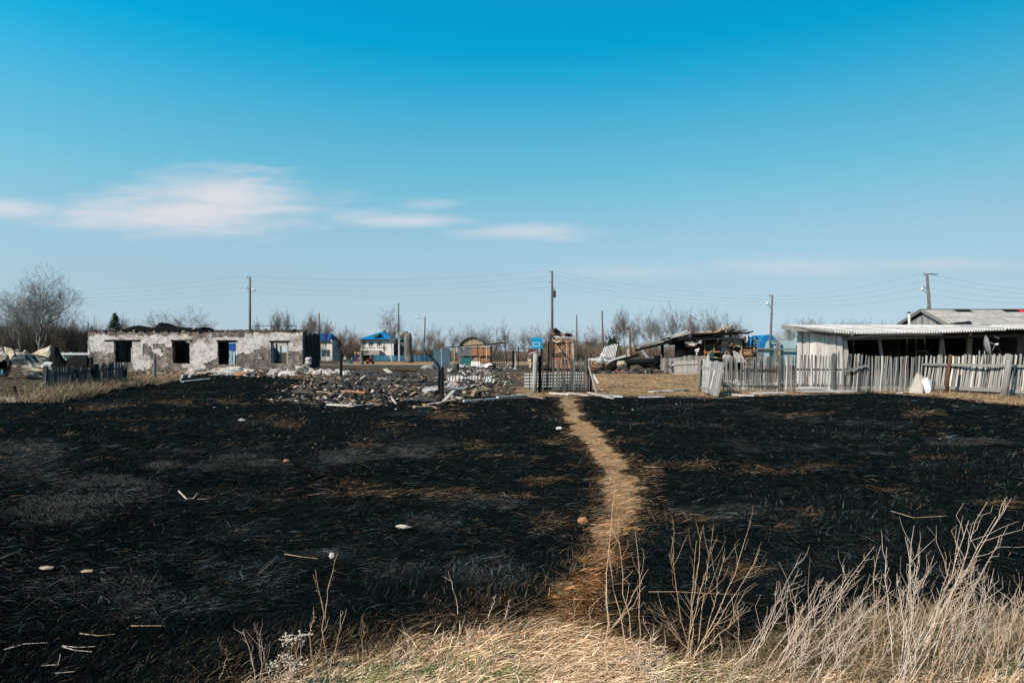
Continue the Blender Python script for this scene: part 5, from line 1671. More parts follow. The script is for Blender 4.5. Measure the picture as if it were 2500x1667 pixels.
# ================================================================== far houses
def far_house():
    d = 150.0; m = d / F
    X = lambda u: (u - CX) * m
    Z = lambda v: CAMH - (v - HOR) * m
    o = root('pink_house', (X(925), d, 0), 'two-storey pale pink house with a bright blue hipped roof', 'house')
    x0, x1 = X(884), X(961)
    wins = [(892, 833.5), (906.2, 833.8), (926.3, 833.8)]
    W_ = [(X(883.5), X(894), Z(847), Z(833)), (X(899.8), X(912.4), Z(846), Z(834)), (X(920), X(932.5), Z(846), Z(834))]
    xs = sorted({x0 - .4, x1} | {a for w in W_ for a in w[:2]}); zs = sorted({-0.1, Z(828)} | {a for w in W_ for a in w[2:]})
    mb = MB(); mb.cells(len(xs), len(zs), lambda i, j: not any(w[0] < (xs[i] + xs[i + 1]) / 2 < w[1] and w[2] < (zs[j] + zs[j + 1]) / 2 < w[3] for w in W_), lambda i, j, w: (xs[i], d + w, zs[j]), 0, .4)
    part('wall', mb, 'house_pink', o)
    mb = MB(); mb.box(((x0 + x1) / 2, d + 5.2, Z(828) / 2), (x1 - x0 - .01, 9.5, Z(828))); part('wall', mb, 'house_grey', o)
    mb = MB(); mb.box(((x0 + x1) / 2, d - .06, Z(829.5)), (x1 - x0 + .5, 0.1, 0.25)); part('cornice', mb, 'cardboard', o)
    for w in W_:
        mb = MB(); mb.box(((w[0] + w[1]) / 2, d + .3, (w[2] + w[3]) / 2), (w[1] - w[0], .05, w[3] - w[2])); f = part('window', mb, 'window_dark', o)
        mb = MB(); cx = (w[0] + w[1]) / 2; cz = (w[2] + w[3]) / 2; hh = w[3] - w[2]; ww = w[1] - w[0]
        for (bx_, bz_, sx, sz) in ((cx, cz + hh * .12, ww, .12), (cx - ww * .16, cz - hh * .2, .12, hh * .6), (cx + ww * .16, cz - hh * .2, .12, hh * .6), (w[0] + .07, cz, .14, hh), (w[1] - .07, cz, .14, hh)):
            mb.box((bx_, d + .2, bz_), (sx, .08, sz))
        part('frame', mb, 'white', f)
        mb = MB(); mb.box((cx, d - .08, w[2] - .1), (ww + .3, .2, .12)); part('sill', mb, 'white', f)
    # hipped roof
    e = Z(828.5); pk = Z(808)
    a, b = X(872), X(957.5)
    mb = MB(); mb.add([(a, d - .8, e), (b, d - .8, e), (b, d + 11, e), (a, d + 11, e), (X(921), d + 5, pk), (X(932), d + 5, pk)], [(0, 1, 5, 4), (1, 2, 5), (2, 3, 4, 5), (3, 0, 4), (3, 2, 1, 0)])
    rf = part('roof', mb, 'blue_roof', o)
    mb = MB(); mb.prism([(X(911.5), d - .3, Z(822)), (X(921), d - .3, Z(822)), (X(927), d - .3, Z(815)), (X(914), d - .3, Z(816))], (0, 3, 0)); part('dormer', mb, 'green', rf)
    for u, v in ((931, 806), (944, 809), (954, 812)):
        mb = MB(); mb.box((X(u), d + 4, Z(v) - .7), (.55, .55, 1.8)); part('chimney', mb, 'teal', rf)
    mb = MB(); mb.prism([(X(958), d + 3, Z(829)), (X(978), d + 3, Z(829)), (X(975), d + 8, Z(820)), (X(962), d + 8, Z(820))], (0, 0.5, -0.2)); part('roof', mb, 'blue_roof', o)
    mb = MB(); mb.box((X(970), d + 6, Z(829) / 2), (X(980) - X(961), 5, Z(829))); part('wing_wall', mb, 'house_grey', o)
    mb = MB(); mb.box((X(907), d - 1.4, Z(861)), (X(932) - X(882), 2.4, 1.05)); part('porch_roof', mb, 'slate_grey', o)
    mb = MB(); mb.box((X(910), d - .7, Z(872)), (X(930) - X(890), 0.6, 1.2)); part('porch', mb, 'shed_dark', o)


far_house()


def far_house_left():
    d = 140.0; m = d / F
    X = lambda u: (u - CX) * m
    Z = lambda v: CAMH - (v - HOR) * m
    o = root('cream_house', (X(795), d, 0), 'cream house with a dull blue roof half hidden by the right end of the ruin', 'house')
    mb = MB(); mb.box((X(786), d + 4, Z(830) / 2), (X(811) - X(761), 8, Z(830))); part('wall', mb, 'house_pink', o)
    mb = MB(); mb.add([(X(757), d - .6, Z(831)), (X(806), d - .6, Z(831)), (X(806), d + 8.5, Z(831)), (X(757), d + 8.5, Z(831)), (X(765), d + 4, Z(812)), (X(797), d + 4, Z(812))], [(0, 1, 5, 4), (1, 2, 5), (2, 3, 4, 5), (3, 0, 4), (3, 2, 1, 0)]); part('roof', mb, 'blue_strong', o)
    for u in (791, 801):
        mb = MB(); mb.box((X(u), d - .03, Z(862)), (.7, .06, 1.3)); part('window', mb, 'window_dark', o)


far_house_left()


def barn():
    d = 95.0; m = d / F
    X = lambda u: (u - CX) * m
    Z = lambda v: CAMH - (v - HOR) * m
    o = root('brick_barn', (X(1160), d, 0), 'orange-brown barn with a rounded board gable behind the skeletal wooden frame', 'barn')
    mb = MB(); mb.prism([(X(1120), d, 0), (X(1200), d, 0), (X(1200), d, Z(847)), (X(1120), d, Z(847))], (0, 5, 0)); part('wall', mb, 'orange', o)
    arc = [(1121, 846), (1124, 841), (1132, 832), (1142, 826.5), (1153, 824), (1165, 827), (1176, 833), (1183, 840), (1186, 846)]
    n = 12
    for k in range(n):
        u0, u1 = 1122 + 63 * k / n, 1122 + 63 * (k + .9) / n
        um = (u0 + u1) / 2; vt = np.interp(um, [a[0] for a in arc], [a[1] for a in arc]) + .8
        mb = MB(); mb.box((X(um), d - .04, (Z(846.5) + Z(vt)) / 2), (X(u1) - X(u0), .06, Z(vt) - Z(846.5))); part('gable_board', mb, 'cardboard' if k % 3 else 'tan_wood', o)
    mb = MB(); prev = None; vs = []; fs = []
    for i, (u, v) in enumerate(arc):
        vs += [(X(u), d - .3, Z(v)), (X(u), d + 5.2, Z(v)), (X(u), d - .3, Z(v) + .14), (X(u), d + 5.2, Z(v) + .14)]
    for i in range(len(arc) - 1):
        a = i * 4
        fs += [(a, a + 4, a + 5, a + 1), (a + 2, a + 3, a + 7, a + 6), (a, a + 2, a + 6, a + 4), (a + 1, a + 5, a + 7, a + 3)]
    mb.add(vs, fs); part('roof', mb, 'char_brown', o)
    for k, (u0, u1, v0, v1, m_) in enumerate(((1121, 1150, 848, 870, 'house_grey'), (1123, 1152, 872, 890, 'teal'), (1151, 1165, 848.5, 868, 'orange_wood'), (1169, 1180, 849, 868, 'orange'), (1183, 1197, 849, 868, 'orange'), (1158, 1172, 872, 886, 'cardboard'))):
        mb = MB(); mb.box((X((u0 + u1) / 2), d - .05, (Z(v0) + Z(v1)) / 2), (X(u1) - X(u0), .05, Z(v0) - Z(v1))); part('door_panel', mb, m_, o)
    mb = MB(); mb.box((X(1160), d - .1, Z(870)), (X(1198) - X(1122), .12, .16)); part('beam', mb, 'char', o)
    mb = MB(); mb.box((X(1160), d - .1, Z(847)), (X(1200) - X(1120), .14, .12)); part('beam', mb, 'white_board', o)
    mb = MB(); mb.tube([(X(1198), d - .4, 0), (X(1199), d - .4, Z(843))], .12, 6); part('corner_post', mb, 'char', o)


barn()


def dome_house():
    d = 120.0
    o = root('blue_roofed_house', W(1876, 878, d), 'distant house with a rounded blue roof behind the pale blue sheets', 'house')
    c = W(1876, 850, d)
    mb = MB(); mb.box((c.x, d + 3, c.z / 2), (2.6, 6, c.z)); part('wall', mb, 'house_grey', o)
    pr = [(1852, 851), (1855, 838), (1862, 824), (1871, 817), (1884, 817), (1893, 824), (1898, 833), (1899, 851)]
    mb = MB(); mb.prism([W(u, v, d - .4) for (u, v) in reversed(pr)], (0, 7, 0)); part('roof', mb, 'blue_roof', o)


dome_house()


def picket_strip(u0, u1, vt, vb, d, mat, label, step, rails=2, name='picket_fence'):
    a, b = W(u0, vb, d), W(u1, vb, d)
    o = root(name, ((a.x + b.x) / 2, d, 0), label, 'fence')
    h = CAMH - (vt - HOR) / F * d
    n = int((b.x - a.x) / step)
    for k in range(n):
        x = a.x + (k + .5) * step
        picket(o, (x, d, 0.05), h * rnd.uniform(.94, 1.02), step * .72, .03, 0, R(rnd.gauss(0, 1)), 0, mat)
    for z in (.35, .8)[:rails]:
        mb = MB(); mb.bar((a.x, d + .04, h * z), (b.x, d + .04, h * z), .05, .1); part('rail', mb, mat, o)
    return o


picket_strip(905, 1082, 868, 881, 134, 'blue_fence', 'long low blue picket fence in front of the pink house', 0.30)
picket_strip(148, 214, 861, 885, 70, 'blue_pale', 'pale blue picket fence between the wrecked sheets and the burnt house', 0.16)
mb = MB(); mb.sheet(W(146, 866, 69.5), W(216, 866, 69.5), W(216, 861.5, 70.2), W(144, 861.5, 70.2), 8, 2, 0, .01, waves=20, wamp=.03)
solo('slate_strip', mb, 'white_board', 'narrow white corrugated strip along the top of the pale blue fence', 'sheet', W(180, 862, 69.6))
mb = MB(); p_ = W(317, 855, 72); mb.box((p_.x, 72, 1.1), (1.6, .05, 2.2))  # added board, its pale face standing in for light seen through the window
solo('light_strip_board', mb, 'beige_sheet', 'added tan board standing in for the light strip in the leftmost window of the burnt house', 'board', (p_.x, 72, 0))
picket_strip(540, 600, 857, 885, 73, 'blue_pale', 'pale blue picket fence seen through the third window of the burnt house', 0.15)
a, b = W(540, 856, 73.5), W(605, 838, 73.5)
mb = MB(); mb.sheet((a.x, 73.5, 0), (b.x, 73.5, 0), (b.x, 73.5, b.z), (a.x, 73.5, b.z), 8, 2, 0, .02, waves=18, wamp=.02)
solo('sheet_fence', mb, 'blue_strong', 'bright blue profiled metal fence seen through the third window of the burnt house', 'fence', ((a.x + b.x) / 2, 73.5, 0))


# playground and people
def body(name, joints, edges, parent, mat, sub=1):
    me = bpy.data.meshes.new(name)
    me.from_pydata([j[0] for j in joints], edges, [])
    ob = bpy.data.objects.new(name, me); COL.objects.link(ob)
    sk = ob.modifiers.new('skin', 'SKIN'); sk.use_smooth_shade = True
    ss = ob.modifiers.new('sub', 'SUBSURF'); ss.levels = sub
    for i, j in enumerate(joints):
        me.skin_vertices[0].data[i].radius = (j[1], j[1] if len(j) < 3 else j[2])
    me.skin_vertices[0].data[0].use_root = True
    bpy.context.view_layer.update()
    ev = ob.evaluated_get(bpy.context.evaluated_depsgraph_get())
    out = bpy.data.meshes.new_from_object(ev)
    out.name = name
    bpy.data.objects.remove(ob); bpy.data.meshes.remove(me)
    return link(name, out, parent, mat)


def person(u, vfeet, d, h, label, skin_top, trouser, hair='hair', bend=0.0, arms='down', face=1, skirt=None):
    loc = Vector(((u - CX) / F * d, d, 0))
    o = root('person', loc, label, 'person', None)
    k = h / 1.75; b = bend
    sh = 1.42 * k
    J = [((0, 0, .95 * k), .15 * k, .11 * k), ((face * .05 * b, 0, 1.18 * k), .15 * k, .11 * k), ((face * .22 * b, 0, sh - .05 * b), .17 * k, .11 * k), ((face * .30 * b, 0, 1.50 * k - .05 * b), .055 * k), ((face * .36 * b, 0, 1.57 * k - .06 * b), .085 * k), ((face * .38 * b, 0, 1.67 * k - .06 * b), .10 * k), ((face * .38 * b, 0, 1.74 * k - .06 * b), .055 * k)]
    E = [(0, 1), (1, 2), (2, 3), (3, 4), (4, 5), (5, 6)]
    for s in (-1, 1):
        i = len(J)
        st = .12 * s
        J += [((.09 * k * s, 0, .88 * k), .10 * k), ((.10 * k * s + st * .5, -.04 * s, .48 * k), .07 * k), ((.09 * k * s + st, .05 * s, .08 * k), .05 * k), ((.09 * k * s + st + .12 * face * k, .05 * s, .04 * k), .04 * k)]
        E += [(0, i), (i, i + 1), (i + 1, i + 2), (i + 2, i + 3)]
        i = len(J)
        if arms == 'down':
            J += [((face * .22 * b + .21 * k * s, 0, 1.38 * k), .06 * k), ((face * .24 * b + .27 * k * s, -.03, 1.08 * k), .048 * k), ((face * .26 * b + .28 * k * s, -.08, .84 * k), .036 * k), ((face * .26 * b + .28 * k * s, -.09, .74 * k), .03 * k)]
        else:
            J += [((face * .22 * b + .19 * k * s, 0, 1.36 * k), .06 * k), ((face * (.22 * b + .12) + .16 * k * s, -.12, 1.12 * k), .048 * k), ((face * .28 + .10 * s * k, -.34, 1.02 * k), .036 * k), ((face * .28 + .10 * s * k, -.42, 1.02 * k), .03 * k)]
        E += [(2, i), (i, i + 1), (i + 1, i + 2), (i + 2, i + 3)]
    body('body', J, E, o, 'skin')
    def grow_(j, f): return (j[0], j[1] * f, (j[2] if len(j) > 2 else j[1]) * f)
    top = [grow_(J[i], 1.14) for i in (0, 1, 2)] + [grow_(J[11], 1.2), grow_(J[12], 1.25), grow_(J[13], 1.3), grow_(J[19], 1.2), grow_(J[20], 1.25), grow_(J[21], 1.3)]
    body('jacket', top, [(0, 1), (1, 2), (2, 3), (3, 4), (4, 5), (2, 6), (6, 7), (7, 8)], o, skin_top)
    tr = [grow_(J[0], 1.1)] + [grow_(J[i], 1.2) for i in (7, 8, 9, 15, 16, 17)]
    body('trousers', tr, [(0, 1), (1, 2), (2, 3), (0, 4), (4, 5), (5, 6)], o, trouser)
    c = Vector(J[5][0]) + Vector((-face * .015, .02, .035)) * k
    body('hair', [(c, .105 * k), (c + Vector((-.02 * face, .02, -.08 * k)), .09 * k)], [(0, 1)], o, hair)
    return o


person(905, 889, 100, 1.75, 'adult in a dark jacket bending over the dark red pram on the far road', 'cloth_dark', 'cloth_dark', bend=.9, arms='fwd')
person(842.5, 889, 100, 1.18, 'child in a white top and dark trousers left of the teal seesaw', 'cloth_white', 'cloth_blue')
person(859, 889, 101, 0.98, 'small child in dark clothes just left of the blue swing frame', 'cloth_dark', 'cloth_dark')
person(873.5, 889, 100, 1.0, 'child in a red coat leaning beside the cut tree stump by the road', 'cloth_red', 'cloth_red', bend=.5, face=1)


def pram():
    d = 99.3; b = W(904, 889, d); b.z = 0
    o = root('pram', b, 'dark red pram on the far road pushed by the adult in black', 'pram')
    for dx in (-.42, .42):
        for dy in (-.22, .22):
            mb = MB(); c = b + Vector((dx, dy, .17)); mb.tube([c + Vector((0, -.03, 0)), c + Vector((0, .03, 0))], .17, 12); part('wheel', mb, 'char', o)
    mb = MB(); P = [(-.42, .40), (.34, .40), (.48, .72), (.45, .92), (.30, .98), (.0, .74), (-.46, .66)]
    mb.prism([b + Vector((x, -.2, z)) for x, z in P], (0, .4, 0)); part('carrycot', mb, 'cloth_red', o)
    mb = MB(); P = [(.02, .74), (.48, .72), (.50, 1.0), (.34, 1.16), (.12, 1.08)]
    mb.prism([b + Vector((x, -.215, z)) for x, z in P], (0, .43, 0)); part('hood', mb, 'cloth_dark', o)
    mb = MB(); mb.tube([b + Vector((-.40, 0, .17)), b + Vector((.38, 0, .42))], .03, 5); part('frame_rod', mb, 'dark_metal', o)
    mb = MB(); mb.tube([b + Vector((.40, 0, .17)), b + Vector((-.38, 0, .42))], .03, 5); part('frame_rod', mb, 'dark_metal', o)
    mb = MB(); mb.tube([b + Vector((-.44, 0, .62)), b + Vector((-.72, 0, 1.0))], .025, 5); part('handle', mb, 'dark_metal', o)


pram()


def playground():
    d = 108
    o = root('swing_frame', W(869, 885, d), 'blue playground swing frame with yellow tops behind the children', 'playground')
    for (u0, u1) in ((863, 867.5), (872, 867.5), (878, 882), (886, 882)):
        mb = MB(); a = W(u0, 886, d); a.z = 0; mb.tube([a, W(u1, 863, d)], .06, 6); part('leg', mb, 'blue_strong', o)
    mb = MB(); mb.tube([W(866, 863, d), W(883, 863, d)], .06, 6); part('top_bar', mb, 'blue_strong', o)
    for u in (867.5, 875):
        mb = MB(); c = W(u, 862, d); mb.rock(c, (.42, .3, .42), 4); part('finial', mb, 'yellow', o)
    o = root('seesaw', W(852, 888, 101), 'teal and dark seesaw plank tilted between the two children', 'seesaw')
    mb = MB(); mb.bar(W(847, 877, 101), W(861, 888, 101), .28, .1); part('plank', mb, 'cloth_dark', o)
    mb = MB(); a = W(851, 888, 101); a.z = 0; mb.prism([a + Vector((-.25, 0, 0)), a + Vector((.25, 0, 0)), a + Vector((.05, 0, .72)), a + Vector((-.05, 0, .72))], (0, .2, 0)); part('stand', mb, 'cloth_teal', o)
    # cut trunk beside it and the tall cut snag
    for (u, vt, vb, dd, rr, lab) in ((882.5, 858, 888, 98, .32, 'short cut tree trunk by the far road between the red child and the pram'), (998, 813, 889, 112, .72, 'thick dark pollarded trunk cut off at the top right of the pink house')):
        r = random.Random(int(u)); a = W(u, vb, dd); a.z = -.1; top = W(u - (3 if dd == 112 else 0), vt, dd)
        mb = MB(); pts = [a.lerp(top, t / 6) + Vector((r.gauss(0, .05), 0, 0)) for t in range(7)]
        mb.tube(pts, [rr * f for f in (1.15, .95, .9, .92, .88, .95, .8)], 9)
        ot = root('cut_trunk', (a.x, dd, 0), lab, 'tree trunk')
        part('trunk', mb, 'bark', ot, smooth=True)
        mb = MB(); mb.rock(top - Vector((rr * .7, 0, .5)), (rr * 2.2, rr * 1.6, rr * 2.4), 7); part('burr', mb, 'char_brown', ot)


playground()


def road_strip():
    # pale strip of road far behind the ruins
    d0, d1 = 92.0, 95.5
    mb = MB(); r = random.Random(2); n = 40
    vs = []; fs = []
    for i in range(n + 1):
        x = -60 + 150 * i / n
        vs += [(x, d0 + r.uniform(-.3, .3), .008), (x, d1 + r.uniform(-.4, .4), .008)]
    fs = [(2 * i, 2 * i + 2, 2 * i + 3, 2 * i + 1) for i in range(n)]
    mb.add(vs, fs)
    o = link('road', mb.mesh('road'), None, pmat('road_dust', [(0.3, (0.30, 0.25, 0.20)), (0.7, (0.42, 0.36, 0.30))], 1.5, rough=.95))
    o['kind'] = 'structure'


road_strip()


# ================================================================== basketball board and pipe fence
def basketball():
    d = 80.0
    o = root('basketball_stand', W(1311, 886, d), 'bright blue basketball board with a white rectangle on a dark stand', 'basketball hoop')
    a, b = W(1296.5, 851, d), W(1324, 824, d)
    mb = MB(); mb.box(((a.x + b.x) / 2, d, (a.z + b.z) / 2), (b.x - a.x, .06, b.z - a.z)); bd = part('backboard', mb, 'blue_board', o)
    p, q = W(1302, 844, d), W(1317, 837, d)
    t = .055; y = d - .045
    for (x0, z0, x1, z1) in ((p.x, p.z - t, q.x, p.z), (p.x, q.z, q.x, q.z + t), (p.x - t, p.z - t, p.x, q.z + t), (q.x, p.z - t, q.x + t, q.z + t)):
        mb = MB(); mb.box(((x0 + x1) / 2, y, (z0 + z1) / 2), (x1 - x0, .012, z1 - z0)); part('target_line', mb, 'white_line', bd)
    c = W(1311, 850, d) + Vector((0, -.32, -.02)); mb = MB()
    mb.tube([c + Vector((math.cos(k * .5236) * .22, math.sin(k * .5236) * .22, 0)) for k in range(13)], .015, 4); part('hoop', mb, 'dull_red', o)
    for u in (1322.5, 1312):
        mb = MB(); f = W(u, 886, d + .2); f.z = 0; mb.tube([f, W(u, 842 if u > 1320 else 850, d + .2)], .10 if u > 1320 else .05, 7); part('post', mb, 'char', o)
    # red and white banner beneath
    mb = MB(); mb.sheet(W(1288, 853, 82), W(1308, 851, 82), W(1308, 857, 82), W(1290, 862, 82), 5, 2, .05, .02)
    ob = root('low_barrier', W(1298, 886, 82), 'dull red and white barrier board below the blue basketball board', 'barrier')
    part('panel', mb, 'dull_red', ob)
    mb = MB(); mb.sheet(W(1291, 862.5, 81.9), W(1308, 857, 81.9), W(1308, 859, 81.9), W(1291, 864.5, 81.9), 5, 2, .02, .02); part('edge_strip', mb, 'white', ob)
    mb = MB(); f = W(1299, 886, 82.1); f.z = 0; mb.tube([f, W(1299, 858, 82.1)], .05, 5); part('post', mb, 'char', ob)
    op = root('pipe_fence', W(1290, 890, 77), 'rusty pipe fence with one long rail running from the lone tree to the stove', 'fence')
    mb = MB(); mb.tube([W(1245, 851, 77), W(1300, 851, 77)], .04, 5); part('rail', mb, 'dark_metal', op)
    mb = MB(); mb.tube([W(1322, 841, 77), W(1345, 841.5, 77)], .04, 5); part('rail', mb, 'dark_metal', op)
    mb = MB(); mb.tube([W(1380, 829, 77), W(1430, 837, 77), W(1488, 841, 77)], .03, 5); part('rail', mb, 'dark_metal', op)
    mb = MB(); mb.tube([W(1400, 853, 77), W(1440, 853.5, 77), W(1466, 860, 77)], .03, 5); part('rail', mb, 'rust', op)
    for u, vt in ((1265.5, 845), (1340, 831), (1447, 857)):
        mb = MB(); f = W(u, 896, 77); f.z = 0; mb.tube([f, W(u, vt, 77)], .08 if u > 1300 else .06, 6); part('post', mb, 'char' if u < 1400 else 'rust', op)


basketball()


# posts standing about
for (u, vt, vb, w, m, lab, nm, lean) in (
        (833, 855, 919, .21, 'char', 'squat charred post standing alone right of the white rubble heap', 'charred_post', .0),
        (1253, 855, 898, .24, 'char', 'dark charred post left of the basketball board, paired with a pale stake', 'charred_post', .0),
        (1258, 862, 905, .10, 'pale_wood', 'slim pale stake touching the dark post left of the basketball board', 'stake', .0),
        (377, 865, 933, .17, 'fence_dark', 'grey weathered post in front of the burnt house wall', 'fence_post', .0),
        (83, 930, 962, .03, 'metal_dull', 'thin pale rod upright left of the dark fence', 'rod', .0)):
    d = gdist(vb); f = W(u, vb, d); f.z = -.1; t = W(u, vt, d)
    mb = MB(); r = random.Random(int(u))
    mb.tube([f, f.lerp(t, .33) + Vector((r.gauss(0, .01), 0, 0)), f.lerp(t, .66) + Vector((r.gauss(0, .015), 0, 0)), t], [w * .5, w * .52, w * .47, w * .40], 7)
    solo(nm, mb, m, lab, 'post', (f.x, d, 0))


def twin_posts():
    d = gdist(967); d2 = d + .12
    o = root('charred_post', W(1077, 967, d), 'pair of black burnt posts bound together in front of the blue gate', 'post')
    mb = MB(); f = W(1080, 970, d); f.z = -.1
    mb.tube([f, W(1079.5, 930, d), W(1080, 895, d)], [.075, .07, .06], 8); part('post', mb, 'char', o)
    mb = MB(); f = W(1073, 962, d2); f.z = -.1
    mb.tube([f, W(1073, 930, d2), W(1073.5, 906, d2)], [.06, .065, .05], 7); part('post', mb, 'felt', o)
    mb = MB(); mb.tube([W(1079, 900, d), W(1077.5, 851, d)], .021, 6); part('pipe', mb, 'metal_dull', o)
    # burnt sapling forking up to the left
    os_ = root('burnt_sapling', W(1073, 967, d2 + .3), 'black burnt sapling forking up to the left beside the twin posts', 'tree')
    mb = MB(); g = lambda u, v: W(u, v, d2 + .3)
    f = g(1072, 965); f.z = -.05
    mb.tube([f, g(1073, 930), g(1073.5, 903), g(1072, 893), g(1063, 882), g(1053, 873), g(1043, 866), g(1036, 856), g(1030, 848)], [.05, .045, .042, .04, .038, .034, .028, .02, .01], 6); part('trunk', mb, 'char', os_)
    mb = MB(); mb.tube([g(1054, 874), g(1049.5, 866), g(1050, 857)], [.025, .02, .008], 5); part('branch', mb, 'char', os_)
    mb = MB(); mb.tube([g(1043, 866), g(1039, 868), g(1030, 862)], [.015, .012, .006], 4); part('branch', mb, 'char', os_)


twin_posts()


def blue_gate():
    d = 63.5
    o = root('metal_gate', W(1078, 905, d), 'blue sheet metal gate standing alone beside the skeletal wooden frame', 'gate')
    for (u0, u1, v0, v1) in ((1058.5, 1078.5, 853, 901), (1079.5, 1097, 850.5, 897)):
        mb = MB(); mb.sheet(W(u0, v1, d), W(u1, v1, d), W(u1, v0, d), W(u0, v0 + .5, d), 4, 4, .03, .03); part('leaf', mb, 'blue_steel', o)
    mb = MB(); mb.sheet(W(1060, 906, d + .15), W(1082, 905, d + .15), W(1082, 896, d + .15), W(1060, 897, d + .15), 4, 2, .03, .03); part('lower_panel', mb, 'teal', o)
    mb = MB(); f = W(1079, 906, d + .1); f.z = 0; mb.tube([f, W(1079, 850, d + .1)], .05, 6); part('post', mb, 'metal_dull', o)


blue_gate()


def frame_ruin():
    d = 70.0
    o = root('greenhouse_ruin', W(1165, 902, d), 'skeletal wooden frame of a collapsed greenhouse with bent arches', 'greenhouse')
    g = lambda u, v, e=0: W(u, v, d + e)
    bars = [((1089, 848), (1125, 845.5), (1180, 841.5), (1233, 836.5), .11, 'char'), ((1118, 847), (1190, 847), .07, 'pale_wood'),
            ((1098, 902), (1098, 847), .09, 'fence_dark'), ((1103, 900), (1105, 848), .07, 'grey_wood'), ((1109.5, 890), (1109, 847), .12, 'tan_wood'), ((1118, 890), (1118.5, 846), .10, 'fence_dark'),
            ((1150, 868), (1150, 847), .08, 'grey_wood'), ((1169, 902), (1167, 872), (1166, 844), .11, 'dark_wood'), ((1188, 885), (1188, 842), .08, 'pale_wood'),
            ((1113, 886), (1134, 856), .09, 'grey_wood'), ((1120, 886), (1137, 859), .07, 'grey_wood'), ((1130, 846), (1134, 853), .12, 'pale_wood'),
            ((1140, 860), (1160, 884), (1176, 895), .08, 'fence_dark'), ((1152, 882), (1178, 866), .06, 'tan_wood'), ((1122, 895), (1138, 889), .06, 'metal_dull'),
            ((1174, 891), (1188, 880), (1200, 865), (1212, 846), .10, 'char_brown'), ((1181, 891), (1196, 878), (1206, 862), (1215, 845), .07, 'dark_wood')]
    for b in bars:
        mb = MB(); pts = [g(*p) for p in b[:-2]]
        mb.tube(pts, b[-2] * .55, 5); part('beam', mb, b[-1], o)
    for k, (ub, dx) in enumerate(((1208, 1), (1215, 4), (1221, 8), (1227, 11), (1232, 14))):
        mb = MB(); mb.tube([g(ub, 898), g(ub - 2 - k * .2, 880), g(ub - 6 - k * .6, 864), g(1212 + dx * .9, 845), g(1210 + dx * .5, 843)], .045, 5); part('arch', mb, 'dark_wood' if k % 2 else 'fence_dark', o)
    mb = MB(); mb.tube([g(1233, 836.5), g(1236, 870), g(1237, 890)], .05, 5); part('beam', mb, 'char', o)
    tree('tall', 1235.5, 768, 78, 'dark young tree with an upright trunk right of the skeletal frame', wide=.62, rot=1.0)
    # things among it
    mb = MB(); f = W(1113, 912, 54.5); r = random.Random(6)
    mb.tube([Vector((f.x, 54.5, -.1)), Vector((f.x, 54.5, .45)), Vector((f.x + .02, 54.5, .80))], [.30, .26, .25], 10)
    solo('tree_stump', mb, 'dark_wood', 'stout dark tree stump standing in front of the skeletal frame', 'stump', (f.x, 54.5, 0))
    mb = MB(); mb.sheet(W(1149, 896, 66), W(1172, 896, 66), W(1172, 883, 66.5), W(1150, 882, 66.5), 4, 4, .04, .03, waves=0)
    solo('ribbed_sheet', mb, 'white_board', 'white horizontal-ribbed panel leaning inside the skeletal frame', 'panel', W(1160, 897, 66))
    mb = MB(); mb.sheet(W(1138, 893, 66.5), W(1149, 893, 66.5), W(1149, 886, 66.8), W(1138, 888, 66.8), 3, 3, .03, .03)
    solo('green_panel', mb, 'green', 'small green panel left of the white ribbed panel', 'panel', W(1143, 894, 66.5))
    mb = MB(); mb.sheet(W(1172, 888, 65), W(1196, 886, 65), W(1207, 892, 63), W(1178, 900, 63), 6, 5, .25, .02, seed=3)
    solo('crumpled_sheet', mb, 'white_board', 'crumpled white sheet lying over a black box behind the rubble', 'sheet', W(1190, 894, 64))
    mb = MB(); c = W(1199, 893, 64.5); mb.box((c.x, 64.5, .3), (.9, .5, .6))
    solo('black_box', mb, 'felt', 'burnt black box under the crumpled white sheet', 'box', (c.x, 64.5, 0))


frame_ruin()


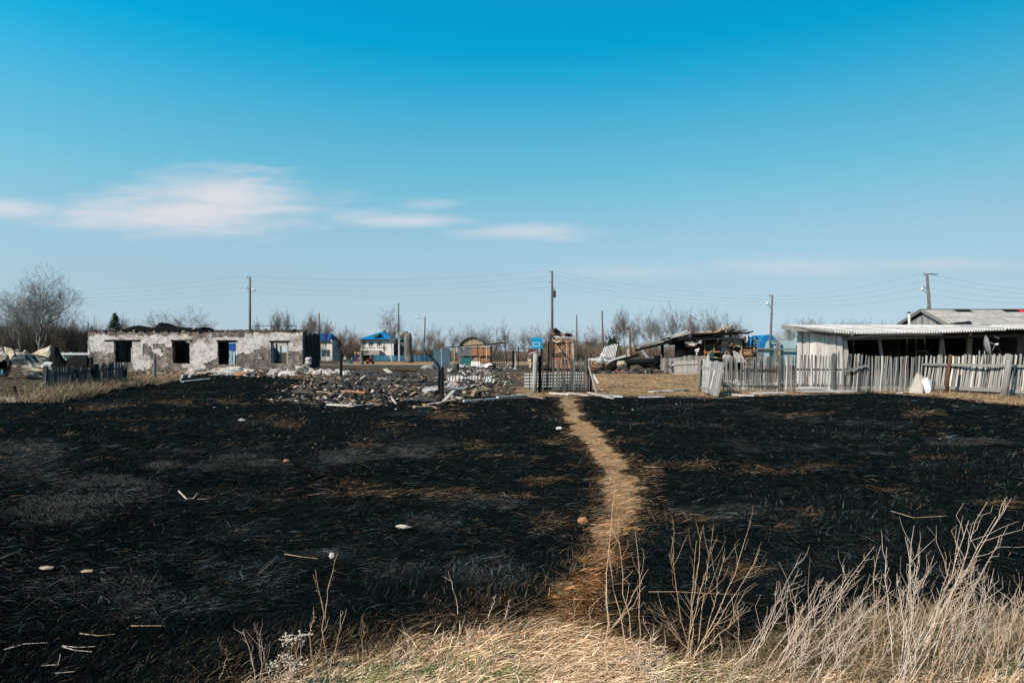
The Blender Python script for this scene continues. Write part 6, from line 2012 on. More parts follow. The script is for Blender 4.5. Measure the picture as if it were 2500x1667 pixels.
# ================================================================== brick stove
def stove():
    d = 58.0
    o = root('brick_stove', W(1370, 893, d), 'ruined orange brick stove standing alone with debris on its top', 'brick stove')
    x0, x1 = W(1350, 860, d).x, W(1395, 860, d).x
    z1 = W(0, 824, d).z; dep = 1.5
    mb = MB(); mb.box(((x0 + x1) / 2, d + dep / 2, z1 / 2), (x1 - x0 - .05, dep - .05, z1)); core = part('core', mb, 'mortar', o)
    mb = MB(); r = random.Random(44); bh = .078; rows = int(z1 / bh)
    for j in range(rows):
        z = bh * (j + .5)
        if j > rows - 4 and r.random() < .2:
            continue
        x = x0 - (.13 if j % 2 else 0)
        while x < x1:
            a, b = max(x + .006, x0), min(x + .25, x1); x += .26
            if b - a > .05 and r.random() < .97:
                mb.box(((a + b) / 2, d + .05, z), (b - a, .12 + r.uniform(-.01, .05), bh - .014))
        y = d + .12
        while y < d + dep:
            mb.box((x0 + .04, y + .12, z), (.12 + r.uniform(-.01, .02), .24, bh - .014)); mb.box((x1 - .04, y + .12, z), (.12 + r.uniform(-.01, .02), .24, bh - .014)); y += .26
    part('brick', mb, 'brick', core, kind='stuff')
    xr = W(1402, 860, d).x
    mb = MB(); mb.sheet((x1 + .02, d - .02, .2), (xr, d - .02, .2), (xr - .05, d - .02, z1 - .25), (x1 + .02, d - .02, z1), 4, 8, .04, .1, ragged=.03, seed=8); part('plaster_edge', mb, 'masonry', o)
    mb = MB(); xs = W(1345, 860, d).x; mb.bar((xs, d - .1, 0), (xs, d - .1, W(0, 816, d).z), .20, .2); part('side_post', mb, 'char_brown', o)
    mb = MB(); mb.bar((xs - .18, d + .2, 0), (xs - .18, d + .2, W(0, 832, d).z), .12, .1); part('side_post', mb, 'char', o)
    mb = MB(); mb.box((W(1362, 0, d).x, d + .3, W(0, 823, d).z), (.75, .5, .2), Euler((0, .05, 0)).to_matrix()); part('lintel_block', mb, 'masonry', o)
    for k in range(26):
        u = r.uniform(1347, 1374) if k < 20 else r.uniform(1382, 1396)
        vb = 818 - (14 * (1 - abs(u - 1359) / 16) * r.random() if k < 20 else r.random() * 3)
        mb = MB(); c = W(u, vb, d + r.uniform(.1, .9)); mb.box(c, (r.uniform(.2, .6), r.uniform(.15, .4), r.uniform(.06, .16)), Euler((r.gauss(0, .4), r.gauss(0, .4), r.random() * 3)).to_matrix())
        part('rubble_piece', mb, r.choice(['char', 'char_brown', 'char', 'brick', 'dark_wood']), o)
    mb = MB(); mb.tube([W(1349, 830, d - .2), W(1360, 836, d - .2), W(1372, 829, d - .2)], .07, 6); part('hose', mb, 'white_board', o)
    for (p, q, w, m) in (((1356, 836), (1385, 874), .06, 'char'), ((1383, 832), (1384, 880), .05, 'pale_wood'), ((1352, 829), (1402, 829), .05, 'char_brown')):
        mb = MB(); mb.bar(W(*p, d - .25), W(*q, d - .25), w, w); part('batten', mb, m, o)
    mb = MB(); c = W(1368, 855, d - .06); mb.box(c, (.3, .06, .3)); part('stove_door', mb, 'masonry', o)
    mb = MB(); c = W(1366, 866, d - .04); mb.box(c, (1.3, .06, .3)); part('soot_band', mb, 'char_brown', o)


stove()


# ================================================================== collapsed shed in the middle right
def collapsed_shed():
    d = 61.0
    o = root('collapsed_shed', W(1700, 907, d), 'fire-gutted shed with its roof sagging down to the left', 'shed')
    g = lambda u, v, e=0.0: W(u, v, d + e)
    # roof plane pieces (front edge, back edge higher)
    def slab(name, mat, pts, th=.10, m=None):
        mb = MB(); mb.prism([g(*p) for p in pts], (0, 0, th)); return part(name, mb, mat, o)
    edges = [(1553, 854), (1600, 842), (1637, 830), (1690, 818), (1745, 815), (1800, 814)]
    for i in range(len(edges) - 1):
        (u0, v0), (u1, v1) = edges[i], edges[i + 1]
        mb = MB(); mb.sheet(g(u0, v0, -.4), g(u1, v1, -.4), g(u1 + 2, v1 - 3.0, 2.6), g(u0 + 2, v0 - 3.0, 2.6), 6, 4, .12, .12, seed=i)
        part('roof_panel', mb, 'char_brown', o)
    for (a, b, m, w) in (((1556, 849), (1636, 824), 'slate_grey', .16), ((1562, 848), (1632, 829), 'pale_wood', .10), ((1612, 832), (1678, 806.5), 'white_board', .13), ((1630, 826), (1686, 811), 'pale_wood', .14), ((1620, 835), (1655, 826), 'char', .2), ((1630, 834), (1655, 828), 'orange_wood', .08), ((1690, 816), (1745, 811), 'cardboard', .12), ((1640, 829), (1740, 820), 'char', .3), ((1552, 855), (1640, 834), 'char', .22), ((1690, 819.5), (1762, 816), 'felt', .35), ((1762, 816), (1800, 814), 'felt', .3), ((1795, 813), (1830, 813), 'char', .18)):
        mb = MB(); mb.bar(g(*a, -.55), g(*b, -.55), .10, w, side=(0, 1, 0)); part('roof_board', mb, m, o)
    # hanging ceiling mass over the left bay
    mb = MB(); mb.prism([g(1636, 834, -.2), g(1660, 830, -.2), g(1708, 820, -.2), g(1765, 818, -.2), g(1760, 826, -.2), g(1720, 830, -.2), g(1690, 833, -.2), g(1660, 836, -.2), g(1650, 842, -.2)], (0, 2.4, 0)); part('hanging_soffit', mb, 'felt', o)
    # posts and walls
    for (u, v0, v1, w, m) in ((1617, 838, 880, .22, 'char'), (1653, 836, 878, .35, 'char'), (1662, 834, 878, .32, 'felt'), (1669, 834, 878, .20, 'char'), (1720, 828, 905, .10, 'orange_wood'), (1743, 836, 862, .13, 'orange'), (1789, 822, 852, .16, 'tan_wood'), (1810, 824, 866, .11, 'tan_wood')):
        mb = MB(); f = g(u, v1, .2)
        if v1 > 870:
            f.z = 0
        mb.bar(f, g(u + (2 if u == 1789 else 0), v0, .2), w, w, side=(1, 0, 0)); part('post', mb, m, o)
    mb = MB(); f = g(1669, 905, .8); mb.prism([(g(1669, 0, .8).x, d + .8, 0), (g(1714, 0, .8).x, d + .8, 0), (g(1714, 0, .8).x, d + .8, g(0, 838).z), (g(1669, 0, .8).x, d + .8, g(0, 838).z)], (0, .12, 0)); part('dark_wall', mb, 'char_brown', o)
    mb = MB(); mb.prism([(g(1673, 0, .6).x, d + .6, 0), (g(1694, 0, .6).x, d + .6, 0), (g(1694, 0, .6).x, d + .6, g(0, 848).z), (g(1673, 0, .6).x, d + .6, g(0, 850).z)], (0, .1, 0)); part('door_leaf', mb, 'shed_dark', o)
    mb = MB(); mb.prism([(g(1714, 0, 2.6).x, d + 2.6, 0), (g(1822, 0, 2.6).x, d + 2.6, 0), (g(1822, 0, 2.6).x, d + 2.6, g(0, 820).z), (g(1714, 0, 2.6).x, d + 2.6, g(0, 820).z)], (0, .15, 0)); part('rear_wall', mb, 'char_brown', o)
    mb = MB(); mb.sheet(g(1673, 840, -.3), g(1700, 844, -.5), g(1712, 822, -.1), g(1688, 834, -.2), 7, 6, .4, .02, seed=5, bow=-.15); part('hanging_cloth', mb, 'cardboard', o)
    mb = MB(); mb.sheet(g(1671, 838, -.45), g(1693, 847, -.6), g(1704, 838, -.5), g(1690, 836, -.4), 6, 5, .2, .02, seed=15); part('hanging_cloth', mb, 'beige_sheet', o)
    for (pts, m) in ((((1760, 840), (1779, 840), (1780, 863), (1760, 863)), 'beige_sheet'), (((1762, 831), (1777, 828), (1779, 841), (1761, 841)), 'cardboard'), (((1793, 818), (1808, 829), (1806, 848), (1790, 842)), 'cardboard'), (((1780, 838), (1788, 840), (1786, 862), (1779, 864)), 'tan_wood'), (((1722, 842), (1744, 838), (1756, 830), (1758, 852), (1722, 854)), 'char_brown'), (((1777, 826), (1786, 828), (1786, 836), (1778, 834)), 'masonry')):
        mb = MB(); q = [g(*p, .1 + .25 * (len(m) % 3)) for p in reversed(pts)]; mb.prism(q, (0, .06, 0)); part('wall_panel', mb, m, o)
    for (a, b, w, m) in (((1722, 860), (1757, 858), .14, 'orange_wood'), ((1726, 866), (1739, 856), .12, 'tan_wood'), ((1640, 830.5), (1706, 831), .05, 'dark_wood'), ((1700, 831), (1745, 826), .06, 'pale_wood'), ((1745, 827), (1816, 823.5), .07, 'pale_wood'), ((1684, 858), (1700, 838), .06, 'char'), ((1768, 876), (1783, 858), .08, 'tan_wood'), ((1747, 850), (1770, 846), .05, 'char')):
        mb = MB(); mb.bar(g(*a, -.35), g(*b, -.35), w, w); part('batten', mb, m, o)
    # crumpled tin on the ridge
    mb = MB(); mb.sheet(g(1744, 816, -.3), g(1772, 812, -.3), g(1776, 802, .3), g(1752, 806, .3), 7, 5, .5, .02, seed=9); part('bent_tin', mb, 'cardboard', o)
    mb = MB(); mb.sheet(g(1776, 813, -.35), g(1794, 812, -.3), g(1790, 802, 0), g(1784, 803, 0), 5, 4, .3, .02, seed=10); part('bent_tin', mb, 'felt', o)
    mb = MB(); mb.sheet(g(1758, 816, -.4), g(1770, 815, -.4), g(1769, 806, -.2), g(1759, 807, -.2), 4, 4, .2, .02, seed=11); part('bent_tin', mb, 'felt', o)
    mb = MB(); mb.sheet(g(1795, 815, -.35), g(1815, 814, -.3), g(1806, 807, 0), g(1799, 808, 0), 5, 4, .3, .02, seed=12); part('bent_tin', mb, 'char_brown', o)
    # burnt log end with spiky tops at the right
    r = random.Random(10)
    for k in range(9):
        u = 1812 + k * 4.3
        mb = MB(); f = g(u, 0, .5 + r.uniform(-.3, .3)); vt = [828, 824, 836, 838, 819, 832, 822, 842, 820][k] + r.uniform(-1, 1)
        mb.tube([(f.x, f.y, 0), (f.x + r.gauss(0, .03), f.y, 1.4), (f.x + r.gauss(0, .05), f.y, g(0, vt).z)], [.12, .11, .03 if k % 2 else .06], 6); part('charred_stake', mb, 'char' if k % 3 else 'char_brown', o)
    for k in range(15):
        z = .12 + .17 * k * .9
        if z > 2.3: break
        mb = MB(); a, b = 1818 + r.uniform(-2, 4), 1846 + r.uniform(-4, 3)
        mb.tube([(g(a, 0).x, d + .25 + r.uniform(-.1, .1), z + r.gauss(0, .04)), (g(b, 0).x, d + .2, z + r.gauss(0, .07))], .085, 7); part('charred_log', mb, r.choice(['char_brown', 'char_brown', 'char', 'orange_wood', 'tan_wood']), o)
    for k in range(46):
        u = r.uniform(1716, 1846); v = r.uniform(822, 884); L_ = r.uniform(4, 22); an = r.gauss(0, .9) + (1.2 if k % 3 == 0 else 0)
        mb = MB(); a, b = g(u, v, r.uniform(-.5, .9)), g(u + L_ * math.cos(an), v - L_ * math.sin(an) * .8, r.uniform(-.5, .9))
        if min(a.z, b.z) < .05 or max(a.z, b.z) > g(0, 806).z:
            continue
        mb.bar(a, b, r.uniform(.05, .26), r.uniform(.04, .08), side=(0, 1, 0) if k % 2 else None); part('broken_board', mb, r.choice(['char_brown', 'tan_wood', 'char_brown', 'cardboard', 'char', 'orange_wood', 'dark_wood']), o)
    for k in range(26):
        u = r.uniform(1640, 1822); vb = np.interp(u, [1640, 1690, 1745, 1772, 1800, 1825], [829, 816, 811, 806, 810, 813]); L_ = r.uniform(6, 26)
        mb = MB(); mb.bar(g(u, vb + r.uniform(-2.5, 2), r.uniform(-.5, 1.5)), g(u + L_, vb + r.gauss(-2.5, 4.0), r.uniform(-.5, 1.5)), r.uniform(.08, .3), r.uniform(.05, .14)); part('roof_board', mb, r.choice(['char_brown', 'char', 'cardboard', 'tan_wood', 'slate_grey', 'char_brown']), o)
    # loose things beside and inside it
    mb = MB(); mb.sheet(g(1696, 856, -1.2), g(1705, 860, -1.2), g(1707, 850, -1.2), g(1699, 852, -1.2), 4, 4, .15, .02, seed=3)
    solo('white_scrap', mb, 'white', 'bright white scrap hanging in the dark bay of the collapsed shed', 'scrap', g(1701, 856, -1.2))
    mb = MB(); mb.sheet(g(1699, 866, -1.2), g(1702, 866, -1.2), g(1703, 858, -1.2), g(1700, 858, -1.2), 3, 3, .1, .02, seed=4)
    solo('white_scrap', mb, 'white', 'narrow white scrap dangling just under the bright one in the dark bay', 'scrap', g(1700, 862, -1.2))
    mb = MB(); mb.prism([g(1731, 870, -2), g(1736, 880, -2), g(1743, 872, -2), g(1742, 856, -2), (g(1738, 856, -2))], (0, .08, 0))
    solo('teal_panel', mb, 'teal', 'dark teal panel propped in front of the collapsed shed', 'panel', g(1737, 880, -2))
    mb = MB(); mb.sheet(g(1720, 882, -2.2), g(1733, 880, -2.2), g(1731, 866, -2.2), g(1728, 866, -2.2), 4, 4, .1, .03, seed=6)
    solo('pink_scrap', mb, 'masonry', 'pale pinkish sheet scrap left of the teal panel', 'scrap', g(1727, 880, -2.2))
    for (u, v, s, m, lab) in ((1770, 872, .5, 'masonry', 'pale lumpy bundle under the beige panels of the collapsed shed'), (1779, 876, .7, 'slate_grey', 'grey lumpy bundle right of the pale one in the collapsed shed')):
        mb = MB(); c = g(u, v, -1.5); mb.rock(c, (s * 1.1, s * .9, s * 1.2), int(u)); solo('bundle', mb, m, lab, 'bundle', (c.x, c.y, c.z - .4))
    mb = MB(); mb.sheet(W(1793, 884, 52), W(1819, 884, 52), W(1812, 866, 53), W(1788, 855, 53), 6, 4, .05, .02, waves=9, wamp=.03)
    solo('slate_sheet', mb, 'slate_grey', 'grey corrugated sheet leaning between the collapsed shed and the picket fence', 'slate sheet', W(1805, 884, 52))
    mb = MB(); mb.bar(W(1789, 868, 51.9), W(1794, 884, 51.9), .08, .08); solo('lath', mb, 'rust', 'rust-brown lath along the edge of the leaning grey corrugated sheet', 'lath', W(1794, 884, 51.9))
    c = W(1850, 853, 60.5)
    mb = MB(); mb.tube([W(1849.5, 900, 56), W(1848.5, 828, 56)], .05, 5); solo('thin_pole', mb, 'fence_dark', 'thin grey pole right of the charred log wall', 'pole', W(1849.5, 908, 56))


collapsed_shed()


def middle_clutter():
    # tin sheds, pale blue
    d = 46.0
    o = root('blue_sheds', W(1905, 921, d), 'pale blue sheet-metal hut with dark battens left of the plank shed', 'hut')
    o.name = 'tin_hut'; ORG[o.name] = Vector(o.location)
    g = lambda u, v, e=0: W(u, v, d + e)
    for (pts, e) in ((((1862, 870), (1872, 834), (1879, 831), (1879, 892), (1862, 892)), 0), (((1882, 832), (1898, 832), (1888, 892), (1882, 892)), .05), (((1904, 831), (1948, 831), (1948, 892), (1898, 892)), .1), (((1850, 892), (1862, 872), (1872, 892)), -.1)):
        mb = MB(); q = [g(u, v, e) for (u, v) in reversed(pts)]; q = [Vector((p.x, p.y, max(p.z, 0))) for p in q]; mb.prism(q, (0, .06, 0)); part('tin_sheet', mb, 'blue_pale', o)
    for (a, b, w, m) in (((1848, 851), (1945, 853), .10, 'grey_wood_h'), ((1880.5, 892), (1880.5, 832), .09, 'teal'), ((1901, 836), (1889, 870), .12, 'fence_dark'), ((1903, 892), (1903, 832), .08, 'slate_grey'), ((1946, 892), (1946, 843), .09, 'char'), ((1885, 834), (1899, 834), .07, 'dark_wood')):
        mb = MB(); mb.bar(g(*a, -.12), g(*b, -.12), w, w); part('batten', mb, m, o)
    # plank fence and slatted gate, grey, in front of the collapsed shed
    d = 56.0; g2 = lambda u, v, e=0: W(u, v, d + e)
    o = root('plank_fence', W(1668, 910, d), 'low fence of wide grey boards in front of the collapsed shed', 'fence')
    u = 1613; r = random.Random(3)
    while u < 1722:
        w = r.uniform(4.6, 6.4); vt = np.interp(u, [1613, 1640, 1652, 1680, 1700, 1722], [874, 875, 873, 868, 868, 870]) + r.uniform(-.6, .6)
        x0, x1 = g2(u, 0).x, g2(u + w - .4, 0).x
        mb = MB(); zt = g2(0, vt).z; mb.hexa([(x0, d, 0), (x1, d, 0), (x1, d + .03, 0), (x0, d + .03, 0), (x0, d, zt), (x1, d, zt + .02), (x1, d + .03, zt + .02), (x0, d + .03, zt)]); part('plank', mb, 'grey_wood', o); u += w
    mb = MB(); mb.bar((g2(1613, 0).x, d + .07, .9), (g2(1722, 0).x, d + .07, .95), .06, .1); part('rail', mb, 'dark_wood', o)
    mb = MB(); mb.bar(g2(1630, 892, -.05), g2(1641, 900, -.05), .05, .07); part('brace', mb, 'char', o)
    mb = MB(); mb.tube([(g2(1641, 0).x, d - .06, 0), (g2(1640, 0).x, d - .06, .95)], .05, 6); part('post', mb, 'dark_wood', o)
    for u, vt in ((1674, 866), (1707, 864)):
        mb = MB(); mb.tube([(g2(u, 0).x, d + .1, 0), (g2(u, 0).x, d + .1, g2(0, vt).z)], .05, 5); part('post', mb, 'char', o)
    d3 = 52.5; g3 = lambda u, v: W(u, v, d3)
    o = root('slatted_gate', W(1675, 914, d3), 'pale slatted gate with narrow upright slats against the wide grey boards', 'gate')
    n = 21
    for k in range(n):
        u = 1649 + 56 * k / n; x = g3(u, 0).x
        z0 = g3(0, 910.5).z + .05; z1 = g3(0, 880 + r.uniform(-1, 1)).z
        mb = MB(); mb.box((x, d3, (z0 + z1) / 2), (.062, .025, z1 - z0), Euler((0, r.gauss(0.03, .02), 0)).to_matrix()); part('slat', mb, 'pale_wood', o)
    for v0, v1 in ((890, 887), (913, 911)):
        mb = MB(); mb.bar(W(1641, v0, d3 - .05), W(1706, v1, d3 - .05), .05, .07); part('rail', mb, 'pale_wood', o)
    mb = MB(); mb.rock(W(1643.5, 890, d3 - .08), (.2, .12, .2), 4); part('knob', mb, 'white_board', o)
    # collapsed corrugated sheet and shards by the timber heap
    d = 59.0; g4 = lambda u, v, e=0: W(u, v, d + e)
    mb = MB(); mb.sheet(g4(1466, 872), g4(1500, 876), g4(1508, 842, 1.2), g4(1474, 848, 1.2), 6, 5, .12, .02, waves=9, wamp=.05, seed=2, bow=.1)
    solo('corrugated_sheet', mb, 'white_board', 'big white corrugated sheet standing crookedly over the burnt timber heap', 'corrugated sheet', g4(1485, 876))
    mb = MB(); mb.sheet(g4(1463, 880), g4(1490, 882), g4(1492, 866, .3), g4(1468, 858, .3), 6, 4, .2, .02, seed=7)
    solo('crumpled_sheet', mb, 'white_board', 'crumpled smooth white sheet below the big corrugated one', 'sheet', g4(1478, 882))
    mb = MB(); mb.sheet(g4(1457, 886), g4(1477, 888), g4(1474, 871, .2), g4(1455, 873, .2), 5, 4, .1, .02, bow=.2)
    solo('bent_tin_sheet', mb, 'metal_dull', 'curved grey tin sheet left of the crumpled white one', 'tin sheet', g4(1466, 888))
    for (a, b, w, m, lab, ca) in (((1436, 878), (1457, 877), .22, 'white_board', 'short white board left of the curved grey tin sheet', 'board'), ((1484, 882), (1537, 866), .20, 'white_board', 'long white board slanting up to the broken brown pole', 'board'), ((1533, 866), (1534, 852), .14, 'pale_wood', 'short pale upright stub beside the broken brown pole', 'stub'), ((1530, 864), (1529, 882), .09, 'red', 'thin red stick standing by the broken brown pole', 'stick'), ((1567, 855), (1585, 878), .22, 'metal_dull', 'grey metal duct slanting below the low end of the collapsed roof', 'duct'), ((1575, 878), (1615, 869), .16, 'pale_wood', 'pale plank on the burnt heap left of the wide grey boards', 'plank'), ((1440, 905), (1500, 910), .10, 'white_board', 'thin white lath at the foot of the burnt timber heap', 'lath'), ((1594, 884), (1588, 862), .06, 'rust', 'thin rusty rod sticking out of the burnt heap near the grey boards', 'rod')):
        mb = MB(); mb.bar(g4(*a, -.5), g4(*b, -.5), .06, w, side=(0, 1, 0)); solo('scrap_' + ca if ca in ('board',) else ca, mb, m, lab, ca, g4(*a, -.5))
    # burnt log pile: logs as things
    r = random.Random(21)
    logs = [((1445, 893), (1482, 906), 'orange_wood', .11), ((1452, 889), (1478, 900), 'orange_wood', .09), ((1447, 900), (1470, 908), 'char', .15), ((1526, 884), (1592, 882), 'char', .26), ((1528, 889), (1580, 892), 'char', .22), ((1570, 884), (1612, 904), 'char', .20), ((1545, 880), (1600, 876), 'char_brown', .14), ((1590, 895), (1613, 902), 'char_brown', .16), ((1445, 904), (1500, 908), 'char', .10), ((1500, 882), (1560, 866), 'char', .12)]
    names = ['upper orange-brown', 'lower orange-brown', 'short black', 'thickest black', 'second thick black', 'black right-hand slanting', 'long dark upper', 'stubby brown right-hand', 'thin black bottom', 'thin black rising']
    for k, (a, b, m, w) in enumerate(logs):
        mb = MB(); p, q = g4(*a, -1.2 + .05 * k), g4(*b, -1.2 + .1 * k)
        mb.tube([p, p.lerp(q, .5) + Vector((0, 0, r.gauss(0, .03))), q], [w, w * 1.05, w * .9], 8)
        solo('burnt_log', mb, m, names[k] + ' log in the burnt timber heap right of the stove', 'log', p, 'logs of the burnt timber heap')
    for (u, v, s, m, lab) in ((1515, 890, (1.6, 1.2, 1.1), 'tan_sheet', 'tan rounded chunk in the middle of the burnt timber heap'), (1494, 894, (1.5, 1.2, 1.6), 'char', 'dark curled tin lump left of the tan chunk'), (1518, 902, (2.8, 1.4, 1.4), 'block_dark', 'grey ash-covered mound below the tan chunk'), (1604, 881, (1.4, 1, 1.6), 'felt', 'black drum-like lump next to the wide grey boards'), (1556, 899, (2.2, 1.5, 1.0), 'char_brown', 'low dark mound in front of the thick black logs'), (1466, 897, (1.6, 1.2, 0.9), 'char_brown', 'brown charred mound at the left end of the burnt heap')):
        mb = MB(); c = g4(u, v, -1.3); mb.rock(c, tuple(x * .62 for x in s), int(u)); solo('burnt_lump', mb, m, lab, 'debris', (c.x, c.y, max(0, c.z - .5)))
    # thin bent wires over the yard
    for (pts, lab) in ((((1519, 876), (1521, 858), (1532, 843), (1537, 845)), 'thin wire loop arching up beside the broken brown pole'), (((1545, 805), (1549, 793), (1556, 798), (1580, 838)), 'hooked rod with a curl hanging left of the collapsed roof tip')):
        mb = MB(); mb.tube([g4(*p) for p in pts], .03, 5); solo('bent_wire', mb, 'rust', lab, 'wire', g4(*pts[-1]))
    # burnt bush
    for (u, v, h, lab) in ((1496, 842, 1.0, 'dark leafy burnt bush behind the big corrugated sheet'),):
        segs = []; rr = random.Random(5); c = W(u, 850, 66)
        for k in range(420):
            p = c + Vector((rr.gauss(0, .28), rr.gauss(0, .25), rr.gauss(.4, .42))); q = p + Vector((rr.gauss(0, .14), rr.gauss(0, .14), rr.gauss(0, .14))); segs.append((*(p - Vector((c.x, 66, 0))), *(q - Vector((c.x, 66, 0))), .05, .02))
        ob = root('burnt_bush', (c.x, 66, 0), lab, 'bush'); link('foliage', segs_mesh('foliage', segs), ob, 'needles')
        mb = MB(); mb.tube([(c.x, 66, 0), (c.x, 66, c.z)], .06, 5); part('stem', mb, 'char', ob)


middle_clutter()


# ================================================================== wrecked sheet metal at the far left
def wreck():
    g = lambda u, v, d=43.5: W(u, v, d)
    items = [
        (((-30, 902), (12, 876), (17, 864), (-30, 850)), 'plaster', 43.2, 'pale pink sheet slumped at the very left edge of the wreckage', .15, 2),
        (((-30, 912), (14, 868), (10, 845), (-30, 838)), 'sheet_dark', 44.2, 'dark bent sheet behind the pale pink one at the left edge', .2, 3),
        (((18, 895), (34, 866), (28, 850), (8, 846)), 'tan_sheet', 43.6, 'narrow ochre fold of sheet metal near the left edge', .15, 4),
        (((30, 896), (104, 896), (84, 862), (30, 858)), 'sheet_dark', 43.4, 'large dark green-grey sheet panel in the middle of the wreckage', .25, 5),
        (((74, 864), (118, 874), (128, 852), (128, 842)), 'tan_sheet', 43.8, 'pale tan sheet flaring up to a point over the wreckage', .15, 6),
        (((80, 864), (104, 898), (122, 890), (96, 872)), 'tan_sheet', 43.1, 'tan strip sloping down the right side of the dark panel', .1, 7),
        (((32, 890), (60, 904), (122, 912), (100, 902)), 'tan_sheet', 42.4, 'long ochre lip of sheet metal along the bottom of the wreckage', .12, 8),
        (((44, 904), (72, 926), (118, 927), (120, 908)), 'sheet_dark', 42.0, 'dark curved trough of sheet metal at the bottom right of the wreckage', .2, 9),
        (((96, 900), (114, 898), (130, 886), (108, 888)), 'white_board', 42.8, 'crumpled bluish-white scrap at the right of the tan strip', .15, 10),
        (((32, 856), (46, 867), (46, 857), (40, 855)), 'tan_sheet', 43.0, 'small torn ochre flap on top of the wreckage', .08, 11),
        (((56, 862), (68, 861), (67, 858), (57, 859)), 'tan_sheet', 43.0, 'tiny pale flap on the top edge of the dark panel', .05, 12),
        (((-30, 925), (20, 922), (26, 880), (-30, 890)), 'felt', 44.0, 'black hollow sheet under the pale pink one', .3, 13),
        (((0, 918), (12, 918), (12, 906), (2, 904)), 'teal', 42.2, 'small teal box-like scrap at the bottom left of the wreckage', .1, 14)]
    for (q, m, d, lab, amp, seed) in items:
        a, b, c, e = [g(u, v, d + (0.5 if k > 1 else 0)) for k, (u, v) in enumerate(q)]
        mb = MB(); mb.sheet(a, b, c, e, 9, 7, amp, .02, seed=seed, ragged=.02, nscale=2.2, bow=.12)
        solo('crumpled_sheet', mb, m, lab, 'sheet metal', tuple((a + b) / 2), 'wrecked sheet metal at the left', smooth=False)
    # black heap behind the dark fence
    prof = [(112, 893), (118, 868), (128, 846), (134, 843), (142, 852), (150, 868), (160, 880), (172, 872), (182, 868), (212, 867), (216, 874), (222, 870), (228, 876), (226, 893)]
    d = 46; mb = MB(); vs = []; fs = []; n = len(prof)
    for j, (dy, k) in enumerate(((-.8, .0), (-.4, .75), (.3, 1.0), (1.2, .8), (2.0, .0))):
        for (u, v) in prof:
            p = W(u, v, d + dy); vs.append((p.x, d + dy + rnd.gauss(0, .05), max(0, p.z * k)))
    for j in range(4):
        for i in range(n - 1):
            a = j * n + i; fs.append((a, a + 1, a + n + 1, a + n))
    mb.add(vs, fs); solo('black_heap', mb, 'felt', 'heap of black burnt felt between the wreckage and the burnt house', 'heap', W(170, 920, d))
    for (u0, v0, u1, v1, lab) in ((-20, 977, 70, 981, 'long pale plank lying at the left edge below the wreckage'), (0, 973, 45, 975, 'short pale plank next to the long one at the left edge'), (30, 985, 78, 979, 'thin pale lath crossing the end of the long plank at the left edge')):
        a, b = G(u0, v0), G(u1, v1); a.z += .04; b.z += .04
        mb = MB(); mb.bar(a, b, .22 if 'plank' in lab else .08, .03); solo('plank', mb, 'pale_wood', lab, 'plank', tuple((a + b) / 2))


wreck()


# ================================================================== rubble and burnt remains on the ground
MOUNDS = [(895, 938, 2.4, 2.6, .30), (955, 928, 3.0, 3.2, .42), (1035, 935, 2.2, 2.2, .34), (1105, 925, 2.6, 3.0, .42), (1160, 938, 2.2, 1.6, .2), (1140, 906, 3.4, 3.0, .42), (1215, 906, 2.6, 2.2, .28), (770, 906, 2.6, 1.4, .55), (600, 914, 5.5, 1.0, .18), (690, 913, 3.0, 1.0, .18), (860, 962, 2.0, 1.2, .10), (1060, 975, 2.4, 1.2, .12), (830, 985, 1.6, .8, .12), (1535, 907.5, 2.5, 1.7, .95), (1470, 907.5, 1.4, 1.3, .6), (1590, 908, 1.2, 1.2, .55)]


def mound_h(x, y):
    h = np.zeros_like(np.asarray(x, dtype=np.float64))
    for (u, v, rx, ry, hh) in MOUNDS:
        d = gdist(v); cx = (u - CX) / F * d
        q = ((x - cx) / rx) ** 2 + ((y - d) / ry) ** 2
        h = np.maximum(h, hh * np.exp(-q * 1.2))
    return h * (0.55 + 0.9 * fbm(np.asarray(x) * 1.1, np.asarray(y) * 1.1, 121, 3))


def ash_mound():
    xs = np.arange(-28, 17, .35); ys = np.arange(18, 72, .5)
    X, Y = np.meshgrid(xs, ys); H = mound_h(X, Y)
    Z = np.where(H > .03, H - .03 + gz(X, Y), -.05)
    nx = len(xs)
    i = np.arange(nx - 1)[None, :] + nx * np.arange(len(ys) - 1)[:, None]
    q = np.stack([i, i + 1, i + nx + 1, i + nx], -1).reshape(-1, 4)
    zz = Z.ravel()[q].max(1)
    me = fast_mesh('ash_mound', np.stack([X.ravel(), Y.ravel(), Z.ravel()], 1), q[zz > 0])
    o = link('ash_mound', me, None, pmat('ash_mound', [(0.3, (0.012, 0.010, 0.009)), (0.5, (0.05, 0.040, 0.032)), (0.72, (0.20, 0.155, 0.12))], 4, rough=.95, stain=(0.006, 0.006, 0.006), stain_scale=.6, stain_lo=.48, stain_hi=.6, var=0))
    tag(o, 'low mounds of dark ash under the broken rubble', 'ash', kind='stuff')


ash_mound()


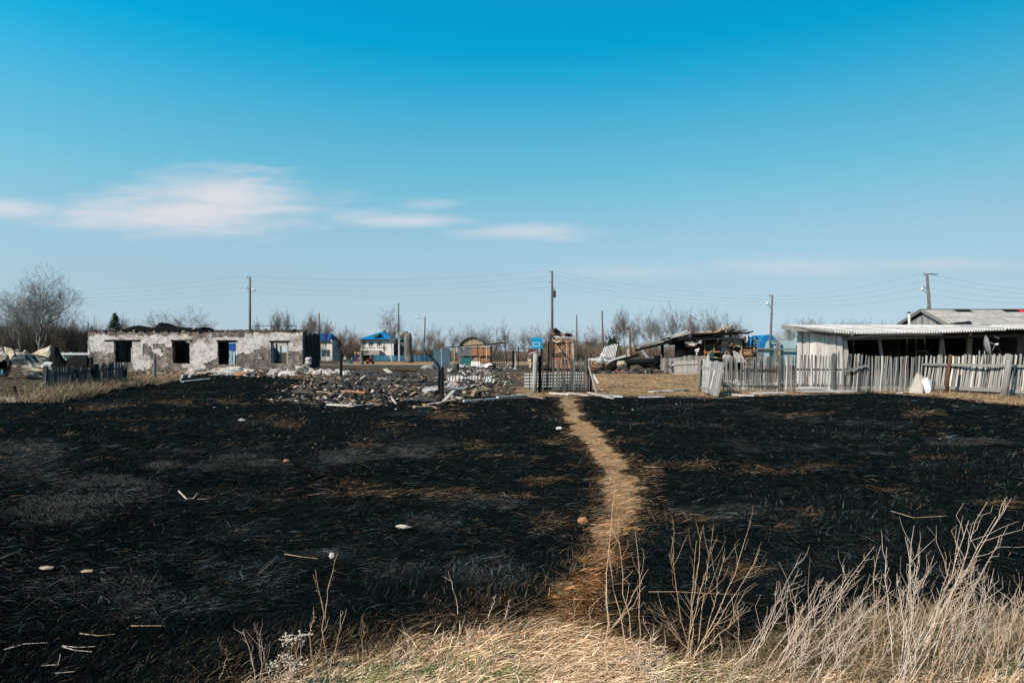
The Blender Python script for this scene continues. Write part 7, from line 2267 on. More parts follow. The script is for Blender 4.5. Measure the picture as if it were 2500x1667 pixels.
def shards(name, label, n, pos, size, pal, weights, lift=1.0):
    x, y = pos(n); n = len(x)
    h = mound_h(x, y) * lift
    s = size[0] + (size[1] - size[0]) * nrg.random((n, 1)) ** 2.2
    dims = s * np.stack([nrg.uniform(.7, 1.0, n) + 1.9 * nrg.random(n) ** 3, nrg.uniform(.35, .8, n), nrg.uniform(.06, .32, n)], 1)
    yaw = nrg.uniform(0, 6.28, n); tl = nrg.normal(0, .3, n)
    c = np.array([[-1, -1, -1], [1, -1, -1], [1, 1, -1], [-1, 1, -1], [-1, -1, 1], [1, -1, 1], [1, 1, 1], [-1, 1, 1]]) * .5
    P = c[None] * dims[:, None, :] * nrg.uniform(.7, 1.2, (n, 8, 3))
    ca, sa = np.cos(tl)[:, None], np.sin(tl)[:, None]
    px, pz = P[..., 0] * ca - P[..., 2] * sa, P[..., 0] * sa + P[..., 2] * ca
    cy, sy = np.cos(yaw)[:, None], np.sin(yaw)[:, None]
    X = px * cy - P[..., 1] * sy + x[:, None]; Y = px * sy + P[..., 1] * cy + y[:, None]
    Z = pz + (gz(x, y) + h + dims[:, 2] * .3)[:, None]
    co = np.stack([X, Y, Z], -1).reshape(-1, 3)
    k = (np.arange(n) * 8)[:, None]
    F6 = [(3, 2, 1, 0), (4, 5, 6, 7), (0, 1, 5, 4), (1, 2, 6, 5), (2, 3, 7, 6), (3, 0, 4, 7)]
    q = np.concatenate([k + np.array([f]) for f in F6], 1).reshape(-1, 4)
    pi = nrg.choice(len(pal), n, p=np.array(weights) / sum(weights))
    col = np.array(pal)[pi] * nrg.uniform(.7, 1.25, (n, 1))
    o = link(name, fast_mesh(name, co, q, np.repeat(col, 8, 0)), None, 'shards')
    tag(o, label, 'rubble', kind='stuff')


def ppos(u0, u1, v0, v1, dens=None):
    def f(n):
        u = nrg.uniform(u0, u1, n); v = nrg.uniform(v0, v1, n)
        d = gdist(v); x = (u - CX) / F * d
        if dens is not None:
            k = nrg.random(n) < dens(u, v, x, d); x, d = x[k], d[k]
        return x, d
    return f


def dens_mid(u, v, x, y):
    edge = sstep(610, 800, u) * (1 - sstep(1150, 1290, u + (v - 930) * .6)) * sstep(902, 914, v) * (1 - sstep(965, 1006, v + (u - 1000) * .03))
    return np.clip(edge * (.25 + 1.3 * sstep(-.08, .15, fbm(x * .6, y * .45, 131, 3) - .5)), 0, 1)


PAL = [(.36, .325, .30), (.24, .17, .13), (.28, .165, .11), (.065, .058, .05), (.012, .012, .011), (.22, .09, .045), (.13, .14, .135), (.42, .345, .305)]
shards('rubble', 'scattered broken brick, slate and charred bits over the burnt plot', 9000, ppos(600, 1290, 898, 1014, dens_mid), (.04, .22), PAL, [1.0, 1.6, 1.1, 3.6, 7.5, .5, .9, 1.2])
shards('charred_boards', 'burnt boards and beam ends tumbled through the rubble of the burnt plot', 700, ppos(700, 1260, 903, 995, dens_mid), (.12, .46), [(.012, .012, .011), (.05, .04, .032), (.13, .09, .065), (.24, .17, .12)], [5, 3, 2, 1.2])
shards('pale_rubble', 'pale broken slate and plaster rubble right of the twin charred posts', 2600, ppos(1075, 1250, 890, 948, lambda u, v, x, y: np.clip(np.maximum(np.exp(-((v - 905) / 9) ** 2), np.exp(-((v - 936) / 7) ** 2)) * (1.1 - sstep(1180, 1250, u)), 0, 1)), (.06, .28), PAL, [3, 1.2, 1.2, 1.6, 4.0, .2, .5, 2.8])
shards('wall_rubble', 'strip of broken bricks and burnt bits along the foot of the ruined house', 1500, ppos(330, 790, 903, 926, lambda u, v, x, y: np.exp(-((v - 913) / 7) ** 2) * .9), (.06, .32), PAL, [1.2, 2.0, 1.4, 1.6, 4.0, .7, .7, 1.2])
shards('strewn_chips', 'small pale chips strewn thinly over the burnt grass and yard', 420, ppos(100, 2480, 925, 1120, lambda u, v, x, y: .75 * (1 - sstep(940, 1120, v))), (.02, .08), PAL, [2, .8, .8, 1, 1, .3, .5, 1.5])
shards('heap_rubble', 'charred bits and rusty scraps round the burnt timber heap', 2600, ppos(1436, 1622, 902, 912.5), (.08, .5), [(.02, .02, .02), (.06, .05, .045), (.14, .10, .08), (.30, .13, .06), (.3, .28, .27)], [5, 3, 2, 1, .8])
shards('bed_rubble', 'white and black rubble between the skeletal frame and the pale stake', 900, ppos(1095, 1262, 888, 905), (.06, .32), PAL, [2.2, .8, .8, 1.4, 2.4, .2, .5, 3.0])
shards('fence_rubble', 'broken white slate and board bits along the inner side of the right fence', 700, ppos(1770, 2250, 930, 953), (.06, .35), [(.42, .4, .39), (.22, .2, .19), (.3, .26, .22), (.06, .06, .06)], [3, 1, 2, 1])

# grey pile of masonry at the right corner of the ruin, stone by stone
r = random.Random(55)
for k in range(46):
    t = r.random()
    u = 716 + 118 * t ** .9 if k < 36 else r.uniform(800, 850)
    hmax = 30 * math.exp(-((u - 758) / 26) ** 2) + 12
    v = 918 - r.random() ** 1.5 * hmax
    d = 52 + r.uniform(-1.5, 4)
    c = W(u, v, d); s = r.uniform(.5, 1.0)
    c.z = max(c.z, .08 * s)
    mb = MB(); mb.rock(c, (s * .75, s * .6, s * .5), 900 + k)
    solo('masonry_lump', mb, 'masonry', 'pale broken masonry lump in the white heap at the right corner of the burnt house', 'stone', (c.x, c.y, c.z - .15), 'white masonry lumps at the corner of the ruin')
r = random.Random(56)

SHEETS = [(508, 914, 46, 'masonry', 'pinkish'), (530, 917, 40, 'slate_grey', 'pale grey'), (548, 912, 60, 'beige_sheet', 'long buff'), (556, 919, 30, 'slate_grey', 'dull grey'), (563, 915, 26, 'metal_dull', 'bluish'), (584, 918, 36, 'orange', 'faded orange'), (600, 913, 44, 'pale_wood', 'thin pale'), (606, 917, 34, 'house_grey', 'slate blue'), (621, 917, 26, 'orange', 'bright orange'), (640, 914, 40, 'char_brown', 'brown scorched'), (660, 917, 30, 'masonry', 'rosy'), (678, 913, 30, 'slate_grey', 'grey striped'), (688, 918, 26, 'slate', 'whitish'), (698, 912, 24, 'metal_dull', 'pale blue'), (712, 919, 30, 'beige_sheet', 'buff'), (480, 916, 50, 'cardboard', 'tan'), (460, 918, 30, 'masonry', 'narrow pale')]
for k, (u, v, w, m, word) in enumerate(SHEETS):
    d = gdist(v) + .5; W2 = w / F * d * .72
    c = W(u, v, d); y = r.uniform(.5, 1.1)
    z1 = r.uniform(.15, .55)
    mb = MB(); mb.sheet((c.x - W2 / 2, d, .05), (c.x + W2 / 2, d + r.uniform(-.5, .5), .05), (c.x + W2 / 2 + r.uniform(-.4, .4), d + y, z1 + r.uniform(-.1, .1)), (c.x - W2 / 2 + r.uniform(-.4, .4), d + y, z1), 6, 4, .16, .02, seed=k, ragged=.05)
    nb = SHEETS[k - 1][4] if k else 'white'
    solo('fallen_sheet', mb, m, word + ' sheet fallen at the foot of the burnt house' + ('' if k not in (8, 15) else ''), 'sheet', (c.x, d, 0), 'sheets at the foot of the ruin')

PLANKS = [  # u0 v0 u1 v1 width thick material label
    (1343, 961.5, 1390, 965.5, .10, .05, 'white_board', 'white lath directly in front of the dark picket panel'),
    (1386, 961, 1437, 967.5, .08, .05, 'pale_wood', 'second pale lath ending at the right post of the picket panel'),
    (1436, 960, 1495, 974, .12, .05, 'pale_wood', 'pale board slanting away from the right end of the picket panel'),
    (1470, 965.5, 1520, 969, .16, .04, 'slate_grey', 'flat grey board right of the slanting one'),
    (1129, 979, 1215, 974, .10, .06, 'char', 'black charred beam running toward the gate post from the left'),
    (1132, 983, 1212, 978, .07, .05, 'white_board', 'white lath along the front of the black charred beam'),
    (1214, 975, 1300, 966.5, .09, .06, 'white_board', 'long white lath ending left of the thick gate post'),
    (1264, 964, 1328, 974.5, .08, .05, 'tan_wood', 'tan lath crossing in front of the thick gate post'),
    (1133, 961, 1196, 958, .22, .10, 'tan_wood', 'thick tan plank right of the twin charred posts'),
    (1153, 972, 1162, 962, .12, .05, 'tan_wood', 'short plank stub poking up near the black charred beam'),
    (835, 962, 897, 964.5, .28, .06, 'orange_wood', 'broad reddish plank left of the twin charred posts'),
    (776, 958, 812, 966, .12, .05, 'tan_wood', 'tan lath at the left side of the burnt plot'),
    (802, 993, 856, 997, .16, .05, 'pale_wood', 'pale board nearest at the left of the burnt plot'),
    (852, 998, 926, 991, .10, .05, 'pale_wood', 'long pale board crossing the nearest one on the burnt plot'),
    (853, 996, 868, 987, .08, .04, 'pale_wood', 'short pale stick across the two nearest boards'),
    (900, 989, 928, 986.5, .14, .04, 'orange_wood', 'reddish board end beyond the long pale board'),
    (836, 913, 930, 911, .16, .14, 'pale_wood', 'long pale beam lying right of the squat charred post'),
    (940, 908, 962, 921, .28, .06, 'pale_wood', 'pale board tilted up in the middle of the rubble'),
    (912, 922, 937, 936, .36, .06, 'pale_wood', 'wide pale board lying downhill in the rubble'),
    (902, 921, 922, 929, .18, .05, 'char_brown', 'brown board tucked left of the wide pale one'),
    (960, 912, 1015, 909, .12, .08, 'char', 'black beam on top of the rubble behind the tilted board'),
    (784, 952, 803, 953, .10, .04, 'white_board', 'small white lath far left in the rubble'),
    (1002, 972, 1014, 960, .10, .05, 'tan_wood', 'short tan stick left of the white slates'),
    (1500, 969.5, 1522, 970.5, .12, .03, 'white_board', 'small pale board at the edge of the burnt grass in the yard'),
    (1561, 971, 1622, 970, .18, .03, 'white_board', 'white board lying at the edge of the burnt grass below the yard'),
    (1588, 958.5, 1640, 957, .26, .05, 'slate', 'left half of the white board lying in the straw yard'),
    (1634, 956.5, 1678, 954.5, .20, .07, 'slate_grey', 'grey right half of the board lying in the straw yard'),
    (1768, 965, 1800, 965, .14, .06, 'pale_wood', 'pale ridged board under the sagging gate corner'),
    (1788, 966, 1842, 968, .16, .05, 'slate', 'white board end beside the sagging gate'),
    (1836, 962.5, 1916, 961, .30, .05, 'white_board', 'large flat white sheet at the foot of the picket fence'),
    (2041, 958, 2085, 957.5, .20, .08, 'white_board', 'white block right of the stacked slates at the fence foot'),
    (2196, 961, 2232, 957, .20, .03, 'beige_sheet', 'pale board lying in front of the leaning beige sheet'),
    (1100, 975, 1128, 980, .12, .04, 'pale_wood', 'pale splinter left end of the black charred beam'),
    (1040, 992, 1080, 986, .12, .04, 'pale_wood', 'pale splintered board on the burnt grass'),
    (1010, 1002, 1060, 999, .12, .04, 'tan_wood', 'nearest pale splinter at the edge of the burnt plot'),
    (1065, 990, 1110, 982, .14, .04, 'tan_wood', 'tan board among the splinters near the black beam'),
    (1084, 984, 1108, 975, .10, .04, 'pale_wood', 'pale slat propped across the tan board'),
    (445, 933, 512, 926, .14, .05, 'white_board', 'long white lath in front of the burnt house'),
    (440, 930, 446, 922, .06, .04, 'white_board', 'small white stick upright by the long lath'),
    (365, 936, 415, 932, .16, .05, 'tan_wood', 'tan board by the grey post in front of the burnt house'),
    (385, 940, 412, 934, .10, .04, 'orange_wood', 'reddish lath crossing the tan board'),
    (1205, 933, 1226, 933, .10, .04, 'tan_wood', 'small tan lath left of the white ridged slates')]
for k, (u0, v0, u1, v1, w, t, m, lab) in enumerate(PLANKS):
    a, b = G(u0, v0), G(u1, v1)
    for p in (a, b):
        p.z = gzf(p.x, p.y) + float(mound_h(p.x, p.y)) + t * .5 + .015
    if 'tilted' in lab:
        a.z += .22
    if 'poking' in lab or 'upright' in lab or 'propped' in lab or 'stub' in lab:
        b.z += .18
    r_ = random.Random(k)
    mid = a.lerp(b, .5) + Vector((0, 0, r_.gauss(0, .01)))
    d = (b - a); s = Vector((-d.y, d.x, 0)).normalized(); up = Vector((0, 0, 1))
    mb = MB(); ring = []
    for p, f in ((a, r_.uniform(.8, 1)), (a.lerp(b, .3), 1), (a.lerp(b, .7), r_.uniform(.9, 1.05)), (b, r_.uniform(.55, 1))):
        e = s * w * .5 * f * 1.3
        ring.append([p - e - up * t * .5, p + e - up * t * .5, p + e + up * t * .5, p - e + up * t * .5])
    vs = [q for rr in ring for q in rr]; fs = [(0, 1, 2, 3), (15, 14, 13, 12)]
    for i in range(3):
        for q in range(4):
            x_, y_ = i * 4 + q, i * 4 + (q + 1) % 4
            fs.append((x_, x_ + 4, y_ + 4, y_))
    mb.add(vs, fs)
    nm = 'charred_beam' if 'beam' in lab else ('lath' if 'lath' in lab or 'stick' in lab or 'slat' in lab.split() else ('plank' if 'plank' in lab else 'board'))
    solo(nm, mb, m, lab, 'plank' if nm in ('plank', 'board') else nm.replace('_', ' '), tuple(a.lerp(b, .5)))

# white slates left of and behind the twin posts; stack of slates by the right fence
for k, (u0, v0, u1, v1, dep, lab) in enumerate(((1028, 957, 1074, 960, .9, 'big white slate piece left of the twin charred posts'), (1050, 954, 1110, 950, .8, 'long white slate piece passing behind the twin charred posts'), (1080, 962, 1104, 958, .6, 'small white slate piece right of the twin charred posts'), (1100, 956, 1136, 954, .7, 'white slate piece at the right end of the slate litter'),
                                       (1036, 964, 1052, 962, .4, 'narrow white slate splinter in front of the big slate piece'))):
    a, b = G(u0, v0), G(u1, v1); z = float(mound_h(a.x, a.y)) + gzf(a.x, a.y) + .06
    mb = MB(); mb.sheet((a.x, a.y, z), (b.x, b.y, z + .04), (b.x + .1, b.y + dep, z + .12), (a.x + .15, a.y + dep, z + .10), 8, 3, .03, .015, waves=3, wamp=.03, ragged=.05, seed=k)
    solo('slate_piece', mb, 'slate', lab, 'slate', (a.x, a.y, z - .06))
r = random.Random(71)
for k in range(22):
    u = r.uniform(1085, 1195); v = 936 + r.gauss(0, 4.5) if k < 15 else 905 + r.gauss(0, 4)
    p = G(u, v); s = r.uniform(.18, .42); z = float(mound_h(p.x, p.y)) + .04
    mb = MB(); mb.sheet((p.x, p.y, z), (p.x + s * 1.3, p.y + r.uniform(-.2, .2), z + r.uniform(-.02, .05)), (p.x + s * 1.3, p.y + s, z + r.uniform(.1, .3)), (p.x, p.y + s, z + r.uniform(.1, .3)), 6, 3, .06, .02, waves=3, wamp=.035, ragged=.06, seed=k + 40)
    solo('slate_piece', mb, 'masonry' if k % 3 else 'slate', 'small broken white slate in the pale rubble band right of the twin charred posts', 'slate', (p.x, p.y, z - .06), 'white slate pieces of the rubble band')
for k in range(4):
    a, b = W(1954, 958, 28.6), W(2044, 958, 28.3); z = .05 + .05 * k; sh = (0, .02, -.12, .2)[k]
    mb = MB(); x1 = b.x - (0 if k < 2 else .45)
    mb.sheet((a.x + sh * .3, 28.3 + .02 * k, z), (x1, 28.2 + .02 * k, z), (x1, 29.0, z + .02), (a.x + sh * .3, 29.0, z + .02), 8, 2, 0, .03, waves=0, bow=0.01)
    solo('slate_slab', mb, 'slate' if k != 2 else 'beige_sheet', ('lowest', 'second lowest', 'third', 'topmost, shorter')[k] + ' slab of the flat stack at the foot of the picket fence', 'slab', (a.x, 28.6, 0), 'stacked slabs by the picket fence')
mb = MB(); d = 28.0; q = [W(2219, 952, d), W(2253, 957, d - .1), W(2257, 922, d + .35), (W(2240, 909, d + .4)), W(2228, 930, d + .2)]
q[0].z = .04; q[1].z = .03
mb.prism(q, (0, .03, 0)); solo('beige_sheet', mb, 'beige_sheet', 'torn beige board propped against the picket fence beside the white bag', 'sheet', q[0])
mb = MB(); c = W(2263, 940, 28.2); mb.rock((c.x, c.y, .28), (.50, .4, 1.0), 12); mb2 = mb
solo('plastic_bag', mb, 'plastic_bag', 'crumpled white plastic bag at the fence next to the beige board', 'bag', (c.x, c.y, 0))

# single small things on the burnt grass
for (u, v, s, m, nm, lab, ca) in ((982, 1301, (.17, .05, .05), 'beige_sheet', 'stone', 'pale flat oblong stone lying alone on the burnt grass', 'stone'), (1420, 1301, (.11, .07, .09), 'orange', 'brick_piece', 'orange brick fragment on the left edge of the straw path', 'brick'), (1365, 1050, (.20, .06, .08), 'white', 'paper_scrap', 'small white scrap on burnt grass left of the straw path', 'scrap'), (112, 1405, (.13, .06, .03), 'cardboard', 'stone', 'left one of two small tan flat stones at the lower left', 'stone'), (210, 1413, (.11, .06, .03), 'cardboard', 'stone', 'right one of two small tan flat stones at the lower left', 'stone'), (810, 1361, (.05, .045, .06), 'beige_sheet', 'snail_shell', 'small pale round lump caught in twigs at the bottom left', 'lump'), (700, 1142, (.12, .07, .06), 'orange_wood', 'brick_piece', 'small reddish lump alone on the burnt grass left of centre', 'brick'), (590, 1031, (.22, .1, .09), 'slate_grey', 'stone', 'pale grey stone far out on the left burnt grass', 'stone'), (990, 925, (.3, .2, .2), 'orange', 'brick_piece', 'orange brick piece in the rubble left of the twin charred posts', 'brick'), (1045, 905, (1.4, .8, .6), 'slate_grey', 'tarpaulin', 'grey crumpled tarpaulin heap left of the blue gate', 'tarpaulin')):
    p = G(u, v); mb = MB(); mb.rock((p.x, p.y, p.z + s[2] * .45 + .02), tuple(x * .95 for x in s), int(u))
    solo('small_lump' if nm == 'snail_shell' else nm, mb, m, lab, ca, (p.x, p.y, p.z))


def stick(pts, rad, mat, label, cat='stick', name='stick', lift=.03):
    P = []
    for (u, v) in pts:
        p = G(u, v); p.z += lift; P.append(p)
    mb = MB(); n = len(P); mb.tube(P, [rad * (1 - .5 * i / (n - 1)) for i in range(n)], 5)
    solo(name, mb, mat, label, cat, tuple(P[0]))


stick([(436, 1215), (455, 1229), (472, 1228), (482, 1221)], .009, 'weed_grey', 'pale bent stick with a white kink on the left burnt grass')
stick([(482, 1229), (515, 1228), (528, 1223)], .0035, 'weed_tan', 'thin dry stalk trailing right of the bent pale stick')
stick([(-5, 1375), (30, 1365), (55, 1357)], .007, 'weed_tan', 'tan stalk at the left picture edge on the burnt grass')
stick([(634, 1409), (665, 1380), (697, 1364)], .0035, 'weed_tan', 'long dry stalk lying slantwise at the lower left')
stick([(695, 1354), (735, 1358), (776, 1362)], .0035, 'weed_tan', 'straight dry stalk left of the small pale lump')
stick([(10, 1611), (60, 1603), (115, 1596)], .0035, 'weed_grey', 'longest pale stalk lying at the bottom left corner')
stick([(152, 1600), (190, 1603), (235, 1599)], .0035, 'weed_grey', 'pale stalk right of the longest one at the bottom left')
stick([(152, 1602), (185, 1610), (225, 1612)], .0035, 'weed_grey', 'pale stalk forking under its neighbour at the bottom left')
stick([(100, 1646), (142, 1643), (148, 1620)], .0035, 'weed_grey', 'pale crooked stalk near the bottom left edge')
stick([(135, 1666), (182, 1658)], .0035, 'weed_grey', 'short pale stalk cut by the bottom edge at the left')
stick([(320, 1556), (360, 1557), (402, 1556)], .0035, 'weed_tan', 'level dry stalk in the scorched grass at the lower left')
stick([(195, 1572), (240, 1580), (280, 1576)], .0035, 'weed_tan', 'brownish stalk left of the level one at the lower left')
stick([(1583, 1439), (1650, 1446), (1750, 1450), (1810, 1451)], .0026, 'weed_tan', 'long straight stalk lying level behind the right weeds')
stick([(1572, 1150), (1600, 1153), (1622, 1152)], .007, 'weed_tan', 'dry stalk just right of the straw path')
stick([(2175, 1255), (2230, 1268), (2310, 1272)], .0035, 'weed_tan', 'dry stalk on the burnt grass at the right')
stick([(890, 1075), (900, 1068)], .012, 'weed_tan', 'short tan stick left of centre on the burnt grass')

# dry weeds standing at the foot of the left fence and elsewhere along the edges
dd = [((u - CX) / F * gdist(v), gdist(v), rx, ry, w) for (u, v, rx, ry, w) in ((165, 972, .8, .9, .16), (200, 962, .8, 1.2, .18), (250, 952, .8, 1.6, .2), (300, 945, .8, 1.5, .16), (345, 938, 1.0, 1.4, .14), (395, 930, 1.0, 1.2, .07), (120, 980, .6, .4, .06), (60, 984, 1.4, .3, .03))]
tuft_grass('dry_weeds', 'tan dry weeds crowded at the foot of the left dark fence', dd, 15000, (.13, .085, .05), (.36, .27, .19), .18, .75, .011)
dd = [((u - CX) / F * gdist(v), gdist(v), 1.2, .35, .1) for (u, v) in ((1790, 962), (1850, 958), (1930, 957), (2010, 957), (2100, 956), (2200, 958), (2300, 964), (2390, 971), (2470, 982), (1720, 962))]
tuft_grass('verge_grass', 'short tan grass tufts along the foot of the right picket fence', dd, 7000, (.16, .10, .06), (.42, .31, .2), .05, .20, .010)


# ================================================================== dry weeds in the foreground
def weed(bu, bv, tips, label, mat='weed', r0=.0032, twigs=5, seed=0, name='dry_weed', group=None, tl=.10, curl=.25, seedheads=0):
    """leafless dry plant: base on the ground at a ground point, each tip given as (u, v, depth shift, bow)"""
    b = G(bu, bv); d0 = b.y
    o = root(name, tuple(b), label, 'dried plant', group)
    r = random.Random(seed)
    for t in tips:
        u, v = t[0], t[1]; dd = t[2] if len(t) > 2 else r.uniform(-.12, .25); bow = t[3] if len(t) > 3 else r.gauss(0, curl)
        e = W(u, v, d0 + dd)
        L = (e - b).length
        n = 8; pts = []
        side = Vector((0, 0, 1)).cross(e - b)
        side = Vector((1, .3, 0)) if side.length < .05 else side.normalized()
        st = b + Vector((r.gauss(0, .03), r.gauss(0, .03), -.01))
        for i in range(n + 1):
            f = i / n
            p = st.lerp(e, f) + Vector((1, 0, 0)) * (bow * L * .5 * f * (1 - f)) * 1.0 + Vector((r.gauss(0, .006), r.gauss(0, .006), r.gauss(0, .004))) * (1 if 0 < i < n else 0)
            pts.append(p)
        mb = MB(); mb.tube(pts, [r0 * (1 - .72 * i / n) for i in range(n + 1)], 5)
        s = part('stem', mb, mat, o)
        if twigs:
            mb = MB()
            for k in range(twigs):
                f = r.uniform(.32, .95); i = min(n - 1, int(f * n)); p = pts[i].lerp(pts[i + 1], f * n - i)
                dr = (pts[i + 1] - pts[i]).normalized()
                q = Vector((r.gauss(0, 1), r.gauss(0, 1), r.gauss(0, .5))); q = (q - dr * q.dot(dr)).normalized()
                ll = tl * r.choice([.25, .35, .5, .8, 1.2, 1.7]) * r.uniform(.7, 1.1) * (1.2 - .6 * f); k1 = r.uniform(.25, 1.0)
                m1 = p + dr * ll * .45 + q * ll * k1 * .5; jj = Vector((r.gauss(0, .12), r.gauss(0, .12), r.gauss(0, .12))) * ll; m2 = p + dr * ll + q * ll * k1 + jj; m3 = m2 + dr * ll * .5 + q * ll * k1 * r.uniform(-.5, .6) - jj * .6
                mb.tube([p, m1, m2, m3], [r0 * .42, r0 * .34, r0 * .26, r0 * .16], 4, cap=False)
            for k in range(12):
                f = r.uniform(.15, .97); i = min(n - 1, int(f * n)); p = pts[i].lerp(pts[i + 1], f * n - i)
                q = Vector((r.gauss(0, 1), r.gauss(0, 1), r.gauss(.4, .6))).normalized() * r.uniform(.006, .02)
                mb.tube([p, p + q], [r0 * .42, r0 * .3], 3)
            part('twig', mb, mat, s, kind='stuff')
        for k in range(seedheads):
            mb = MB(); c = pts[-1]
            for q in range(26):
                w = c + Vector((r.gauss(0, .022), r.gauss(0, .02), r.gauss(0, .014))); mb.tube([c, w], .0013, 3, cap=False); mb.rock(w, (.012, .012, .012), q)
            part('seed_head', mb, 'weed_grey', s, kind='stuff')
    return o


weed(788, 1672, [(771, 1391, .1, -.05), (765, 1480, 0, -.5), (832, 1490, .1, .5)], 'tall bare stalk with a side shoot standing left of the foreground straw', 'weed_tan', .0046, 3, 1, tl=.06)
weed(772, 1520, [(824, 1350, .05, -.35)], 'curved stalk rising toward the small pale lump at the lower left', 'weed_tan', .0032, 2, 2, tl=.05)
weed(1116, 1500, [(1094, 1392, 0, .4)], 'single crooked twig sticking up from the burnt edge left of the path', 'weed_grey', .0035, 2, 3, tl=.04)
weed(1228, 1512, [(1248, 1462, 0, .1), (1212, 1450, 0, -.1)], 'short forked twig at the top edge of the foreground straw', 'weed_grey', .0035, 1, 4, tl=.03)
weed(1500, 1640, [(1504, 1179, .25, -.22)], 'tallest thin stalk crossing in front of the straw path', 'weed_tan', .0036, 4, 5, tl=.05)
weed(1560, 1640, [(1511, 1256, .2, -.35), (1549, 1284, .3, .2), (1486, 1330, .2, -.2)], 'thin branched stalk right of the tallest one by the path', 'weed_tan', .0038, 6, 6, tl=.07)
weed(1490, 1520, [(1583, 1388, .15, .12), (1476, 1430, .05, -.1), (1575, 1430, .1, .4)], 'forked stalk leaning right beside the path edge', 'weed_tan', .0034, 4, 7, tl=.06)
weed(1690, 1600, [(1640, 1258, .2, -.35), (1834, 1271, .2, .30), (1742, 1283, .3, .05), (1716, 1285, .2, -.05), (1855, 1340, .1, .25), (1730, 1355, 0, .05), (1770, 1352, .2, .1), (1700, 1320, .1, -.1), (1620, 1500, 0, -.1), (1825, 1480, 0, .3)], 'wide branching tan weed bush standing right of the straw path', 'weed_tan', .0029, 8, 8, tl=.11)
weed(1815, 1628, [(1955, 1350, .2, .12), (2012, 1408, .1, .1), (1897, 1418, .05, .4), (1950, 1390, .15, .2), (1875, 1500, 0, .2), (1800, 1480, 0, 0), (1920, 1470, .1, .3)], 'weed leaning right with a long straight stalk, left of the pale tangle', 'weed', .0028, 7, 9, tl=.10)
weed(1890, 1650, [(2135, 1333, .2, .05), (2085, 1385, .2, .10), (2110, 1380, .3, .2), (2055, 1400, .1, -.05), (2150, 1390, .3, .25), (2180, 1440, .2, .2), (2030, 1420, .1, .1), (2000, 1450, 0, .1), (1960, 1470, 0, .1), (2120, 1450, .1, .3)], 'densest arching tangle of pale weeds leaning to the right', 'weed', .0029, 11, 10, tl=.13)
weed(2230, 1640, [(2470, 1215, .35, -.05), (2432, 1260, .3, -.1), (2410, 1225, .35, -.2), (2365, 1270, .3, .05), (2462, 1280, .3, .15), (2320, 1370, .2, 0)], 'tallest weed at the right with an open branching top', 'weed', .0036, 9, 11, tl=.12)
weed(2215, 1660, [(2232, 1282, .3, .05), (2210, 1310, .2, -.05), (2245, 1330, .2, .05), (2165, 1335, .2, -.2), (2190, 1400, .1, -.1), (2240, 1410, .1, .05)], 'upright pale weed just left of the tallest one', 'weed_grey', .0034, 11, 12, tl=.10)
r = random.Random(99)
spots = [(1930, 1672), (1985, 1700), (2035, 1640), (2085, 1690), (2130, 1650), (2165, 1710), (2205, 1680), (2255, 1700), (2290, 1650), (2325, 1690), (2360, 1640), (2390, 1700), (2420, 1660), (2450, 1690), (2480, 1640), (2500, 1700), (2530, 1660), (2560, 1690), (2590, 1640)]
for k, (u, v) in enumerate(spots):
    tips = []
    for q in range(r.randint(4, 6)):
        h = r.uniform(140, 330) * (1.0 if k > 3 else .8)
        ln = r.gauss(60, 60)
        tips.append((u + ln + h * .12, v - h))
    wd = ORD[k] if k < 13 else ('fourteenth', 'fifteenth', 'sixteenth', 'seventeenth', 'eighteenth', 'last')[k - 13]
    weed(u, v, tips, wd + ' weed from the left in the thick pale stand at the lower right', ('weed', 'weed_grey', 'weed', 'weed_tan')[k % 4], .0025, 9, 300 + k, group='weeds of the lower right stand', tl=.10)
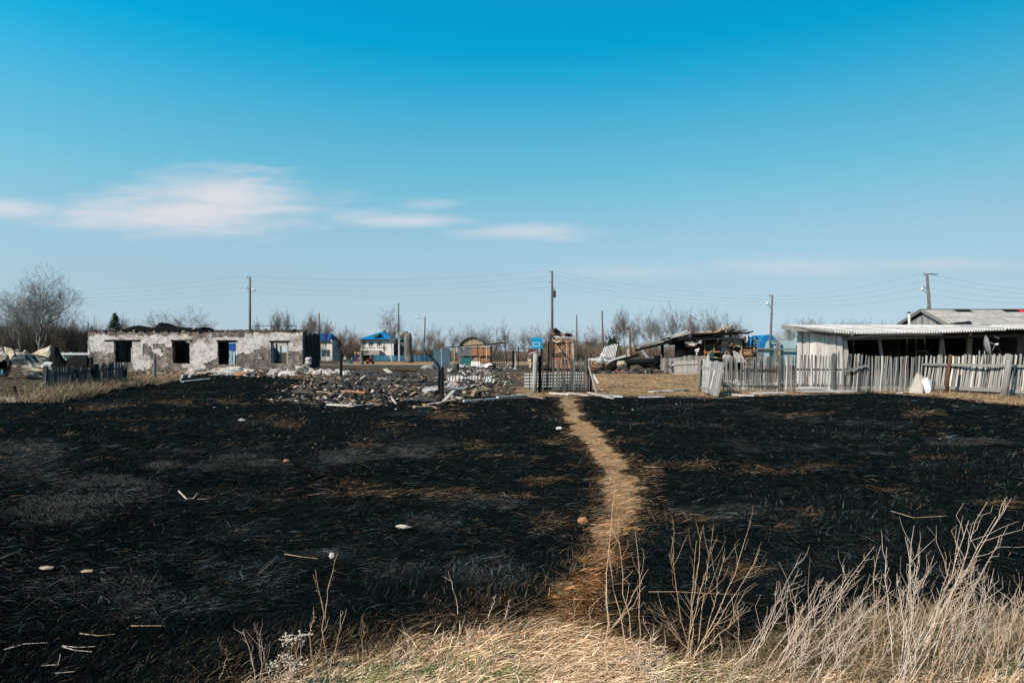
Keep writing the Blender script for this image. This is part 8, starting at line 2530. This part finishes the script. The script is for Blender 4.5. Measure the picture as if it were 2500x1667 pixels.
# small ones round the straw clearing
for k, (u, v, tips, lab, m, sh) in enumerate((
        (640, 1680, [(594, 1535, 0, .1), (690, 1590, 0, .2), (625, 1540, 0, .3)], 'bent broken stalks leaning left over the straw at the bottom', 'weed', 0),
        (700, 1690, [(628, 1538, 0, -.1), (745, 1560, 0, .1)], 'second pair of bent stalks right of the broken ones at the bottom', 'weed', 0),
        (716, 1640, [(733, 1552, 0, .1), (702, 1560, 0, -.1)], 'dry weed with fluffy pale seed heads at the bottom left of the straw', 'weed_tan', 1),
        (690, 1670, [(700, 1612, 0, .1), (672, 1620, 0, -.1), (722, 1622, 0, .1)], 'low weed with grey fluffy heads just below the taller seed heads', 'weed_grey', 1),
        (555, 1668, [(552, 1580, 0, .1)], 'thin upright stalk at the left end of the straw', 'weed_tan', 0),
        (985, 1640, [(990, 1530, 0, .2), (1000, 1560, 0, .3), (972, 1560, 0, -.2)], 'small twiggy weed in the left half of the straw', 'weed', 0),
        (886, 1632, [(884, 1510, 0, .1), (905, 1570, 0, .3)], 'slim weed at the dark rim left of the straw', 'weed_tan', 0),
        (1095, 1650, [(1135, 1500, 0, .1), (1165, 1505, .1, .1), (1110, 1520, 0, -.1), (1148, 1530, 0, .2)], 'sheaf of pale stalks standing in the middle of the straw', 'weed', 0),
        (1425, 1520, [(1400, 1465, 0, -.1), (1440, 1480, 0, .1)], 'short twig pair at the path mouth', 'weed_tan', 0),
        (1590, 1690, [(1595, 1520, 0, -.1), (1560, 1560, 0, -.2), (1625, 1560, 0, .2), (1570, 1500, 0, .1)], 'broken grey stalks at the right end of the straw', 'weed_grey', 0),
        (1650, 1700, [(1500, 1560, 0, .3), (1540, 1600, 0, .2), (1620, 1580, 0, .1), (1690, 1560, 0, .1)], 'low spreading pale weed under the tan bush', 'weed', 0),
        (1740, 1700, [(1820, 1600, 0, .3), (1850, 1570, 0, .2), (1700, 1590, 0, -.1), (1760, 1560, 0, .1), (1900, 1610, 0, .3)], 'low arching weed right of the tan bush', 'weed', 0))):
    weed(u, v, tips, lab, m, .0025, 6, 500 + k, tl=.06, seedheads=sh)
dd = [((u - CX) / F * gdist(v), gdist(v), rx, ry, w) for (u, v, rx, ry, w) in ((2000, 1620, .35, .35, .1), (2120, 1600, .35, .4, .15), (2240, 1580, .35, .45, .2), (2350, 1560, .35, .45, .2), (2450, 1550, .35, .45, .2), (1850, 1640, .3, .25, .08), (2550, 1560, .35, .4, .15))]
tuft_grass('understory_grass', 'fine tan and grey-green grass under the stand of weeds at the lower right', dd, 9000, (.05, .045, .02), (.36, .26, .165), .05, .20, .0022)
